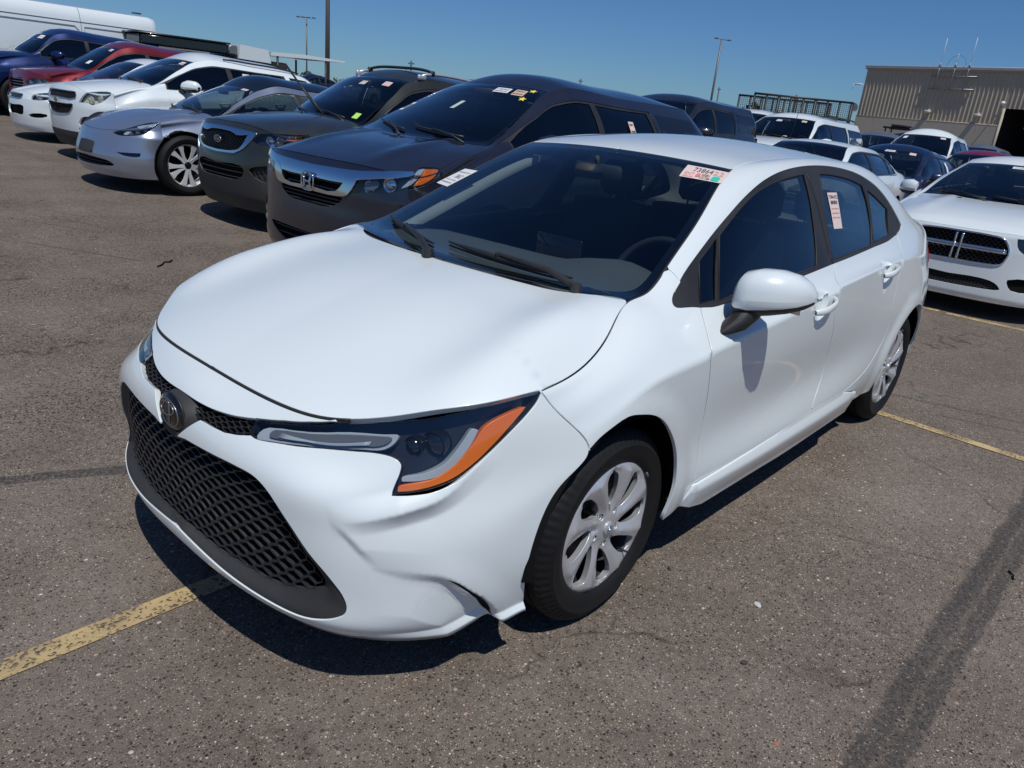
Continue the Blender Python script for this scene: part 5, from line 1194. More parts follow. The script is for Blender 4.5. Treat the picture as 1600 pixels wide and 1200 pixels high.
# ---------------------------------------------------------------- the other cars
def mirror_half(h, n=4):
    """half outline from the centre line (u=0) at the top round to the centre line at the bottom -> closed loop"""
    a = curve([tuple(p) for p in h], False, n); b = a[::-1] * [-1, 1]
    if abs(a[0, 0]) < 1e-6: b = b[:-1]
    if abs(a[-1, 0]) < 1e-6: b = b[1:]
    return np.concatenate([a, b])
def build_car(key, p, face, paint, label, cat='car', group=None, name='parked_car', lod=1, wheel=None, tint=None, loc=(0, 0), heading=0., roofpaint=None, trim=None, full=True, lower=None, zoff=0.0):
    K = CarSkin(p); car = thing(name, label, cat, (loc[0], loc[1], float(ground_z(*loc)) + zoff), heading, group)
    st = .045 * lod; B, N, HD = K.B, K.nose, K.hood; xs = K.xs; R = K.R + .035; wb = K.wb; zc = K.R + .01; te = p['te'][0]; W = p['W']
    trim = trim or BLACKT; gs = tint or GLASS_D; SSc = (1, .12)
    def arch(cx, x_lim=None, sides='both'):
        a = np.linspace(math.radians(-15), math.radians(195), 26); q = np.c_[cx + R*np.cos(a), zc + R*np.sin(a)]; return q[q[:, 1] > .215*p.get('zs', 1)]
    # ---- hood
    uu = np.linspace(0, 1, 26); zt = K.zt(uu); P = N(uu, zt); eh = K.E(np.minimum(P[:, 0], xs))[:, 0]; fr = np.c_[P[:, 0], np.clip(P[:, 1] / eh, 0, 1)]; fr[0, 1] = 0; fr[-1, 1] = 1
    cw = p['cow']; o = np.concatenate([fr, np.c_[np.linspace(xs, cw[0] + .03, 14), np.ones(14)][1:], curve([(cw[0] + .01, .97, 1), (cw[0] + .02, .8), (cw[0] + .09, .4), (cw[0] + .12, 0, 1)], False, 3)])
    g = panel(HD, o, st, (1, .8), inset=.004, center=(1, 0.0), depth=.02); g.both().obj('hood', paint, car)
    # ---- nose
    zs = np.linspace(float(K.zt(1.0)), p.get('zbot', .17*p.get('zs', 1)), 16); R2 = R; ue = []
    for z in zs:
        if abs(z - zc) < R2:
            xa = math.sqrt(R2*R2 - (z - zc)**2); us = np.linspace(.6, 1.0, 60); xx = N(us, np.full(60, z))[:, 0]; ok = us[xx >= xa - .001]; ue.append(min(1.0, ok.max() if len(ok) else 1.0))
        else: ue.append(1.0)
    right = np.c_[ue, zs]; top = np.c_[uu, zt - .004]; bot = np.c_[np.linspace(ue[-1], 0, 22), np.full(22, zs[-1])]
    hp = np.concatenate([top[:-1], right, bot[1:]])
    full_ = np.concatenate([hp[:-1], (hp[::-1] * [-1, 1])[:-1]])
    holes = []
    for f in face:
        if f.get('hole', True) and f['k'] in ('lamp', 'grille', 'open'):
            if f.get('side'): L = curve(f['p'], True, 3); holes += [L, (L * [-1, 1])[::-1]]
            else: holes.append(mirror_half(f['p'], 3))
    g = panel(N, full_, st * .8, (W*.95, 1), holes=holes, inset=.002, depth=.03, neps=3e-3)
    uq = np.linspace(-1, 1, 41); Pz = N(uq, np.full(41, zs[-1])); g.grid(np.stack([Pz, Pz*[.9, .9, 1] - [0, 0, .02]], 0))
    split = lower is not None
    if split:   # unpainted lower cladding
        V = np.concatenate(g.V)
        for i, f in enumerate(g.F):
            c_ = V[list(f)].mean(0); zl = lower[1] if abs(c_[1]) < W*.62 else lower[1] + lower[2]
            if c_[2] < zl: g.M[i] = 1
    g.obj('front_bumper', [paint] + ([trim] if split else []), car)
    SGc = 1.0
    def nsurf(u, v, off=.006): 
        u = np.asarray(u, float); v = np.asarray(v, float); P = N(u, v); n = normals(N, u, v, du=2e-3, dv=2e-3); n *= np.sign((n[:, :2] * (P[:, :2] - [-.3, 0])).sum(1))[:, None]; return P + n * off
    for f in face:
        k = f['k']; sides = (1, -1) if f.get('side') else (0,)
        for sd in sides:
            if 'p' in f: L = curve(f['p'], True, 3) if sd else mirror_half(f['p'], 3)
            def put(g_, nm, mt, par, **kw): return (g_ if sd != -1 else g_.mirrored()).obj(nm, mt, par, **kw)
            sc_ = (W*.95, 1)
            if k == 'lamp':
                ln = put(panel(N, L, st*.6, sc_, inset=.002, depth=.012), 'headlight', LENS, car)
                put(panel(N, L, st, sc_, off=-.055, flange=False), 'lamp_housing', f.get('mat', LAMPG), ln)
                W0 = nsurf(L[:, 0], L[:, 1], -.003); W1 = nsurf(L[:, 0], L[:, 1], -.056); gg = Geo(); gg.grid(np.stack([np.r_[W0, W0[:1]], np.r_[W1, W1[:1]]])); put(gg, 'lamp_bezel', f.get('bez', LAMPD), ln)
                for (u, v, r) in f.get('proj', ()):
                    c_ = nsurf([u], [v], -.035)[0]; gp = Geo(); gp.lathe([(0, .014), (r*.5, .011), (r*.85, .0), (r, -.004), (r*1.1, .008), (r*1.15, -.02)], 20); ax = np.array([.93, .36 * (1 if u > 0 else -1), 0.]); ax /= np.linalg.norm(ax); x_ = np.cross(ax, [0, 0, 1.]); M = np.eye(4); M[:3, 0] = x_; M[:3, 1] = ax; M[:3, 2] = np.cross(x_, ax); M[:3, 3] = c_; put(gp.xf(M), 'projector_lens', f.get('pm', CHROME), ln, angle=40)
                for (pts, mt, nm, of) in f.get('sub', ()):
                    put(panel(N, curve(pts, True, 3), st*.5, sc_, off=of, depth=.01), nm, mt, ln)
            elif k in ('grille', 'open'):
                gr = put(panel(N, L, st, sc_, off=-f.get('deep', .05), flange=False), f.get('name', 'grille'), f.get('mat', MATB), car)
                W0 = nsurf(L[:, 0], L[:, 1], -.002); W1 = nsurf(L[:, 0], L[:, 1], -f.get('deep', .05)); gg = Geo(); gg.grid(np.stack([np.r_[W0, W0[:1]], np.r_[W1, W1[:1]]])); put(gg, 'grille_surround', f.get('bez', MATB), gr)
                if 'rim' in f: r_, mt = f['rim']; gg = Geo(); gg.tube(nsurf(L[:, 0], L[:, 1], .004), r_, 6, closed=True); put(gg, 'grille_rim', mt, gr)
                if 'slats' in f:
                    n_, r_, mt, of = f['slats']; zl, zh = L[:, 1].min(), L[:, 1].max()
                    for i in range(n_):
                        z = zl + (zh - zl) * (i + .5) / n_; xs_ = []
                        for a_ in range(len(L)):
                            b_ = L[(a_+1) % len(L)]; c_ = L[a_]
                            if (c_[1] - z) * (b_[1] - z) < 0: xs_.append(c_[0] + (b_[0] - c_[0]) * (z - c_[1]) / (b_[1] - c_[1]))
                        if len(xs_) >= 2:
                            u_ = np.linspace(min(xs_), max(xs_), 16); gg = Geo(); gg.tube(nsurf(u_, np.full(16, z), of), r_, 6); put(gg, 'slat', mt, gr)
                if 'mesh' in f:
                    n_, r_, mt, of = f['mesh']; gg = Geo(); ul, uh = L[:, 0].min(), L[:, 0].max(); zl, zh = L[:, 1].min(), L[:, 1].max()
                    for d_ in (1, -1):
                        for i in range(-n_, n_*2):
                            t_ = np.linspace(0, 1, 22); u_ = ul + (uh - ul) * (i / n_) + d_ * t_ * (uh - ul) * .35; z_ = zl + (zh - zl) * t_
                            ins = in_poly(np.c_[u_, z_] * [W, 1], L * [W, 1]); idx = np.where(ins)[0]
                            if len(idx) > 2: gg.tube(nsurf(u_[idx], z_[idx], of), r_, 4)
                    put(gg, 'grille_mesh', mt, gr)
            elif k == 'patch':
                put(panel(N, L, st*.6, sc_, off=f.get('off', .004), depth=f.get('depth', .012), rad=f.get('rad', .003)), f.get('name', 'trim'), f['mat'], car)
            elif k == 'fog':
                u, v, r = f['c']; u = u * sd; c_ = nsurf([u], [v], -.02)[0]; gp = Geo(); gp.lathe([(0, .018), (r*.6, .014), (r, .0), (r*1.15, .006), (r*1.2, -.02)], 24); ax = np.array([.9, .43*sd, 0.]); x_ = np.cross(ax, [0, 0, 1.]); M = np.eye(4); M[:3, 0] = x_; M[:3, 1] = ax; M[:3, 2] = np.cross(x_, ax); M[:3, 3] = c_; gp.xf(M).obj('fog_lamp', CHROME, car, angle=40)
            elif k == 'geo':
                gg = Geo(); f['fn'](gg, nsurf); gg.obj(f.get('name', 'badge'), f['mat'], car)
    # ---- sides
    cowx = cw[0]; xA = cowx - .16; x1 = cowx - .20; xb, xc = p['dlo'][1], p['dlo'][2]; vb = 7.9; V0 = .70; V1 = 2.93
    inv = lambda q: invert(B, q, 'side', (te, xs + .02), (-.4, 8.3))
    af = inv(arch(0)); ar_ = inv(arch(-wb))
    af = af[af[:, 0] < xs - .005] if xs < R else af
    # af runs front -> rear
    if xs >= R: front = np.c_[np.full(14, xs - .002), np.linspace(0, vb, 14)]; low0 = np.array([[af[0, 0] + .002, vb]])
    else: front = np.c_[np.full(8, xs - .002), np.linspace(0, af[0, 1], 8)]; low0 = np.zeros((0, 2))
    d1 = curve([(cowx - .20, V1, 1), (cowx - .16, 3.6), (cowx - .17, 5), (cowx - .20, 7.2, 1)], False, 4)
    fd = np.concatenate([front, low0, af, [[d1[-1, 0], vb]], d1[::-1], [(xA, V1), (xA, V0 + .6), (cowx - .02, V0), (cowx - .02, 0)], np.c_[np.linspace(cowx, xs, 8)[1:-1], np.zeros(6)]])
    def two(g, nm, mt, par=None, **kw):
        out = []
        for sd in (1, -1): out.append((g if sd == 1 else g.mirrored()).obj(nm, mt, par or car, **kw))
        return out
    fd = fd[np.r_[True, np.abs(np.diff(fd, axis=0)).sum(1) > 1e-5]]
    two(panel(B, fd, st, SSc, inset=.0015), 'fender', paint)
    dzr = max(ar_[:, 0].max(), -wb + R) ; xr = xc
    dr_low = [(xb, 7.2, 1)]
    od1 = np.concatenate([d1, [[xb, 7.2], [xb, V1]]]); 
    rq = curve([(xr, V1, 1), (xr - .02, 4.0), (min(xr, -wb + R + .12) if xr < -wb + R else xr, 5.5), (-wb + R + .09, 6.6), (-wb + R + .10, 7.2, 1)], False, 4)
    od2 = np.concatenate([[[xb, V1], ], rq, [[xb, 7.2]]])
    for od, nm, hx in ((od1, 'front_door', xb + .18), (od2, 'rear_door', xr + .22)):
        ds = two(panel(B, od, st, SSc, inset=.003, depth=.01), nm, paint)
        if lod < 2:
            P = B(np.linspace(hx + .09, hx - .09, 9), np.full(9, 4.25)); n_ = np.array([0, 1, 0]); l_ = .035*(1 - np.linspace(-1, 1, 9)**4); gh = Geo(); gh.tube(P + n_ * l_[:, None], .013, 8)
            for sd, d_ in zip((1, -1), ds): (gh if sd == 1 else gh.mirrored()).obj('door_handle', paint, d_)
    sill = np.array([[-R - .06, vb], [d1[-1, 0], 7.24], [xb, 7.24], [rq[-1, 0], 7.24], [-wb + R + .05, vb]])[[0, 1, 2, 3, 4]]
    two(panel(B, sill, st, SSc, inset=.001), 'sill', trim if split else paint)
    # pressing behind and above the doors
    xe = te + .28
    oq = np.concatenate([np.c_[np.linspace(cowx - .03, xe, 50), np.zeros(50)], np.c_[np.full(14, xe), np.linspace(0, vb, 14)][1:], ar_[::-1], [[rq[-1, 0], vb], [rq[-1, 0], 7.2]], rq[::-1][1:], [[xr - .35*(1 if not p['notch'] else .55), V1 - .2], [xr - (.62 if p.get('quarter', not p['notch']) else .28), V1 - .5]] if False else np.zeros((0, 2))])
    q_end = xr - p.get('q', .30 if p['notch'] else .02)
    win_up = np.c_[np.linspace(q_end, xA + .06, 34), np.full(34, V0)]; 
    oq = np.concatenate([oq, [[q_end - .02, V1 - .15]], [[q_end, V0 + .4]], win_up, [[xA + .14, V0 + .0]]])
    oq = oq[np.r_[True, np.abs(np.diff(oq, axis=0)).sum(1) > 1e-5]]
    two(panel(B, oq, st, SSc, inset=.0), 'body_side', paint)
    # glass : dark frame with panes set in
    panes = [[(xA - .03, V1 - .12, 1), (xb + .03, V1 - .12, 1), (xb + .03, V0 + .14, 1), (cowx - .42, V0 + .14), (xA - .02, V0 + .7, 1)], [(xb - .05, V1 - .12, 1), (xr + .02, V1 - .12, 1), (xr + .05, V0 + .14, 1), (xb - .05, V0 + .14, 1)]]
    if p['notch'] or p.get('q'): panes.append([(xr - .03, V1 - .12, 1), (q_end + .03, V1 - .3, 1), (q_end + .06, V0 + .5, 1), (xr + .0, V0 + .14, 1)])
    fr_ = np.array([(xA + .10, V0 - .1), (xA - .0, V1 + .08), (q_end - .04, V1 + .08), (q_end - .03, V0 - .1)])
    pl = [resample(curve(q, True, 3), .4) for q in panes]
    two(panel(B, fr_, st, SSc, off=-.007, holes=pl, flange=False), 'window_frame', p.get('framemat', BLACKP))
    for q in pl: two(panel(B, q, .12, SSc, off=-.012, flange=False), 'side_window', gs if p.get('dark_sides', not p['notch']) else GLASS_S)
    if not p['notch'] and not p.get('q'):   # rear quarter pane let into the pressing
        q = np.array([(xr - .10, V1 - .2), (rrx(p) - .02, V1 - .25), (rrx(p) + .10, V0 + .35), (xr - .10, V0 + .2)]); two(panel(B, q, .1, SSc, off=.003, flange=False), 'quarter_window', GLOSSB)
    if p.get('rim'):
        rimc = np.r_[np.c_[np.linspace(xA, q_end, 30), np.full(30, V1 + .02)], np.c_[np.linspace(q_end, xA + .05, 30), np.full(30, V0 - .04)]]; gg = Geo(); gg.tube(B(rimc[:, 0], rimc[:, 1]) + [0, .004, 0], .007, 5, closed=True); two(gg, 'window_trim', CHROME)
    # ---- screen, roof, back
    stp, rr, rb = p['st'], p['rr'], p['rb']
    hz = float(K.hc(cw[0] + .12)); Wn = K.cross(cw[0], stp[0], max(hz - cw[2] - .02, .0), .03, .16, .07)
    def half(u0, v0, v1, n=18): return np.concatenate([np.c_[np.full(n, u0), np.linspace(v0, v1, n)], np.c_[np.linspace(u0, 1, n), np.full(n, v1)][1:], np.c_[np.linspace(1, u0, n), np.full(n, v0)][:-1]])
    ws = panel(Wn, half(.01, .0, .99), st*1.3, (.62, .95), center=(0, 1.0), inset=.002, depth=.004).both().obj('windshield', p.get('screen', GLASS_W), car)
    inner = curve([(1, .05, 1), (.5, .055), (.09, .08), (.05, .2), (.055, .9), (.10, .955), (.5, .965), (1, .97, 1)], False, 4)
    ring = np.concatenate([np.c_[np.linspace(1, .012, 16), np.zeros(16)], np.c_[np.full(16, .012), np.linspace(0, .99, 16)][1:], np.c_[np.linspace(.012, 1, 16), np.full(16, .99)][1:], inner[::-1]])
    panel(Wn, ring, .06, (.62, .95), off=-.006, center=(0, 1.0), flange=False).both().obj('windshield_border', GLOSSB, ws)
    A_, B_ = np.meshgrid(np.linspace(0, 1, 10), np.linspace(-.14, .0, 4), indexing='ij'); P = Wn(A_.ravel(), B_.ravel()).reshape(10, 4, 3) - [0, 0, .02]; g = Geo(); g.grid(P); g.both().obj('cowl_panel', BLACKT, car)
    if lod < 2:
        for (a0, a1, b0, b1, pu) in ((.30, .06, 1.05, .13, .22), (1.12, .06, 1.80, .15, 1.05)):
            g = Geo(); t = np.linspace(0, 1, 8); q = Wn(a0 + (b0 - a0)*t, a1 + (b1 - a1)*t) + [0, 0, .018]; g.tube(q, .009, 6); pv = Wn(np.array([pu]), np.array([-.03]))[0] + [0, 0, .01]; g.tube([pv, pv + (q[4] - pv)*.4 + [0, 0, .02], q[4] + [0, 0, .01]], .009, 6); g.obj('wiper', BLACKP, car)
    Rf = K.cross(stp[0], rr[0], .03, .03, .07, -.07, 2.3, mid=max(0, p['roof'] - max(stp[2], rr[2]) - .045))
    if p.get('roofbig'):
        g = panel(Rf, half(.03, .0, 1), st*1.4, (.53, 1.5), center=(0, 1.0), inset=.002); g.both().obj('glass_roof', P_('roof_glass', (.008, .012, .02), .06, coat=.6), car)
    else: g = panel(Rf, half(.0, 0, 1), st*1.4, (.53, 1.5), center=(0, 1.0), inset=.003); g.both().obj('roof', roofpaint or paint, car)
    Bg = K.cross(rr[0], rb[0], .03, .02, -.07, -.10); g = panel(Bg, half(.03, .03, .97), st*2, (.6, .7), center=(0, 1.0), inset=.0); g.both().obj('rear_window', gs, car)
    Dk = K.cross(rb[0], te, .02, .02, -.10, -.04); g = panel(Dk, half(0, 0, 1), st*2, (.6, .5), center=(0, 1.0), inset=.002); g.both().obj('trunk_lid' if p['notch'] else 'tailgate', paint, car)
    g = Geo(); vv = np.linspace(0, 8, 14); Pq = B(np.full(14, xe), vv); C_ = Pq * [1, 0, 1]; C_[:, 0] = te - .02; M_ = (Pq + C_) / 2; M_[:, 0] = te + .06; M_[:, 1] = Pq[:, 1] * .8; g.grid(np.stack([Pq, M_, C_], 0)); g.both().obj('rear_bumper', paint, car)
    # ---- under and inside
    g = Geo(); g.box((-wb/2, 0, .26), (wb - .9, W*1.6, .14)); g.box((-wb/2, 0, .28), (wb + 1.3, W*1.1, .12))
    xi = K.nose(np.linspace(-.85, .85, 15), np.full(15, .45)); 
    for cx in (0, -wb):
        a = np.linspace(math.radians(0), math.radians(180), 18)
        for sd in (1, -1):
            g.grid(np.stack([np.c_[cx + r_*np.cos(a), np.full(18, sd*y_), zc + r_*np.sin(a)] for y_, r_ in ((W - .05, R - .005), (W - .09, R + .02), (W - .40, R + .02))])); g.prism([(cx + (R+.02)*math.cos(b), zc + (R+.02)*math.sin(b)) for b in a], sd*(W - .41), sd*(W - .40), 1)
    panel(HD, np.array([(xs + .25, 0), (xs + .15, .6), (xs - .05, .93), (cowx, .93), (cowx, 0)]), .12, (1, .8), off=-.04, flange=False, g=g)
    g.obj('underbody', MATB, car)
    if full:
        g = Geo(); zd = cw[2]; ysd = np.linspace(-.72, .72, 15)*W/.92; g.grid(np.array([np.c_[np.full(15, x) + .1*(1 - (ysd/.72)**2)*(i < 2), ysd, np.full(15, z)] for i, (x, z) in enumerate([(cowx + .02, zd - .05), (cowx - .25, zd - .03), (cowx - .52, zd - .04), (cowx - .58, zd - .30), (cowx - .55, zd - .5)])])); g.obj('dashboard', INT2, car)
        for (x, y) in ((-1.15 + cowx*.5, .38), (-1.15 + cowx*.5, -.38), (-2.0 + cowx*.5, .38), (-2.0 + cowx*.5, -.38)):
            g = Geo(); h = stp[2] - .78; zb_ = zd - .50; rot = np.array([[math.cos(.25), 0, -math.sin(.25)], [0, 1, 0], [math.sin(.25), 0, math.cos(.25)]]); g.box((x - .30, y, zb_ + h/2 - .02), (.13, .48, h), bev=.05, rot=rot); g.box((x, y, zb_ - .06), (.5, .48, .15), bev=.04); g.box((x - .30 - h*.14, y, zb_ + h + .06), (.09, .26, .17), bev=.035); g.obj('front_seat' if x > -1.6 else 'rear_seat', CLOTH, car, angle=50)
        g = Geo(); c_ = np.array([cowx - .66, .38, zd - .05]); a = np.linspace(0, 2*PI, 24, endpoint=False); g.tube(np.c_[c_[0] - .07*np.sin(a), c_[1] + .18*np.cos(a), c_[2] + .17*np.sin(a)], .014, 6, closed=True); g.box(c_, (.05, .12, .09), bev=.02); g.obj('steering_wheel', INT, car)
        g = Geo(); g.box((stp[0] + .20, 0, stp[2] - .05), (.03, .24, .07), bev=.014); g.obj('rear_view_mirror', INT, car)
        g = Geo(); g.box((-wb/2, 0, .5), (wb - .6, W*1.5, .04)); yy = np.linspace(-.9, .9, 3); gA, gB = np.meshgrid(np.linspace(.08, 1.92, 8), np.linspace(.05, .97, 6), indexing='ij'); g.grid(Rf(gA.ravel(), gB.ravel()).reshape(8, 6, 3) - [0, 0, .05]); g.obj('cabin_floor', p.get('intm', INT), car)
    # ---- mirrors
    mx, mz = cowx - .40, p.get('mz', cw[2] + .02)
    for sd in (1, -1):
        g = Geo(); secs = []; ms = p.get('ms', 1.0)
        for (y, rx, rf, rb_) in [(.02, .02, .03, .03), (.03, .07, .075, .06), (.10, .095, .10, .075), (.19, .08, .09, .07), (.235, .05, .06, .045), (.245, .02, .02, .02)]:
            a = np.linspace(0, 2*PI, 16); secs.append(np.c_[mx - .12*y/.24 + rx*np.cos(a)*ms, np.full(16, W - .07 + y*ms), mz + np.where(np.sin(a) > 0, rf, rb_)*np.sin(a)*ms])
        g.grid(np.array(secs)); V = np.concatenate(g.V); g.M = [0 if V[list(f)].mean(0)[2] > mz - .03 else 1 for f in g.F]
        g.add(secs[1][:15], [tuple(range(15))], m=1); g.tube([(mx + .05, W - .12, mz - .09), (mx, W - .02, mz - .05)], [.04, .035], 8, 1)
        (g if sd == 1 else g.mirrored()).obj('side_mirror', [p.get('mirmat', paint), BLACKP], car, angle=50)
    # ---- wheels
    yw_ = W - .12; first = None
    for (x, sd) in ((0, 1), (-wb, 1), (0, -1), (-wb, -1)):
        wm = bpy.data.objects.new('wheel', None); COL.objects.link(wm); wm.parent = car; wm.location = (x, sd*yw_, K.R); wm.rotation_euler = (0, rnd.uniform(0, 6), 0 if sd == 1 else PI)
        if first is None: (wheel or (lambda w_: spoke_wheel(w_, K.R, K.R*.68, .22)))(wm); first = wm; wm.rotation_euler = (0, p.get('wrot', .3), 0)
        else:
            for ch in first.children: c = ch.copy(); COL.objects.link(c); c.parent = wm
    return car, K, Wn, Rf
def rrx(p): return p['rr'][0] - .12
def sk_sticker(car, W, c, w, h, tilt=0.0, paper=PAPER, texts=(), blobs=(), name='lot_sticker', label=None):
    """small paper on a windshield; c, w, h in the glass's own (u, v)"""
    u, v = c; q = [(u + w/2, v - h/2), (u - w/2, v - h/2 - tilt), (u - w/2, v + h/2 - tilt), (u + w/2, v + h/2)]
    return sticker(car, name, W, q, paper, texts, label, blobs)
FACES = {}
def S2(pts): return pts
FACES['crew_suv'] = [
 dict(k='lamp', side=1, p=[(.38, .778, 1), (.44, .886), (.461, .900, 1), (.789, .952, 1), (.819, 1.012), (.922, 1.020), (.998, 1.012, 1), (.988, .978), (.919, .919), (.833, .877), (.732, .849), (.626, .816), (.561, .819)], mat=LAMPD,
   proj=[(.66, .885, .045), (.52, .850, .040)], sub=[([(.87, 1.003, 1), (.96, 1.005), (.979, 1.0), (.946, .958), (.866, .905), (.813, .893, 1), (.835, .936)], AMBER, 'side_marker', -.006), ([(.815, 1.005, 1), (.866, 1.008, 1), (.795, .900), (.737, .868, 1), (.778, .925)], DRL, 'light_guide', -.010), ([(.49, .835), (.50, .872), (.575, .90), (.59, .872), (.56, .840)], LAMPG, 'lamp_reflector', -.02)]),
 dict(k='patch', name='chrome_bar', mat=CHROME, p=[(0, .925, 1), (.25, .932), (.443, .940), (.783, .980), (.797, .972), (.782, .955), (.463, .889), (.358, .853), (.287, .847), (0, .845, 1)], off=.012, depth=.03),
 dict(k='grille', p=[(0, .845, 1), (.30, .845), (.352, .860), (.28, .775), (0, .775, 1)], name='upper_grille', slats=(2, .006, BLACKP, -.02)),
 dict(k='patch', name='chrome_wing', mat=CHROME, p=[(0, .778, 1), (.276, .780), (.37, .882), (.442, .893), (.378, .775), (.285, .752), (0, .750, 1)], off=.014, depth=.03),
 dict(k='grille', p=[(0, .750, 1), (.323, .750), (.318, .718), (.215, .662), (0, .655, 1)], name='grille', slats=(4, .007, BLACKP, -.01)),
 dict(k='open', p=[(0, .440, 1), (.35, .450), (.46, .44), (.30, .33), (0, .30, 1)], name='lower_intake', slats=(3, .006, BLACKP, -.02)),
 dict(k='open', side=1, p=[(.55, .47), (.72, .50), (.74, .40), (.60, .37)], name='fog_pocket', deep=.03), dict(k='fog', c=(.65, .435, .035), side=1, p=[(.6, .4), (.61, .4), (.61, .41)]),
]
FACES['green_suv'] = [
 dict(k='patch', name='chrome_bar', mat=CHROME, p=[(0, .965, 1), (.30, .957), (.415, .950), (.502, .943, 1), (.474, .888), (.372, .788), (.263, .735, 1), (0, .722, 1), (0, .742, 1), (.214, .752), (.322, .779), (.387, .849), (.417, .921, 1), (.28, .905), (.18, .928), (0, .935, 1)], off=.012),
 dict(k='grille', p=[(0, .935, 1), (.18, .928), (.28, .905), (.417, .920, 1), (.387, .849), (.322, .779), (.214, .752), (0, .742, 1)], mesh=(16, .0045, GLOSSB, -.014)),
 dict(k='lamp', side=1, p=[(.459, .872, 1), (.528, .946, 1), (.696, .962), (.965, .968, 1), (.948, .932), (.858, .876), (.71, .856), (.564, .84)], mat=LAMPD, proj=[(.635, .898, .038), (.735, .905, .038)], sub=[([(.79, .948, 1), (.955, .962, 1), (.917, .916), (.858, .880), (.80, .885)], AMBER, 'turn_signal', -.012)], pm=CHROME),
 dict(k='open', side=1, p=[(.457, .605), (.575, .65), (.713, .652), (.755, .581), (.688, .499), (.605, .497), (.516, .537)], name='fog_pocket', mat=BLACKT, deep=.035, mesh=(6, .003, BLACKP, -.02)), dict(k='fog', c=(.672, .598, .045), side=1, p=[(.6, .4), (.61, .4), (.61, .41)]),
 dict(k='open', p=[(0, .62, 1), (.34, .63), (.40, .58), (.34, .50), (0, .48, 1)], name='lower_intake', slats=(3, .006, BLACKP, -.02)),
]
FACES['silver_sedan'] = [
 dict(k='lamp', side=1, p=[(.408, .663), (.561, .714), (.7, .768), (.849, .808), (.985, .815, 1), (.97, .786), (.885, .733), (.793, .676), (.637, .645), (.5, .639)], mat=LAMPD, proj=[(.62, .680, .028), (.70, .700, .028), (.79, .722, .024)], pm=LAMPG, sub=[([(.70, .752), (.95, .805, 1), (.93, .792), (.80, .757), (.75, .735)], DRL, 'light_guide', -.006), ([(.55, .665), (.60, .700), (.64, .705), (.60, .665)], DRL, 'lamp_reflector', -.014)]),
 dict(k='open', p=[(0, .372, 1), (.299, .363), (.443, .346), (.51, .305), (.31, .275), (0, .268, 1)], name='lower_intake', slats=(3, .005, BLACKP, -.02)),
 dict(k='open', side=1, p=[(.526, .458, 1), (.782, .468, 1), (.772, .425), (.635, .423)], name='fog_pocket', mat=GLOSSB, deep=.02),
 dict(k='patch', name='plate_bracket', mat=BLACKT, p=[(0, .535, 1), (.16, .530, 1), (.16, .405, 1), (0, .40, 1)], off=.015),
]
FACES['white_suv'] = [
 dict(k='lamp', side=1, p=[(.543, .811, 1), (.643, .94), (.75, .972), (.965, .985), (.975, .960), (.912, .889), (.823, .825), (.745, .793), (.68, .811)], mat=P_('hazed_lamp', (.62, .58, .42), .4), proj=[(.70, .865, .05), (.82, .90, .05)], pm=P_('hazed_reflector', (.7, .66, .5), .3, metal=.3)),
 dict(k='grille', p=[(0, .948, 1), (.30, .946), (.487, .936), (.500, .900), (.49, .860), (0, .850, 1)], name='upper_grille', rim=(.008, CHROME), mesh=(18, .004, BLACKP, -.012)),
 dict(k='grille', p=[(0, .775, 1), (.30, .776), (.439, .775), (.36, .665), (.25, .64), (0, .625, 1)], name='grille', rim=(.006, CHROME), mesh=(16, .004, BLACKP, -.012)),
 dict(k='open', side=1, p=[(.579, .617), (.714, .632), (.676, .578), (.626, .53), (.52, .511), (.522, .54)], name='fog_pocket', deep=.03, mat=BLACKT),
]
FACES['white_sedan'] = [
 dict(k='lamp', side=1, p=[(.50, .66), (.56, .735), (.66, .765), (.80, .785), (.93, .792, 1), (.90, .72), (.78, .675), (.62, .652)], mat=LAMPG, proj=[(.64, .705, .05), (.78, .725, .045)]),
 dict(k='grille', p=[(0, .730, 1), (.22, .725), (.33, .715), (.28, .665), (0, .655, 1)], rim=(.008, CHROME), slats=(4, .004, CHROME, -.01)),
 dict(k='open', p=[(0, .545, 1), (.34, .545), (.35, .48), (.32, .41), (0, .405, 1)], name='lower_intake', deep=.06), dict(k='open', side=1, p=[(.45, .42), (.75, .45), (.75, .41), (.46, .385)], name='side_slot', deep=.03),
]
def cross_bars(g, ns):
    for a in (-1, 1):
        for o_ in (-.0, ):
            u = np.linspace(0, .325*a, 14); g.tube(ns(u, np.full(14, .652) - .010), .012, 8); g.tube(ns(u, np.full(14, .652) + .012), .012, 8)
    for o_ in (-.022, .022): v = np.linspace(.765, .53, 10); g.tube(ns(np.full(10, o_) , v), .013, 8)
FACES['muscle_sedan'] = [
 dict(k='grille', p=[(0, .785, 1), (.20, .782), (.30, .765), (.335, .71), (.335, .59), (.31, .535), (.20, .520), (0, .518, 1)], rim=(.009, CHROME), mesh=(18, .004, BLACKP, -.022)),
 dict(k='geo', name='crosshair_bars', fn=cross_bars, mat=CHROME),
 dict(k='lamp', side=1, p=[(.385, .785, 1), (.60, .800), (.90, .815), (.97, .78, 1), (.90, .70), (.70, .660), (.44, .645, 1), (.40, .69)], mat=LAMPD, proj=[(.52, .72, .05), (.70, .735, .045)]),
 dict(k='open', p=[(0, .380, 1), (.20, .388), (.31, .365), (.36, .305), (.20, .285), (0, .280, 1)], name='lower_intake', mesh=(16, .004, BLACKP, -.02)),
 dict(k='open', side=1, p=[(.385, .409), (.62, .42), (.62, .33), (.43, .313)], name='fog_pocket', deep=.03),
]
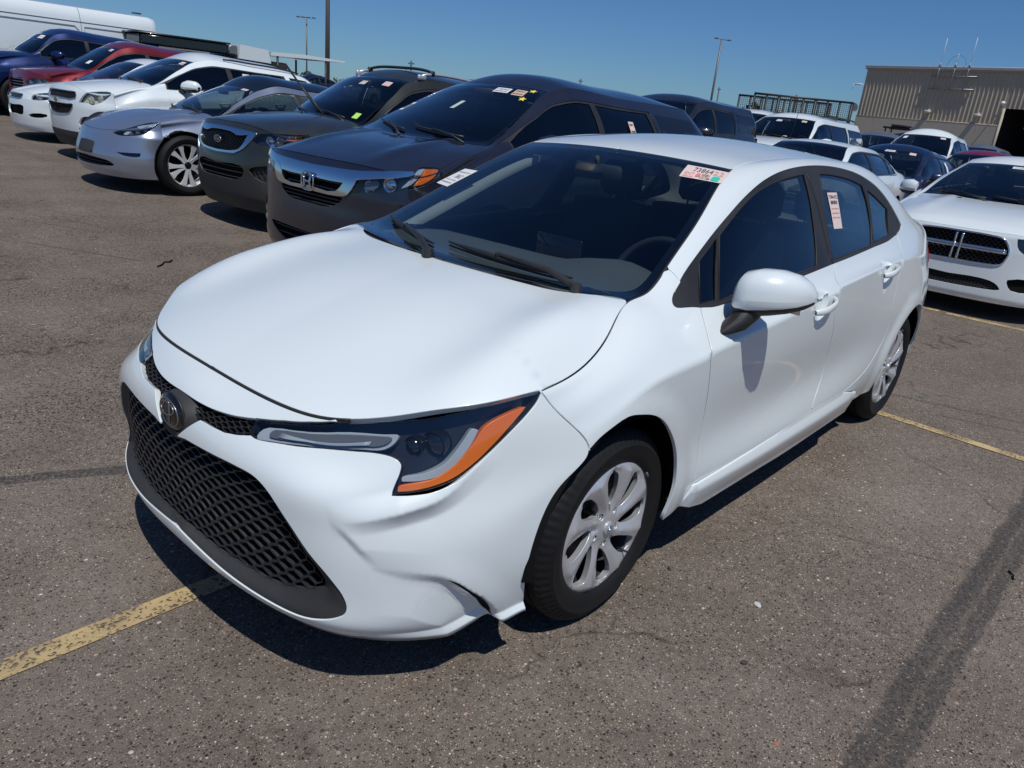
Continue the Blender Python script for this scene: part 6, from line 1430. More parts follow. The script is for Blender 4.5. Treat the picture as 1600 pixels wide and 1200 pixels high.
PAINTS = dict(
 crew=dusty('grey_metallic_paint', (.030, .032, .050), .30, metal=.6, coat=1, amt=.05), green=dusty('dark_green_grey_paint', (.026, .029, .020), .36, metal=.35, coat=1, amt=.10),
 silver=dusty('silver_blue_paint', (.36, .41, .50), .30, metal=.7, coat=1, amt=.06), navy=dusty('navy_paint', (.008, .014, .05), .30, metal=.4, coat=1, amt=.08), red=dusty('dark_red_paint', (.20, .008, .012), .32, metal=.4, coat=1, amt=.05),
 blue=dusty('deep_blue_paint', (.006, .022, .11), .28, metal=.5, coat=1, amt=.05), black=dusty('black_paint', (.010, .010, .012), .28, coat=1, amt=.07), maroon=dusty('maroon_paint', (.22, .01, .03), .3, metal=.3, coat=1), grey=dusty('mid_grey_paint', (.20, .21, .22), .35, metal=.5, coat=1))
# ---------------------------------------------------------------- placing the cars
def turbine(w_):
    make_tyre(.345, .25, .235, w_, tread=False); yo = .107; r = .25; g = Geo(); rim_barrel(g, r, .235, 0, yo - .006)
    for k in range(5):
        for (off, tw) in ((-.16, .34), (.16, .42)):
            a = 2*PI*k/5 + off; P = []
            for rr, wd in ((.040, .026), (.10, .018), (.17, .024), (.235, .040)):
                a1 = a + (rr/.235)**1.5 * (tw if off > 0 else -tw) * .30; c = np.array([rr*math.cos(a1), rr*math.sin(a1)]); q = np.array([-math.sin(a1), math.cos(a1)]); y = yo - .016 + .012*(rr/.235)
                P.append([(c[0] + q[0]*wd*s_, y - (.014 if abs(s_) > .9 else 0) - .004*s_, c[1] + q[1]*wd*s_) for s_ in (-1, -.85, .3, .85, 1)])
            g.grid(P)
    g.lathe([(0, yo - .004), (.028, yo - .006), (.032, yo - .016)], 24, 1)
    g.obj('rim', [ALLOY, GLOSSB], w_, angle=30)
    g = Geo(); g.lathe([(0, .01), (.17, .01), (.17, -.02)], 32); g.obj('brake_disc', MATB, w_)
def mk(key, paint, label, **k):
    X, Y, h = CARS[key]; return build_car(key, SPECS[key], FACES[key], PAINTS.get(paint, WHITE), label, loc=(X, Y), heading=h, group='cars parked side by side in the lot', **k)
def logo_h(g, c, s=1.0):
    """rounded square frame with an H shape inside, on a plane facing +x"""
    x, y, z = c; t = np.linspace(0, 2*PI, 28, endpoint=False); f = lambda a, b: np.c_[np.full(28, x), y + a*np.sign(np.cos(t))*np.abs(np.cos(t))**.55, z + b*np.sign(np.sin(t))*np.abs(np.sin(t))**.55]
    g.tube(f(.068*s, .056*s), .007*s, 8, closed=True)
    for sd in (-1, 1): g.tube([(x + .004, y + sd*.044*s, z + .042*s), (x + .004, y + sd*.030*s, z), (x + .004, y + sd*.040*s, z - .042*s)], .009*s, 6)
    g.tube([(x + .004, y - .03*s, z), (x + .004, y + .03*s, z)], .008*s, 6)
def flat_text(g, s, c, w, h, dx=.004, m=0):
    text_on(g, s, lambda a, b: np.c_[np.full(len(a), c[0] + dx), c[1] + w*(a - .5), c[2] + h*(b - .5)], 0, 0, 1, 1, m)
NUM = lambda s, ink=INK: [(s, .12, .50, .76, .34, ink)]
c, K, Wn, Rf = mk('crew_suv', 'crew', 'dark grey three-row suv with wide chrome grille bar beside the white sedan', wheel=None)
g = Geo(); logo_h(g, K.nose([0.], [.81])[0] + [.022, 0, 0], 1.12); g.obj('badge', CHROME, c)
sk_sticker(c, Wn, (.64, .87), .27, .085, .0, PAPER, [('7380422', .1, .5, .8, .32, INK)], bars(.08, .92, .15, .32, 14, INK, 21), label='white paper sticker on the windshield')
sk_sticker(c, Wn, (.335, .865), .19, .105, .0, P_('paper_tan', (.62, .46, .34), .6), [('7384947', .08, .55, .8, .3, INK)], bars(.08, .9, .15, .35, 9, INK, 22), label='tan paper sticker on the windshield')
def star(W, c_, r, car):
    pts = [(.5 + .5*math.cos(PI/2 + i*PI/5)*(1 if i % 2 == 0 else .45), .5 + .5*math.sin(PI/2 + i*PI/5)*(1 if i % 2 == 0 else .45)) for i in range(10)]
    g = Geo(); u, v = c_; f = on_surf(W, [(u + r, v - r*.6), (u - r, v - r*.6), (u - r, v + r*.6), (u + r, v + r*.6)], .003); p_ = np.array(pts); g.add(f(p_[:, 0], p_[:, 1]), [tuple(range(10))]); g.obj('star_sticker', YELP, car, smooth=False)
star(Wn, (.175, .93), .062, c); star(Wn, (.20, .77), .062, c)
sk_sticker(c, Wn, (1.90, .45), .10, .16, .0, PAPER, (), bars(.1, .9, .2, .8, 5, INK, 23), label='white label at the far edge of the windshield')
sk_sticker(c, Wn, (.98, .55), .07, .14, .0, GREENP if False else P_('paper_pale_green', (.45, .55, .45), .7), (), (), label='pale paper tag hanging inside the windshield')
for sd_ in (1,):
    sticker(c, 'window_sticker', K.B, [(-1.98, 2.6), (-1.90, 2.6), (-1.90, 1.5), (-1.98, 1.5)], PINK, [('7384', .1, .8, .8, .12, INK)], 'pink paper sticker on the rear door window', bars(.1, .9, .4, .6, 6, INK, 24))
c, K, Wn, Rf = mk('green_suv', 'green', 'dark green suv with amber turn signals, roof rails and a raised wiper', wheel=None, lower=(0, .53, .03))
g = Geo(); t = np.linspace(0, 2*PI, 30, endpoint=False); bc = K.nose([0.], [.845])[0] + [.02, 0, 0]; g.tube(np.c_[np.full(30, bc[0]), .062*np.cos(t), bc[2] + .031*np.sin(t)], .004, 6, closed=True); g.grid(np.stack([np.c_[np.full(31, bc[0] - .004), .06*np.cos(np.linspace(0, 2*PI, 31)), bc[2] + .03*np.sin(np.linspace(0, 2*PI, 31))], np.tile(bc - [.002, 0, 0], (31, 1))]), 1); flat_text(g, 'KIA', bc, .085, .028); g.obj('badge', [CHROME, GLOSSB], c)
for sd in (1, -1):
    g = Geo(); xx = np.linspace(-1.25, -2.9, 14); e = K.edge(xx); g.tube(np.c_[xx, sd*(e[:, 1] + .005), e[:, 2] + .015 + .055*np.sin(np.linspace(0.1, PI - .1, 14))**.35], [.012] + [.017]*12 + [.012], 8)
    for x_ in (-1.3, -2.1, -2.85): ee = K.edge([x_])[0]; g.box((x_, sd*(ee[1] + .005), ee[2] + .025), (.12, .03, .06), bev=.01)
    g.obj('roof_rail', SILVER, c)
for x_ in (-1.45, -2.5):
    g = Geo(); ee = K.edge([x_])[0]; yy = np.linspace(-ee[1] - .02, ee[1] + .02, 14); g.tube(np.c_[np.full(14, x_), yy, ee[2] + .075 + .035*(1 - (yy/ee[1])**4)], .016, 8)
    for sd in (1, -1): g.box((x_, sd*ee[1], ee[2] + .065), (.07, .05, .06), bev=.015)
    g.obj('roof_crossbar', BLACKP, c)
sk_sticker(c, Wn, (.92, .80), .16, .08, .0, PAPER, [('8011204', .1, .5, .8, .3, INK)], bars(.1, .9, .15, .3, 10, INK, 31), label='white paper sticker high on the windshield')
sk_sticker(c, Wn, (.34, .84), .17, .09, .0, PINK, [('7386431', .1, .5, .8, .3, INKO)], bars(.1, .9, .15, .3, 10, INKO, 32), label='pink paper sticker high on the windshield')
sk_sticker(c, Wn, (.20, .16), .09, .09, .0, GREENP, (), (), label='lime green paper tag low on the windshield')
g = Geo(); a = Wn(np.array([.66]), np.array([.02]))[0] + [0, 0, .02]; b = a + np.array([-.20, -.15, .33]); b2 = a + np.array([.04, -.62, .47]); g.tube([a, a*.4 + b2*.6 + [.02, 0, 0]], .009, 6); g.tube([a + (b2 - a)*.12 + [.03, 0, 0], b2 + [.03, .0, 0]], .011, 6); g.obj('raised_wiper', BLACKP, c)
SPECS['silver_sedan']['intm'] = INT
c, K, Wn, Rf = mk('silver_sedan', 'silver', 'silver electric sedan with a dark glass roof and ten-spoke wheels', wheel=turbine)
sk_sticker(c, Wn, (.32, .93), .20, .06, .0, PINK, [('7386', .1, .4, .8, .4, INKO)], (), label='pink paper sticker at the top of the windshield')
c, K, Wn, Rf = mk('white_suv', 'white', 'white suv with hazed yellowed headlights and split dark grille', lower=(0, .42, .05))
g = Geo(); bc = K.nose([0.], [.815])[0] + [.018, 0, 0]
bow = [(-.075, -.018), (-.028, -.018), (-.022, -.034), (.030, -.034), (.024, -.018), (.065, -.018), (.075, .018), (.028, .018), (.022, .034), (-.030, .034), (-.024, .018), (-.065, .018)]; g.prism([(y, bc[2] + z) for y, z in bow], bc[0], bc[0] + .008, 0); g.obj('badge', P_('gold_badge', (.5, .42, .22), .3, metal=.9), c)
for sd in (1, -1):
    g = Geo(); xx = np.linspace(-1.45, -2.8, 12); e = K.edge(xx); g.tube(np.c_[xx, sd*(e[:, 1] - .02), e[:, 2] + .02 + .04*np.sin(np.linspace(.1, PI - .1, 12))**.4], .015, 6); g.obj('roof_rail', BLACKP, c)
sk_sticker(c, Wn, (.22, .86), .16, .10, .0, PINK, (), bars(.1, .9, .3, .6, 6, INKO, 41), label='pink paper sticker at the top of the windshield')
sticker(c, 'window_sticker', K.B, [(-1.80, 2.7), (-1.68, 2.7), (-1.68, 1.2), (-1.80, 1.2)], PINK, (), 'pink paper sticker on the rear door window', bars(.1, .9, .6, .7, 6, INKO, 42))
c, K, Wn, Rf = mk('white_sedan', 'white', 'white sedan with clear headlights and small chrome grille behind the white suv', full=False)
c, K, Wn, Rf = mk('muscle_sedan', 'white', 'white muscle sedan with cross-bar grille behind the white compact')
sk_sticker(c, Wn, (.95, .90), .34, .06, .0, PAPER, (), bars(.1, .9, .3, .6, 16, INK, 51), label='white strip of paper at the top of the windshield')
g = Geo()
for u_ in (-.42, .42): P = K.hood([-.12], [u_])[0]; g.box(P + [0, 0, .004], (.03, .05, .008), bev=.002)
g.obj('washer_nozzle', BLACKP, c)
# ---------------------------------------------------------------- more of the lot : cars behind, van, building, poles, hills
def far(key, paint, label, x, y, h=0., base=None, face=None, **k):
    kw = dict(lod=2, full=False, group=k.pop('group', 'cars parked in the rows behind')); kw.update(k)
    return build_car(key, base or SPECS[key], face if face is not None else FACES.get(key, FACES['crew_suv']), PAINTS.get(paint, WHITE), label, loc=(x, y), heading=h, **kw)
R1 = 'cars parked side by side in the lot'
GENERIC = [dict(k='lamp', side=1, p=[(.45, .80, 1), (.60, .88), (.95, .90, 1), (.92, .80), (.60, .76)], proj=[(.6, .82, .04), (.8, .84, .04)]), dict(k='grille', p=[(0, .86, 1), (.38, .86), (.38, .70), (0, .70, 1)], slats=(4, .006, CHROME, -.01)), dict(k='open', p=[(0, .45, 1), (.4, .45), (.4, .33), (0, .33, 1)])]
HIGH = [dict(k='lamp', side=1, p=[(.60, .92, 1), (.62, 1.05, 1), (.96, 1.06, 1), (.95, .92, 1)], proj=[(.72, .985, .05)]), dict(k='grille', p=[(0, 1.08, 1), (.52, 1.07), (.50, .82), (0, .80, 1)], rim=(.012, CHROME), slats=(4, .012, CHROME, -.01)), dict(k='open', p=[(0, .60, 1), (.5, .60), (.5, .45), (0, .45, 1)])]
c, K, Wn, Rf = far('white_suv', 'red', 'dark red suv with its hood and windshield above the white cars', -4.0, -15.75, base=spec(SPECS['white_suv'], roof=1.72, st=(-1.0, .58, 1.58), rr=(-3.0, .60, 1.56), tip=(.45, .85, .99)), face=GENERIC, group=R1)
sk_sticker(c, Wn, (.25, .86), .16, .09, 0, PINK, (), bars(.1, .9, .3, .6, 6, INKO, 61)); sk_sticker(c, Wn, (.30, .30), .14, .12, 0, PAPER, (), ())
c, K, Wn, Rf = far('big_suv', 'blue', 'deep blue boxy suv with upright windshield behind the dark red one', -3.75, -18.35, base=spec(SPECS['big_suv'], roof=1.86, st=(-.88, .64, 1.72), rr=(-3.0, .64, 1.68), rb=(-3.45, .76, 1.25), te=(-3.6, .74, 1.0), W=.97, wb=2.8, ms=1.0), face=HIGH, group=R1)
sk_sticker(c, Wn, (.45, .78), .30, .14, 0, PAPER, (), bars(.1, .9, .3, .6, 6, INKO, 62))
far('big_suv', 'black', 'black suv at the far left edge beside the white cargo van', -4.35, -20.9, base=spec(SPECS['big_suv'], roof=1.80, st=(-1.0, .62, 1.66), rr=(-3.4, .64, 1.66)), face=HIGH, group=R1)
BG = 'cars parked in the rows behind'
far('big_suv', 'black', 'tall black suv behind the grey three-row suv, seen over the white roof', -9.15, -5.55, base=spec(SPECS['big_suv'], roof=1.87, st=(-1.1, .66, 1.76), rr=(-3.0, .70, 1.76), rb=(-3.3, .80, 1.28), te=(-3.4, .78, 1.0), wb=2.5, dlo=(-.7, -1.45, -2.2), q=0, belt=(1.26, 1.30)), face=HIGH)
c, K, Wn, Rf = far('big_suv', 'white', 'big white suv with roof rails and black windshield in the next row', -14.8, -5.65, base=spec(SPECS['big_suv'], dlo=(-.7, -1.6, -2.6)), face=HIGH, lod=1.5, full=True)
sk_sticker(c, Wn, (1.2, .80), .20, .08, 0, PAPER, (), bars(.1, .9, .3, .6, 8, INK, 63)); sk_sticker(c, Wn, (.35, .86), .17, .08, 0, P_('paper_cream', (.7, .6, .45), .6), (), bars(.1, .9, .3, .6, 8, INK, 64)); sk_sticker(c, Wn, (.62, .12), .12, .08, 0, PAPER, (), ())
for sd in (1, -1):
    g = Geo(); xx = np.linspace(-1.5, -3.4, 12); e = K.edge(xx); g.tube(np.c_[xx, sd*(e[:, 1] - .02), e[:, 2] + .05 + .05*np.sin(np.linspace(.1, PI - .1, 12))**.4], .018, 6); g.obj('roof_rail', BLACKP, c)
g = Geo(); p0 = K.hood([.3], [.75])[0]; g.tube([p0, p0 + [-.25, 0, .85]], .006, 5); g.obj('antenna', BLACKP, c)
c, K, Wn, Rf = far('muscle_sedan', 'navy', 'dark navy sedan between the white compact and the white muscle sedan', -13.0, -2.75, h=-.04, base=spec(SEDAN, roof=1.46, tip=(.40, .80, .76)), face=[dict(k='lamp', side=1, p=[(.50, .60, 1), (.60, .72), (.94, .75, 1), (.9, .64), (.65, .585)], mat=P_('hazed_lamp', (.62, .58, .42), .4), proj=[(.66, .655, .045)]), dict(k='grille', p=[(0, .70, 1), (.36, .70), (.33, .60), (0, .58, 1)], slats=(3, .006, CHROME, -.01))], lod=1.5, full=True)
sk_sticker(c, Wn, (1.05, .88), .34, .07, 0, PAPER, (), bars(.1, .9, .3, .6, 12, INK, 65)); sk_sticker(c, Wn, (.30, .86), .20, .09, 0, PINK, [('7384', .1, .4, .8, .4, INKO)], ())
sticker(c, 'window_sticker', K.B, [(-1.85, 2.6), (-1.75, 2.6), (-1.75, 1.3), (-1.85, 1.3)], PAPER, (), None, ())
far('white_sedan', 'white', 'white sedan mostly hidden behind the white compact, only roof and windows showing', -9.1, -2.75, base=spec(SEDAN, roof=1.42, rim=1, screen=GLASS_D), face=GENERIC)
TR = spec(SPECS['big_suv'], roof=1.90, rr=(-2.3, .66, 1.74), rb=(-2.55, .80, 1.24), te=(-4.4, .86, 1.20), wb=3.7, dlo=(-.7, -1.4, -2.1), q=0)
c, K, Wn, Rf = far('big_suv', 'white', 'white pickup truck with dark windshield in front of the metal building', -20.8, -4.25, base=TR, face=HIGH)
sk_sticker(c, Wn, (.30, .88), .2, .09, 0, PINK, (), ()); sk_sticker(c, Wn, (1.75, .80), .16, .12, 0, PAPER, (), ())
far('white_sedan', 'maroon', 'maroon sedan roof behind the white muscle sedan', -15.6, -1.75, base=spec(SEDAN, roof=1.52, st=(-1.05, .54, 1.42), rr=(-2.4, .54, 1.40)), face=GENERIC)
far('white_sedan', 'navy', 'dark sedan near the open building door at the right edge', -24.5, -1.7, base=spec(SEDAN, roof=1.60, st=(-1.05, .54, 1.48), rr=(-2.4, .54, 1.46)), face=GENERIC)
far('big_suv', 'white', 'far-off white pickup in front of the left corner of the metal building', -36.5, -10.9, h=1.2, base=TR, face=HIGH, lod=3)
far('big_suv', 'black', 'black suv with roof bars behind the navy sedan', -29.5, -7.2, base=spec(SPECS['big_suv'], roof=1.86), face=HIGH, lod=3)
far('crew_suv', 'grey', 'grey-blue suv just right of the big white suv', -23.5, -6.4, face=GENERIC, lod=3)
far('crew_suv', 'grey', 'grey suv by the dark doorway of the building', -33.5, -5.4, base=spec(SPECS['crew_suv'], roof=1.75), face=GENERIC, lod=3)
far('big_suv', 'white', 'white suv roof under the black trailer frame', -18.2, -8.3, base=spec(SPECS['big_suv'], roof=1.92, st=(-1.05, .62, 1.80)), face=HIGH, lod=3)
# roof bars on the black suv stand as two short racks
for (x, y) in ((-31.2, -7.7), (-33.3, -8.1)):
    g = Geo(); z = 2.0
    for s_ in (-.55, .55): g.tube([(0, s_, 0), (0, s_, .16)], .03, 6)
    g.tube([(0, -.65, .16), (0, .65, .16)], .04, 6); g.box((0, 0, .24), (.15, .7, .10), bev=.02); o = g.obj('light_bar', BLACKP); o.location = (x, y, float(ground_z(x, y)) + 1.84); tag(o, 'black roof light bar over the dark suv' if x > -32 else 'black roof light bar, the more distant of the two', 'light bar')
# distant parked cars on the horizon, left of the tall pole
for i, (x, y, pt, lb) in enumerate([(-27, -44, 'navy', 'dark blue car far off by the tall pole'), (-30.5, -44.5, 'white', 'white car far off beyond the raised wiper'), (-35, -47, 'black', 'black car far off right of the tall pole'), (-39.5, -47.5, 'grey', 'grey car far off above the green suv roof')]):
    far('white_sedan', pt, lb, x, y, base=spec(SEDAN, roof=1.5), face=GENERIC, lod=4)

# ---- white high-roof cargo van
def van():
    v = thing('cargo_van', 'white high-roof cargo van showing its blank panelled side above the blue suv', 'van', (-3.9, -23.05, float(ground_z(0, -23))), 0)
    prof = [(-.98, .45), (-1.0, .9), (-1.0, 1.5), (-.96, 2.1), (-.90, 2.38), (-.78, 2.52), (-.4, 2.58), (0, 2.60)]; full = prof + [(-y, z) for y, z in prof[::-1][1:]]
    full = resample(np.array(full), .25, False)
    X = [(-4.95, .86, .95), (-4.90, .93, .985), (-4.75, .985, 1), (-4.2, 1, 1), (-1.0, 1, 1), (-.2, .99, 1), (.15, .97, .985)]
    g = Geo(); g.grid(np.array([np.c_[np.full(len(full), x), full[:, 0]*sy, .45 + (full[:, 1] - .45)*sz] for x, sy, sz in X]), flip=True)
    e = np.c_[np.full(len(full), -4.95), full[:, 0]*.86, .45 + (full[:, 1] - .45)*.95]; g.add(e, [tuple(range(len(full)))]); g.obj('body', WHITE, v, angle=40)
    g = Geo(); hs = [(.15, 1, 2.57), (.5, .9, 2.2), (.95, .84, 1.55), (1.1, .83, 1.25), (1.75, .75, 1.0), (1.85, .72, .5)]
    g.grid(np.array([[(x, -.95*s_, .4), (x, -.97*s_, min(zt, 1.1)), (x, -.90*s_, zt - .04), (x, -.6*s_, zt), (x, 0, zt + .02), (x, .6*s_, zt), (x, .90*s_, zt - .04), (x, .97*s_, min(zt, 1.1)), (x, .95*s_, .4)] for x, s_, zt in hs]), flip=True); g.obj('cab', WHITE, v, angle=40)
    g = Geo(); g.grid(np.array([[(.45 + .02, s_*.70, 2.24 + .03) for s_ in (-1, 0, 1)], [(1.0, s_*.76, 1.50 + .03) for s_ in (-1, 0, 1)]])); g.obj('windshield', GLOSSB, v)
    for sd in (1, -1):
        g = Geo(); g.add([(-.1, sd*.995, 1.25), (.75, sd*.93, 1.25), (.42, sd*.90, 1.85), (-.1, sd*.985, 1.85)], [(0, 1, 2, 3)]); g.obj('side_window', GLOSSB, v)
        for (x0, x1, z0, z1) in ((-4.55, -2.9, 1.05, 2.05), (-2.75, -.45, 1.05, 2.05)):
            g = Geo(); pts = [(x0, z0), (x0, z1 - .1), (x0 + .1, z1), (x1, z1), (x1, z0)]; g.tube([(x, sd*(1.004 - .05*max(0, z - 1.5)), z) for x, z in pts], .008, 5, closed=True); g.obj('panel_groove', P_('shut_line', (.10, .11, .12), .8), v)
        for x in (-2.82, -.32): g = Geo(); g.tube([(x, sd*1.002, .5), (x, sd*1.002, 1.5), (x, sd*.965, 2.1), (x, sd*.905, 2.38), (x, sd*.79, 2.52)], .006, 5); g.obj('panel_groove', MATS['shut_line'], v)
        g = Geo(); g.tube([(-4.8, sd*.955, 2.16), (.1, sd*.955, 2.16)], .008, 5); g.obj('drip_groove', MATS['shut_line'], v)
        g = Geo(); g.box((.75, sd*1.12, 1.35), (.12, .22, .32), bev=.04); g.obj('side_mirror', BLACKP, v)
        g = Geo(); g.box((1.72, sd*.62, .95), (.12, .25, .22), bev=.04); g.obj('headlight', LAMPG, v)
        for x in (1.0, -3.2):
            w_ = bpy.data.objects.new('wheel', None); COL.objects.link(w_); w_.parent = v; w_.location = (x, sd*.88, .35); w_.rotation_euler = (0, 0, 0 if sd == 1 else PI); spoke_wheel(w_, .35, .22, .22, n=6, pair=False)
    g = Geo(); g.box((-4.6, .3, 2.63), (.25, .08, .04), bev=.01); g.obj('roof_marker_lamp', BLACKP, v)
    return v
van()
# ---- long dark-windowed vehicle and canopy behind the white suv
def bus():
    v = thing('camper_van', 'long vehicle roofline with dark side windows and white rear block behind the white suv', 'camper', (-9.4, -22.0, float(ground_z(0, -22))), 0)
    g = Geo(); g.box((-.1, 0, 1.1), (6.0, 1.9, 1.3), bev=.12); g.obj('body', PAINTS['black'], v, angle=40)
    g = Geo(); g.box((.25, 0, 1.94), (2.6, 1.82, .30), bev=.05); g.obj('upper_body', GLOSSB, v, angle=40)
    g = Geo(); g.box((.25, 0, 2.10), (2.75, 1.86, .045), bev=.02); g.obj('roof', PAINTS['black'], v, angle=40)
    g = Geo(); g.box((-1.2, .0, 1.94), (.30, 1.84, .26), bev=.03); g.obj('side_window', PAINTS['grey'], v, angle=40)
    g = Geo(); g.prism([(-1.36, 1.72), (-1.42, 2.12), (-2.35, 2.06), (-2.45, 1.68)], -.92, .94, 1); g.obj('rear_block', WHITE, v, smooth=False)
    for x in (2.0, -2.0):
        for sd in (1, -1): w_ = bpy.data.objects.new('wheel', None); COL.objects.link(w_); w_.parent = v; w_.location = (x, sd*.85, .36); w_.rotation_euler = (0, 0, 0 if sd == 1 else PI); spoke_wheel(w_, .36, .22, .2, n=6, pair=False)
bus()
v = thing('canopy', 'flat white canopy on thin dark posts beyond the white suv roof', 'canopy', (-13.0, -22.0, float(ground_z(0, -22))), 0)
g = Geo(); g.prism([(-1.6, 1.98), (-1.65, 2.03), (0, 2.07), (1.15, 2.02), (1.15, 1.92), (0, 1.95)], -1.0, .95, 1); g.obj('canopy_top', WHITE, v, smooth=False)
for x, y in ((-.9, .9), (.9, .9), (-.9, -.9), (.9, -.9)): g = Geo(); g.tube([(x, y, 0), (x, y, 1.94)], .035, 6); g.obj('post', BLACKP, v)
# ---- black mesh trailer frame
v = thing('utility_trailer', 'black steel trailer side rails with wire mesh above the white suvs', 'trailer', (-22.4, -8.6, float(ground_z(0, -8.6))), math.atan2(2.55, -2.23) + PI)
bm = P_('black_steel', (.012, .012, .013), .5)
g = Geo(); g.box((0, 0, .75), (3.6, 1.8, .12)); g.obj('deck', bm, v)
for y in (-.88, .88):
    for zz in (1.92, 2.42 if y > 0 else 2.40):
        g = Geo(); g.box((-.15, y, zz), (3.0, .06, .06)); g.obj('rail', bm, v)
    for i, x in enumerate(np.linspace(-1.63, 1.33, 9)): g = Geo(); g.box((x, y, 1.60), (.05 if i % 3 else .09, .05, 1.62)); g.obj('upright', bm, v)
    g = Geo()
    for x in np.linspace(-1.6, 1.3, 48): g.box((x, y, 2.17), (.008, .008, .5))
    for z in np.linspace(1.95, 2.4, 9): g.box((-.15, y, z), (2.95, .008, .008))
    g.obj('wire_mesh', bm, v)
for sd in (1, -1): w_ = bpy.data.objects.new('wheel', None); COL.objects.link(w_); w_.parent = v; w_.location = (0, sd*1.0, .33); w_.rotation_euler = (0, 0, 0 if sd == 1 else PI); spoke_wheel(w_, .33, .19, .18, n=6, pair=False)

# ---- the metal building
def building():
    A = np.array([-75.1, -24.6]); ang = math.atan2(.975, .22)
    b = thing('warehouse', 'tan corrugated metal building with a dark open doorway at the right', 'building', (A[0], A[1], 0), ang)   # local +x runs along the wall, wall faces local -y
    tanm = dusty('tan_corrugated_metal', (.50, .42, .31), .5, metal=.1, amt=.25, scale=.5, dust=(.24, .21, .17)); blockm = dusty('tan_masonry', (.52, .45, .35), .85, amt=.3, scale=1.2, dust=(.28, .25, .21)); whm = P_('white_trim', (.75, .75, .73), .5); drk = P_('door_dark', (.012, .012, .013), .8)
    def ribs(x0, x1, z0, z1, name):
        g = Geo(); pr = []; x = x0; p_ = .36
        while x < x1 - .01:
            for dx, dy in ((0, 0), (.22, 0), (.245, -.05), (.315, -.05), (.34, 0)):
                if x + dx <= x1: pr.append((x + dx, dy))
            x += p_
        pr.append((x1, 0)); g.grid(np.array([[(a, c_, z) for a, c_ in pr] for z in (z0, z1)]), flip=True); g.obj(name, tanm, b, smooth=False)
    ribs(0, 12.75, 3.75, 8.0, 'corrugated_wall'); ribs(12.75, 20, 5.05, 8.0, 'corrugated_wall'); ribs(20, 46, 3.75, 8.0, 'corrugated_wall')
    for x0, x1 in ((0, 12.75), (20, 46)):
        n = int((x1 - x0) / 1.6)
        for i in range(n): g = Geo(); w_ = (x1 - x0) / n; g.box((x0 + w_*(i + .5), .0, 1.78), (w_ - .015, .24, 3.88), bev=.01); g.obj('masonry_panel', blockm, b, smooth=False)
        g = Geo(); g.box(((x0 + x1)/2, .02, 3.735), (x1 - x0, .30, .06)); g.obj('ledge', tanm, b)
    g = Geo(); g.box((23, .02, 8.04), (46.4, .46, .12)); g.box((23, -.13, 7.98), (46.3, .10, .22)); g.obj('roof_trim', whm, b); 
    g = Geo(); g.box((23, -.10, 7.80), (46.2, .10, .12)); g.obj('gutter', tanm, b)
    g = Geo(); g.box((23, 15, 3.9), (46, 29.7, 7.8)); g2 = Geo()
    g2.add([(0, .13, -.3), (0, 30, -.3), (0, 30, 8), (0, .13, 8)], [(0, 1, 2, 3)]); g2.add([(46, .13, -.3), (46, 30, -.3), (46, 30, 8), (46, .13, 8)], [(3, 2, 1, 0)]); g2.add([(0, 30, -.3), (46, 30, -.3), (46, 30, 8), (0, 30, 8)], [(0, 1, 2, 3)]); g2.obj('end_wall', tanm, b, smooth=False)
    g = Geo(); g.add([(0, 0, 8.0), (46, 0, 8.0), (46, 15, 9.0), (0, 15, 9.0), (0, 30, 8), (46, 30, 8)], [(0, 1, 2, 3), (3, 2, 5, 4)]); g.obj('roof', whm, b, smooth=False)
    g = Geo(); g.box((16.4, 6, 2.4), (7.4, .1, 5.4)); g.add([(12.7, .05, -.3), (12.7, 6, -.3), (12.7, 6, 5.1), (12.7, .05, 5.1)], [(0, 1, 2, 3)]); g.add([(20, .05, -.3), (20, 6, -.3), (20, 6, 5.1), (20, .05, 5.1)], [(3, 2, 1, 0)]); g.add([(12.7, .05, 5.1), (20, .05, 5.1), (20, 6, 5.1), (12.7, 6, 5.1)], [(0, 1, 2, 3)]); g.obj('doorway', drk, b, smooth=False)
    for x_ in (12.72, 20.0): g = Geo(); g.box((x_, -.04, 2.4), (.14, .2, 5.3)); g.obj('door_frame', blockm, b)
    g = Geo(); g.box((14.6, 3.0, 3.55), (2.6, .1, .16), rot=np.array([[.985, 0, .17], [0, 1, 0], [-.17, 0, .985]])); g.obj('hanging_duct', whm, b)
    for i, (x, z) in enumerate(((6.7, 4.45), (10.9, 4.40), (26, 4.4), (34, 4.4))):
        g = Geo(); g.box((x, -.30, z), (.42, .50, .22), bev=.04); g.box((x, -.10, z + .16), (.1, .22, .1)); g.obj('wall_lamp', P_('lamp_case', (.55, .53, .48), .4), b)
    g = Geo(); g.tube([(12.7, -.05, 5.45), (12.7, -.55, 5.5)], .05, 8); g.lathe([(0, 0), (.12, .02), (.16, .2)], 12); g.V[-1] += [12.7, -.75, 5.42]; g.obj('door_flood_lamp', whm, b)
    g = Geo(); g.box((-.45, -.25, 6.45), (.7, .14, .14), bev=.03); g.tube([(0, 0, 6.45), (-.2, -.2, 6.45)], .04, 6); g.tube([(-.9, -.25, 6.5), (-.95, -.25, 6.0)], .02, 5); g.obj('security_camera', whm, b)
    g = Geo(); g.lathe([(0, .10), (.25, .07), (.45, .0)], 24); g.xf([[1, 0, 0, -.12], [0, 1, 0, -.65], [0, 0, 1, 4.35], [0, 0, 0, 1]]); g.tube([(-.1, -.1, 4.1), (-.12, -.6, 4.3)], .03, 6); g.tube([(-.12, -.6, 4.1), (-.12, -1.1, 4.3)], .015, 5); g.obj('satellite_dish', P_('dish_grey', (.5, .5, .48), .5), b)
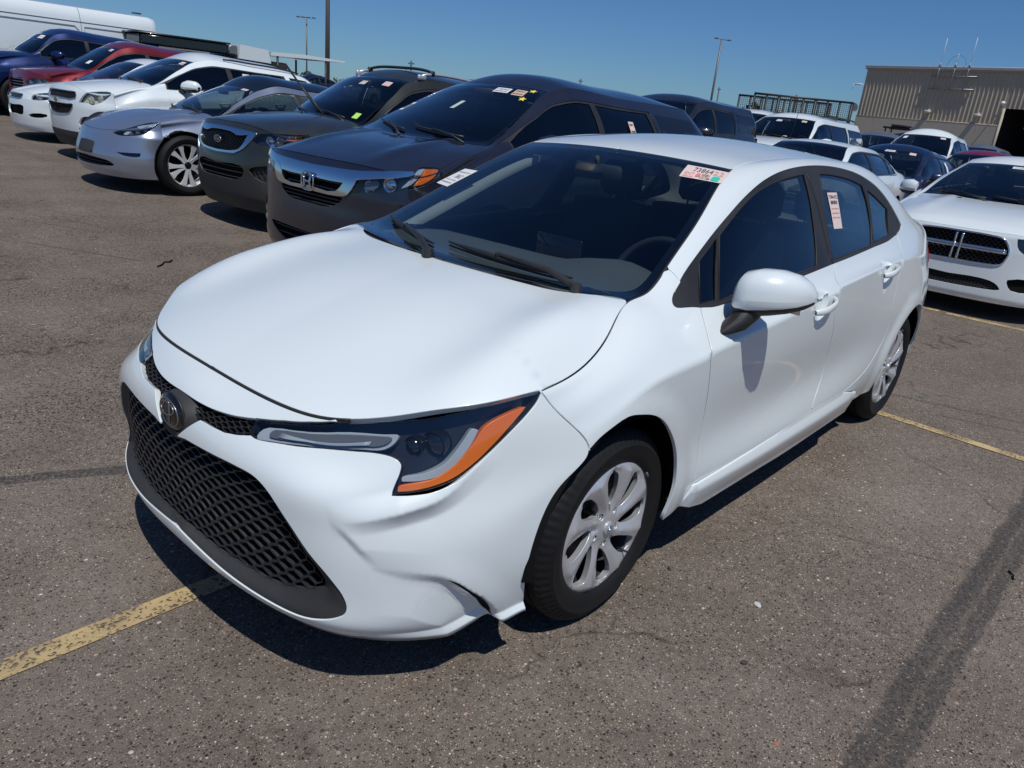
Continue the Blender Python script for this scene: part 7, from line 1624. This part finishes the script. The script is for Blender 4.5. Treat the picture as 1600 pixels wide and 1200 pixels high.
    for z in (7.35, 6.35):   # two bracket bars carrying the aerials, standing off the wall
        g = Geo(); g.box((8.0, -.16, z), (3.9, .16, .05)); 
        for x in (6.3, 8.0, 9.7): g.box((x, -.07, z - .04), (.06, .14, .06))
        g.obj('aerial_bracket', P_('galvanised', (.35, .35, .36), .4, metal=.6), b)
    for x, zt in ((6.7, 10.3), (8.0, 9.1), (9.15, 10.3)): g = Geo(); g.tube([(x, -.24, 6.2), (x, -.24, 8.4)], .03, 6); g.tube([(x, -.24, 8.4), (x, -.24, zt)], .018, 6, 1); g.box((x, -.24, 8.15), (.14, .14, .22), bev=.02); g.obj('aerial', [MATS['galvanised'], P_('aerial_white', (.7, .72, .75), .4)], b)
    g = Geo(); t = np.linspace(0, PI, 14); g.tube([(7.3 + .75*(1 - math.cos(a)), -.24, 8.2 + .75*math.sin(a)) for a in t], .012, 5); g.obj('cable_loop', BLACKP, b)
building()
# ---- light poles and thin posts
def pole(x, y, h, r, label, lamps=0, az=0., name='light_pole', metal=None):
    p_ = thing(name, label, 'pole', (x, y, 0.3), az); g = Geo(); g.tube([(0, 0, -.6), (0, 0, h)], [r, r*.62], 10); g.obj('shaft', metal or P_('pole_steel', (.16, .15, .14), .5, metal=.5), p_)
    if lamps:
        g = Geo(); g.tube([(0, -1.0, h + .05), (0, 1.0, h + .05)], .035, 6); g.obj('crossarm', MATS['pole_steel'], p_)
        for i in range(lamps): yy = -1.0 + 2.0*i/(lamps - 1); g = Geo(); g.box((.2, yy, h + .06), (.5, .28, .12), bev=.03); g.obj('lamp_head', MATS['pole_steel'], p_)
pole(-36.5, -54.1, 14.5, .22, 'tall dark steel pole rising out of the top of the picture, left of centre', 2)
pole(-53.8, -83.8, 8.75, .11, 'thin light pole with a double arm, left of the tall steel pole', 4, .6)
pole(-87.0, -46.5, 11.0, .16, 'light pole with lamp head against the sky, right of centre', 2, 1.2)
for i, (px_, D, h) in enumerate([((508, 88), 95, 5.0), ((545, 104), 120, 4.2), ((556, 109), 130, 3.8), ((697, 113), 120, 4.4), ((1107, 150), 120, 5.2), ((1165, 153), 75, 3.6)]):
    pass
for (x, y, h, lb) in [(-60.4, -72.0, 5.2, 'thin utility post just left of the tall pole base'), (-78, -94, 5.0, 'thin utility post, the taller of the pair over the green suv roof'), (-84, -97, 4.0, 'short utility post, the lower of the pair over the green suv roof'), (-92, -71, 6.0, 'thin post above the grey suv roof'), (-110, -58, 7.0, 'small post beside the light pole right of centre'), (-72, -29.5, 4.8, 'thin post left of the black trailer frame')]:
    p_ = thing('utility_post', lb, 'post', (x, y, .2)); g = Geo(); g.tube([(0, 0, 0), (0, 0, h)], .11, 6); g.obj('shaft', P_('weathered_post', (.10, .09, .085), .8), p_); g = Geo(); g.box((0, 0, h - .3), (.9, .12, .12)); g.obj('crossbar', MATS['weathered_post'], p_)
# ---- shrubs along the horizon
lf = P_('foliage_dark', (.045, .06, .028), .8); lf2 = P_('foliage_light', (.085, .10, .045), .8); bark = P_('bark', (.10, .075, .055), .9)
def shrub(x, y, r, h, label, seed):
    t = thing('shrub', label, 'shrub', (x, y, .2)); q = random.Random(seed); g = Geo()
    for i in range(420):
        a = q.uniform(0, 2*PI); z = q.random(); rr = r * math.sqrt(q.random()) * (1 - .55*z*z) * (1 + .25*math.sin(3*a + seed)); c_ = np.array([rr*math.cos(a), rr*math.sin(a), .25*h + h*.8*z * (1 + .18*math.sin(2*a + seed))]); s_ = q.uniform(.12, .30); d1 = np.array([q.gauss(0, 1) for _ in range(3)]); d1 /= np.linalg.norm(d1); d2 = np.cross(d1, [q.gauss(0, 1) for _ in range(3)]); d2 /= np.linalg.norm(d2); g.add([c_ - d1*s_, c_ + d2*s_*.6, c_ + d1*s_, c_ - d2*s_*.6], [(0, 1, 2, 3)], m=q.choice([0, 0, 1]))
    g.obj('crown', [lf, lf2], t, smooth=False); g = Geo()
    for k in range(4): a = k*1.6; g.tube([(0, 0, 0), (.3*math.cos(a)*r, .3*math.sin(a)*r, h*.6)], [.10, .03], 5)
    g.obj('trunk', bark, t)
for i, (x, y, r, h, lb) in enumerate([(-66, -93, 3.2, 2.3, 'dark green shrub on the horizon above the green suv windshield'), (-73, -95, 2.6, 1.9, 'low dark shrub between the two utility posts'), (-82, -92, 3.5, 2.1, 'wide low shrub right of the utility posts'), (-58, -90, 2.2, 2.6, 'rounded shrub on the horizon by the tall pole'), (-70, -32.5, 2.4, 3.3, 'dark shrub top over the black suv by the thin post')]): shrub(x, y, r, h, lb, i + 3)
# ---- hills far off
def hills(x0, y0, x1, y1, hs, depth=900):
    g = Geo(); n = len(hs); P = []
    for k, f in enumerate((0, .35, .7, 1.0)):
        row = []
        for i, h in enumerate(hs):
            t = i / (n - 1); jx = 60*math.sin(i*1.7 + k); row.append((x0 + (x1 - x0)*t + (k*depth/3)*(-.62) + jx, y0 + (y1 - y0)*t + (k*depth/3)*(-.78), -20 + (h + 20) * math.sin(PI/2 * f) * (1 + .08*math.sin(i*2.9 + k*2))))
        P.append(row)
    g.grid(np.array(P)); o = g.obj('hills', P_('hill_rock', (.16, .135, .12), .95, bump=(.02, .6, 8)), smooth=False); o['kind'] = 'structure'; return o
rr_ = random.Random(11)
hills(-1100, -5200, -2700, -4700, [10, 60, 150, 210, 170, 190, 120, 70, 30, 10]); hills(-3000, -4600, -5600, -3400, [10, 50, 80, 60, 110, 90, 60, 70, 30, 10])
# ---------------------------------------------------------------- the lot
def asphalt():
    m = bpy.data.materials.new('asphalt'); m.use_nodes = True; nt = m.node_tree; b = nt.nodes['Principled BSDF']; N = nt.nodes.new; L = nt.links.new
    tc = N('ShaderNodeTexCoord'); vec = tc.outputs['Object']
    def noise(sc, det=4, ro=.6, w=None):
        n = N('ShaderNodeTexNoise'); n.inputs['Scale'].default_value = sc; n.inputs['Detail'].default_value = det; n.inputs['Roughness'].default_value = ro; L(w or vec, n.inputs['Vector']); return n.outputs['Fac']
    def ramp(src, stops):
        r = N('ShaderNodeValToRGB'); e = r.color_ramp.elements
        while len(e) < len(stops): e.new(.5)
        for i, (p_, c_) in enumerate(stops): e[i].position = p_; e[i].color = (*c_, 1) if isinstance(c_, tuple) else (c_, c_, c_, 1)
        L(src, r.inputs[0]); return r.outputs[0]
    def mix(a, b_, f, mode='MIX'):
        x = N('ShaderNodeMix'); x.data_type = 'RGBA'; x.blend_type = mode
        for s_, i in ((a, 6), (b_, 7)):
            if isinstance(s_, tuple): x.inputs[i].default_value = (*s_, 1)
            else: L(s_, x.inputs[i])
        if isinstance(f, float): x.inputs[0].default_value = f
        else: L(f, x.inputs[0])
        return x.outputs[2]
    def math_(op, a, b_=None, clamp=False):
        x = N('ShaderNodeMath'); x.operation = op; x.use_clamp = clamp
        for s_, i in ((a, 0), (b_, 1)):
            if s_ is None: continue
            if isinstance(s_, (int, float)): x.inputs[i].default_value = s_
            else: L(s_, x.inputs[i])
        return x.outputs[0]
    # stones set in binder : three sizes, each stone its own shade
    wob = N('ShaderNodeVectorMath'); wob.operation = 'ADD'; nn = N('ShaderNodeTexNoise'); nn.inputs['Scale'].default_value = 70; L(vec, nn.inputs['Vector']); sc_ = N('ShaderNodeVectorMath'); sc_.operation = 'SCALE'; sc_.inputs['Scale'].default_value = .008; L(nn.outputs['Color'], sc_.inputs[0]); L(vec, wob.inputs[0]); L(sc_.outputs[0], wob.inputs[1])
    def stones(sc, keep):
        v = N('ShaderNodeTexVoronoi'); v.inputs['Scale'].default_value = sc; v.inputs['Randomness'].default_value = 1; L(wob.outputs[0], v.inputs['Vector'])
        sp = N('ShaderNodeSeparateColor'); L(v.outputs['Color'], sp.inputs[0])
        edge = math_('SUBTRACT', 1.0, math_('MULTIPLY', v.outputs['Distance'], 1.9), True)
        sel = ramp(sp.outputs[1], [(1 - keep - .02, 0.), (1 - keep, 1.)])
        return sp.outputs[0], edge, sel
    s1, e1, k1 = stones(105, .60); s2, e2, k2 = stones(230, .7); s3, e3, k3 = stones(50, .07)
    binder = ramp(noise(300, 2), [(.3, (.085, .068, .056)), (.7, (.200, .165, .136))])
    c1 = ramp(s1, [(0, (.030, .025, .022)), (.18, (.10, .082, .068)), (.40, (.195, .157, .130)), (.75, (.335, .275, .228)), (.92, (.43, .35, .29)), (1, (.62, .58, .54))])
    c2 = ramp(s2, [(0, (.025, .020, .018)), (.4, (.195, .158, .130)), (.8, (.37, .305, .255)), (1, (.60, .56, .52))])
    c3 = ramp(s3, [(0, (.045, .036, .030)), (.5, (.30, .245, .205)), (.85, (.40, .275, .215)), (1, (.60, .57, .53))])
    m1 = math_('MULTIPLY', k2, ramp(e2, [(.25, 0.), (.45, 1.)])); col = mix(binder, c2, m1)
    m2 = math_('MULTIPLY', k1, ramp(e1, [(.30, 0.), (.42, 1.)])); col = mix(col, c1, m2)
    m3 = math_('MULTIPLY', k3, ramp(e3, [(.35, 0.), (.45, 1.)])); col = mix(col, c3, m3)
    pits = N('ShaderNodeTexVoronoi'); pits.inputs['Scale'].default_value = 70; L(wob.outputs[0], pits.inputs['Vector']); psz = N('ShaderNodeSeparateColor'); L(pits.outputs['Color'], psz.inputs[0]); pitm = math_('MULTIPLY', ramp(math_('SUBTRACT', pits.outputs['Distance'], math_('MULTIPLY', psz.outputs[2], .34)), [(.02, 1.), (.10, 0.)]), .9); col = mix(col, (.014, .012, .010), pitm)
    clump = ramp(noise(28, 4, .7), [(.32, .70), (.52, 1.02), (.70, 1.28)]); col = mix(col, clump, .75, 'MULTIPLY')
    # thin wandering cracks where cells of a distorted pattern meet, only in places
    cw = N('ShaderNodeVectorMath'); cw.operation = 'ADD'; cn = N('ShaderNodeTexNoise'); cn.inputs['Scale'].default_value = 3.0; cn.inputs['Detail'].default_value = 6; L(vec, cn.inputs['Vector']); cs = N('ShaderNodeVectorMath'); cs.operation = 'SCALE'; cs.inputs['Scale'].default_value = .5; L(cn.outputs['Color'], cs.inputs[0]); L(vec, cw.inputs[0]); L(cs.outputs[0], cw.inputs[1])
    ce = N('ShaderNodeTexVoronoi'); ce.feature = 'DISTANCE_TO_EDGE'; ce.inputs['Scale'].default_value = .55; L(cw.outputs[0], ce.inputs['Vector']); crk = math_('MULTIPLY', ramp(ce.outputs['Distance'], [(.0022, 1.), (.0055, 0.)]), ramp(noise(.9, 3), [(.46, 0.), (.54, 1.)])); col = mix(col, (.02, .017, .015), math_('MULTIPLY', crk, .7))
    # wear, dust and stains with shapes of their own
    big = ramp(noise(.55, 5, .6), [(.30, (.93, .91, .87)), (.70, (1.24, 1.20, 1.14))]); col = mix(col, big, 1.0, 'MULTIPLY')
    mid = ramp(noise(5, 5, .65), [(.30, .88), (.72, 1.10)]); col = mix(col, mid, 1.0, 'MULTIPLY')
    tan = math_('MULTIPLY', ramp(noise(1.3, 4), [(.45, 0.), (.8, 1.)]), .30); col = mix(col, (.34, .29, .25), tan)
    spots = N('ShaderNodeTexVoronoi'); spots.inputs['Scale'].default_value = 1.1; L(vec, spots.inputs['Vector']); spn = math_('ADD', spots.outputs['Distance'], math_('MULTIPLY', noise(18, 3), .07)); col = mix(col, (.05, .045, .042), math_('MULTIPLY', ramp(spn, [(.055, 1.), (.085, 0.)]), .55))
    sx = N('ShaderNodeSeparateXYZ'); L(vec, sx.inputs[0])
    def streak(a, b_, wd, amt, soft=.6, ns=3.0, grain=60):
        """dark band along a segment on the ground with frayed edges"""
        dx, dy = b_[0]-a[0], b_[1]-a[1]; ln = math.hypot(dx, dy); dx /= ln; dy /= ln
        px = math_('SUBTRACT', sx.outputs[0], a[0]); py = math_('SUBTRACT', sx.outputs[1], a[1])
        al = math_('ADD', math_('MULTIPLY', px, dx), math_('MULTIPLY', py, dy)); ac = math_('ABSOLUTE', math_('ADD', math_('ADD', math_('MULTIPLY', px, -dy), math_('MULTIPLY', py, dx)), math_('MULTIPLY', math_('SUBTRACT', noise(ns, 3), .5), wd*1.6)))
        f = ramp(math_('DIVIDE', ac, wd), [(soft, 1.), (1., 0.)]); ends = math_('MULTIPLY', ramp(math_('DIVIDE', al, ln), [(0., 0.), (.06, 1.)]), ramp(math_('DIVIDE', al, ln), [(.9, 1.), (1., 0.)]))
        return math_('MULTIPLY', math_('MULTIPLY', f, ends), math_('MULTIPLY', ramp(noise(grain, 5, .75), [(.40, .25), (.56, 1.)]), amt))
    marks = [((.9, 1.625), (-2.9, 1.685), .036, .62, .70), ((.9, 1.700), (-2.9, 1.760), .030, .62, .70), ((.9, 1.662), (-2.9, 1.722), .066, .50, .80), ((-.6, 1.62), (-6.5, 1.9), .03, .5, .4), ((3.6, -2.25), (.45, -.83), .038, .9, .75), ((-3.2, .55), (-3.75, 2.4), .03, .5, .4), ((-.3, -6.3), (-.9, -5.3), .018, .7, .4), ((-.15, -5.2), (-.75, -4.2), .022, .75, .4),
             ((-3.1, 1.0), (-3.9, 3.2), .020, .6, .4), ((-1.15, 1.15), (-1.4, 1.75), .010, .6, .3), ((-2.0, -12.5), (-1.9, -10.2), .12, .22, .4), ((5, -9.3), (-4, -8.7), .02, .45, .4), ((6, -17), (-4, -16.2), .03, .4, .4)]
    for mk_ in marks: col = mix(col, (.045, .042, .041), streak(*mk_))
    L(col, b.inputs['Base Color'])
    ro = ramp(s1, [(0, .93), (.8, .85), (1, .55)]); L(ro, b.inputs['Roughness']); b.inputs['Specular IOR Level'].default_value = .35
    h = math_('ADD', math_('ADD', math_('MULTIPLY', m2, .9), math_('MULTIPLY', m1, .45)), math_('ADD', math_('MULTIPLY', m3, .7), math_('SUBTRACT', math_('MULTIPLY', noise(220, 3), .6), math_('MULTIPLY', pitm, 1.2))))
    bp = N('ShaderNodeBump'); bp.inputs['Strength'].default_value = .9; bp.inputs['Distance'].default_value = .0035; L(h, bp.inputs['Height']); L(bp.outputs[0], b.inputs['Normal'])
    return m
ASPH = asphalt()
gys = np.r_[3000, 300, np.linspace(60, -1, 6), np.linspace(-1.3, -8, 14), np.linspace(-10, -60, 12), -300, -3000]; gxs = np.array([3000, 300, 60, 20, 0, -20, -60, -300, -3000.])
g = Geo(); P = np.array([[(x, y, float(ground_z(x, max(y, -60)))) for y in gys] for x in gxs]); g.grid(P); g.obj('parking_lot_ground', ASPH, kind='structure')
def yellow():
    m = bpy.data.materials.new('yellow_line_paint'); m.use_nodes = True; nt = m.node_tree; b = nt.nodes['Principled BSDF']; N = nt.nodes.new; L = nt.links.new
    tc = N('ShaderNodeTexCoord'); n1 = N('ShaderNodeTexNoise'); n1.inputs['Scale'].default_value = 90; n1.inputs['Detail'].default_value = 5; L(tc.outputs['Object'], n1.inputs['Vector']); n2 = N('ShaderNodeTexNoise'); n2.inputs['Scale'].default_value = 7; n2.inputs['Detail'].default_value = 4; L(tc.outputs['Object'], n2.inputs['Vector'])
    r = N('ShaderNodeValToRGB'); r.color_ramp.elements[0].position = .3; r.color_ramp.elements[0].color = (.32, .235, .12, 1); r.color_ramp.elements[1].position = .65; r.color_ramp.elements[1].color = (.53, .39, .19, 1); L(n2.outputs[0], r.inputs[0]); L(r.outputs[0], b.inputs['Base Color']); b.inputs['Roughness'].default_value = .75
    ad = N('ShaderNodeMath'); ad.operation = 'ADD'; L(n1.outputs[0], ad.inputs[0]); mu = N('ShaderNodeMath'); mu.operation = 'MULTIPLY'; mu.inputs[1].default_value = .5; L(n2.outputs[0], mu.inputs[0]); L(mu.outputs[0], ad.inputs[1])
    r2 = N('ShaderNodeValToRGB'); r2.color_ramp.elements[0].position = .62; r2.color_ramp.elements[0].color = (0, 0, 0, 1); r2.color_ramp.elements[1].position = .72; r2.color_ramp.elements[1].color = (1, 1, 1, 1); L(ad.outputs[0], r2.inputs[0]); L(r2.outputs[0], b.inputs['Alpha'])
    bp = N('ShaderNodeBump'); bp.inputs['Strength'].default_value = .5; bp.inputs['Distance'].default_value = .003; L(n1.outputs[0], bp.inputs['Height']); L(bp.outputs[0], b.inputs['Normal'])
    return m
YEL = yellow()
def stripe(a, b, wd=.1):
    g = Geo(); a = np.array(a, float); b = np.array(b, float); n = 24; d = (b - a) / np.linalg.norm(b - a); q = np.array([-d[1], d[0]]) * wd/2
    P = np.array([[(*(a + (b - a)*t + s*q), float(ground_z(0, (a + (b - a)*t)[1])) + .004) for s in (-1, 1)] for t in np.linspace(0, 1, n)]); g.grid(P, flip=True)
    o = g.obj('painted_line', YEL); o['kind'] = 'structure'; return o
stripe((.15, -.05), (3.2, -.06), .078)
stripe((-2.84, .3), (-2.80, 2.2), .07); stripe((-6.45, .28), (-6.52, -2.4), .1); stripe((-6.42, .35), (-6.4, 3.2), .1)
# loose bits on the asphalt : grit as one heap of tiny stones, a flattened coin-like disc and a green leaf on their own
g = Geo(); r_ = random.Random(5)
for i in range(2600):
    t = r_.random()**1.6; d = .3 + 9*t; a = math.radians(132.6 - 90 + 180) + r_.uniform(-.75, .75); x = 1.716 + d*math.cos(math.radians(222.6) + (a - math.radians(222.6))); y = 1.86 + d*math.sin(math.radians(222.6) + (a - math.radians(222.6)))
    s_ = r_.uniform(.0012, .0035) * (1 if r_.random() < .96 else 1.8); z = float(ground_z(x, y)); an = r_.uniform(0, 6.3); c_, q_ = math.cos(an), math.sin(an)
    V = np.array([(1, 0, 0), (-.3, .8, 0), (-.6, -.7, 0), (.1, .1, .8)]) * s_ * [1, r_.uniform(.6, 1.2), r_.uniform(.5, 1)]; V = V @ np.array([[c_, q_, 0], [-q_, c_, 0], [0, 0, 1]]); g.add(V + [x, y, z], [(0, 1, 3), (1, 2, 3), (2, 0, 3)], m=r_.choice([0, 0, 1, 2]))
g.obj('loose_grit', [P_('grit_tan', (.30, .26, .23), .9), P_('grit_dark', (.04, .037, .035), .9), P_('grit_pale', (.50, .47, .44), .8)], kind='stuff', smooth=False)
def pebble(px, py, r, mt, label, seed, flat=.5):
    g = Geo(); q = random.Random(seed); P = []
    for i, ph in enumerate(np.linspace(.12, PI - .12, 6)):
        P.append([(r*math.sin(ph)*math.cos(t)*(1 + .18*math.sin(2*t + seed) + .1*math.sin(5*t + i)), r*.75*math.sin(ph)*math.sin(t)*(1 + .15*math.sin(3*t + seed)), r*flat*(1 + math.cos(ph)) * .9) for t in np.linspace(0, 2*PI, 13)])
    g.grid(np.array(P)); g.add(np.array(P[0])[:12], [tuple(range(12))]); o = g.obj('pebble', mt); o.location = (px, py, -.001); o.rotation_euler = (0, 0, q.uniform(0, 6)); tag(o, label, 'pebble')
pebble(-.47, 1.17, .016, P_('pale_stone', (.50, .50, .48), .5), 'flat pale round pebble on the asphalt right of the front wheel', 1, .12)
dk_ = P_('dark_stone', (.03, .03, .028), .6)
pebble(-.16, 1.27, .010, dk_, 'small black pebble below the flat pale one', 2)
pebble(-.41, .86, .009, dk_, 'small black pebble close to the front tyre', 3)
pebble(-.17, 1.61, .010, P_('grey_stone', (.12, .12, .11), .7), 'grey pebble beside the dark band of tar', 4, .3)
pebble(.06, 1.47, .010, P_('red_stone', (.36, .14, .09), .8), 'flat reddish pebble near the bottom edge of the picture', 5, .15)
pebble(-3.38, .92, .018, P_('green_scrap', (.03, .14, .07), .6), 'dark green scrap behind the rear wheel by the yellow line', 6, .2)
def strand(pts, r, mt, name, label, cat):
    g = Geo(); g.tube([(x, y, float(ground_z(x, y)) + z) for x, y, z in pts], r, 5); o = g.obj(name, mt); tag(o, label, cat)
strand([(-.93, -4.18, .006), (-.88, -4.12, .010), (-.84, -4.13, .008), (-.79, -4.05, .010), (-.74, -4.02, .006)], .006, MATB, 'twig', 'thin black curled twig lying on the open asphalt at left', 'twig')
strand([(-1.45, 1.74, .004), (-1.42, 1.76, .008), (-1.39, 1.765, .005)], .003, MATB, 'twig', 'short black twig lying on the tar band at right', 'twig')
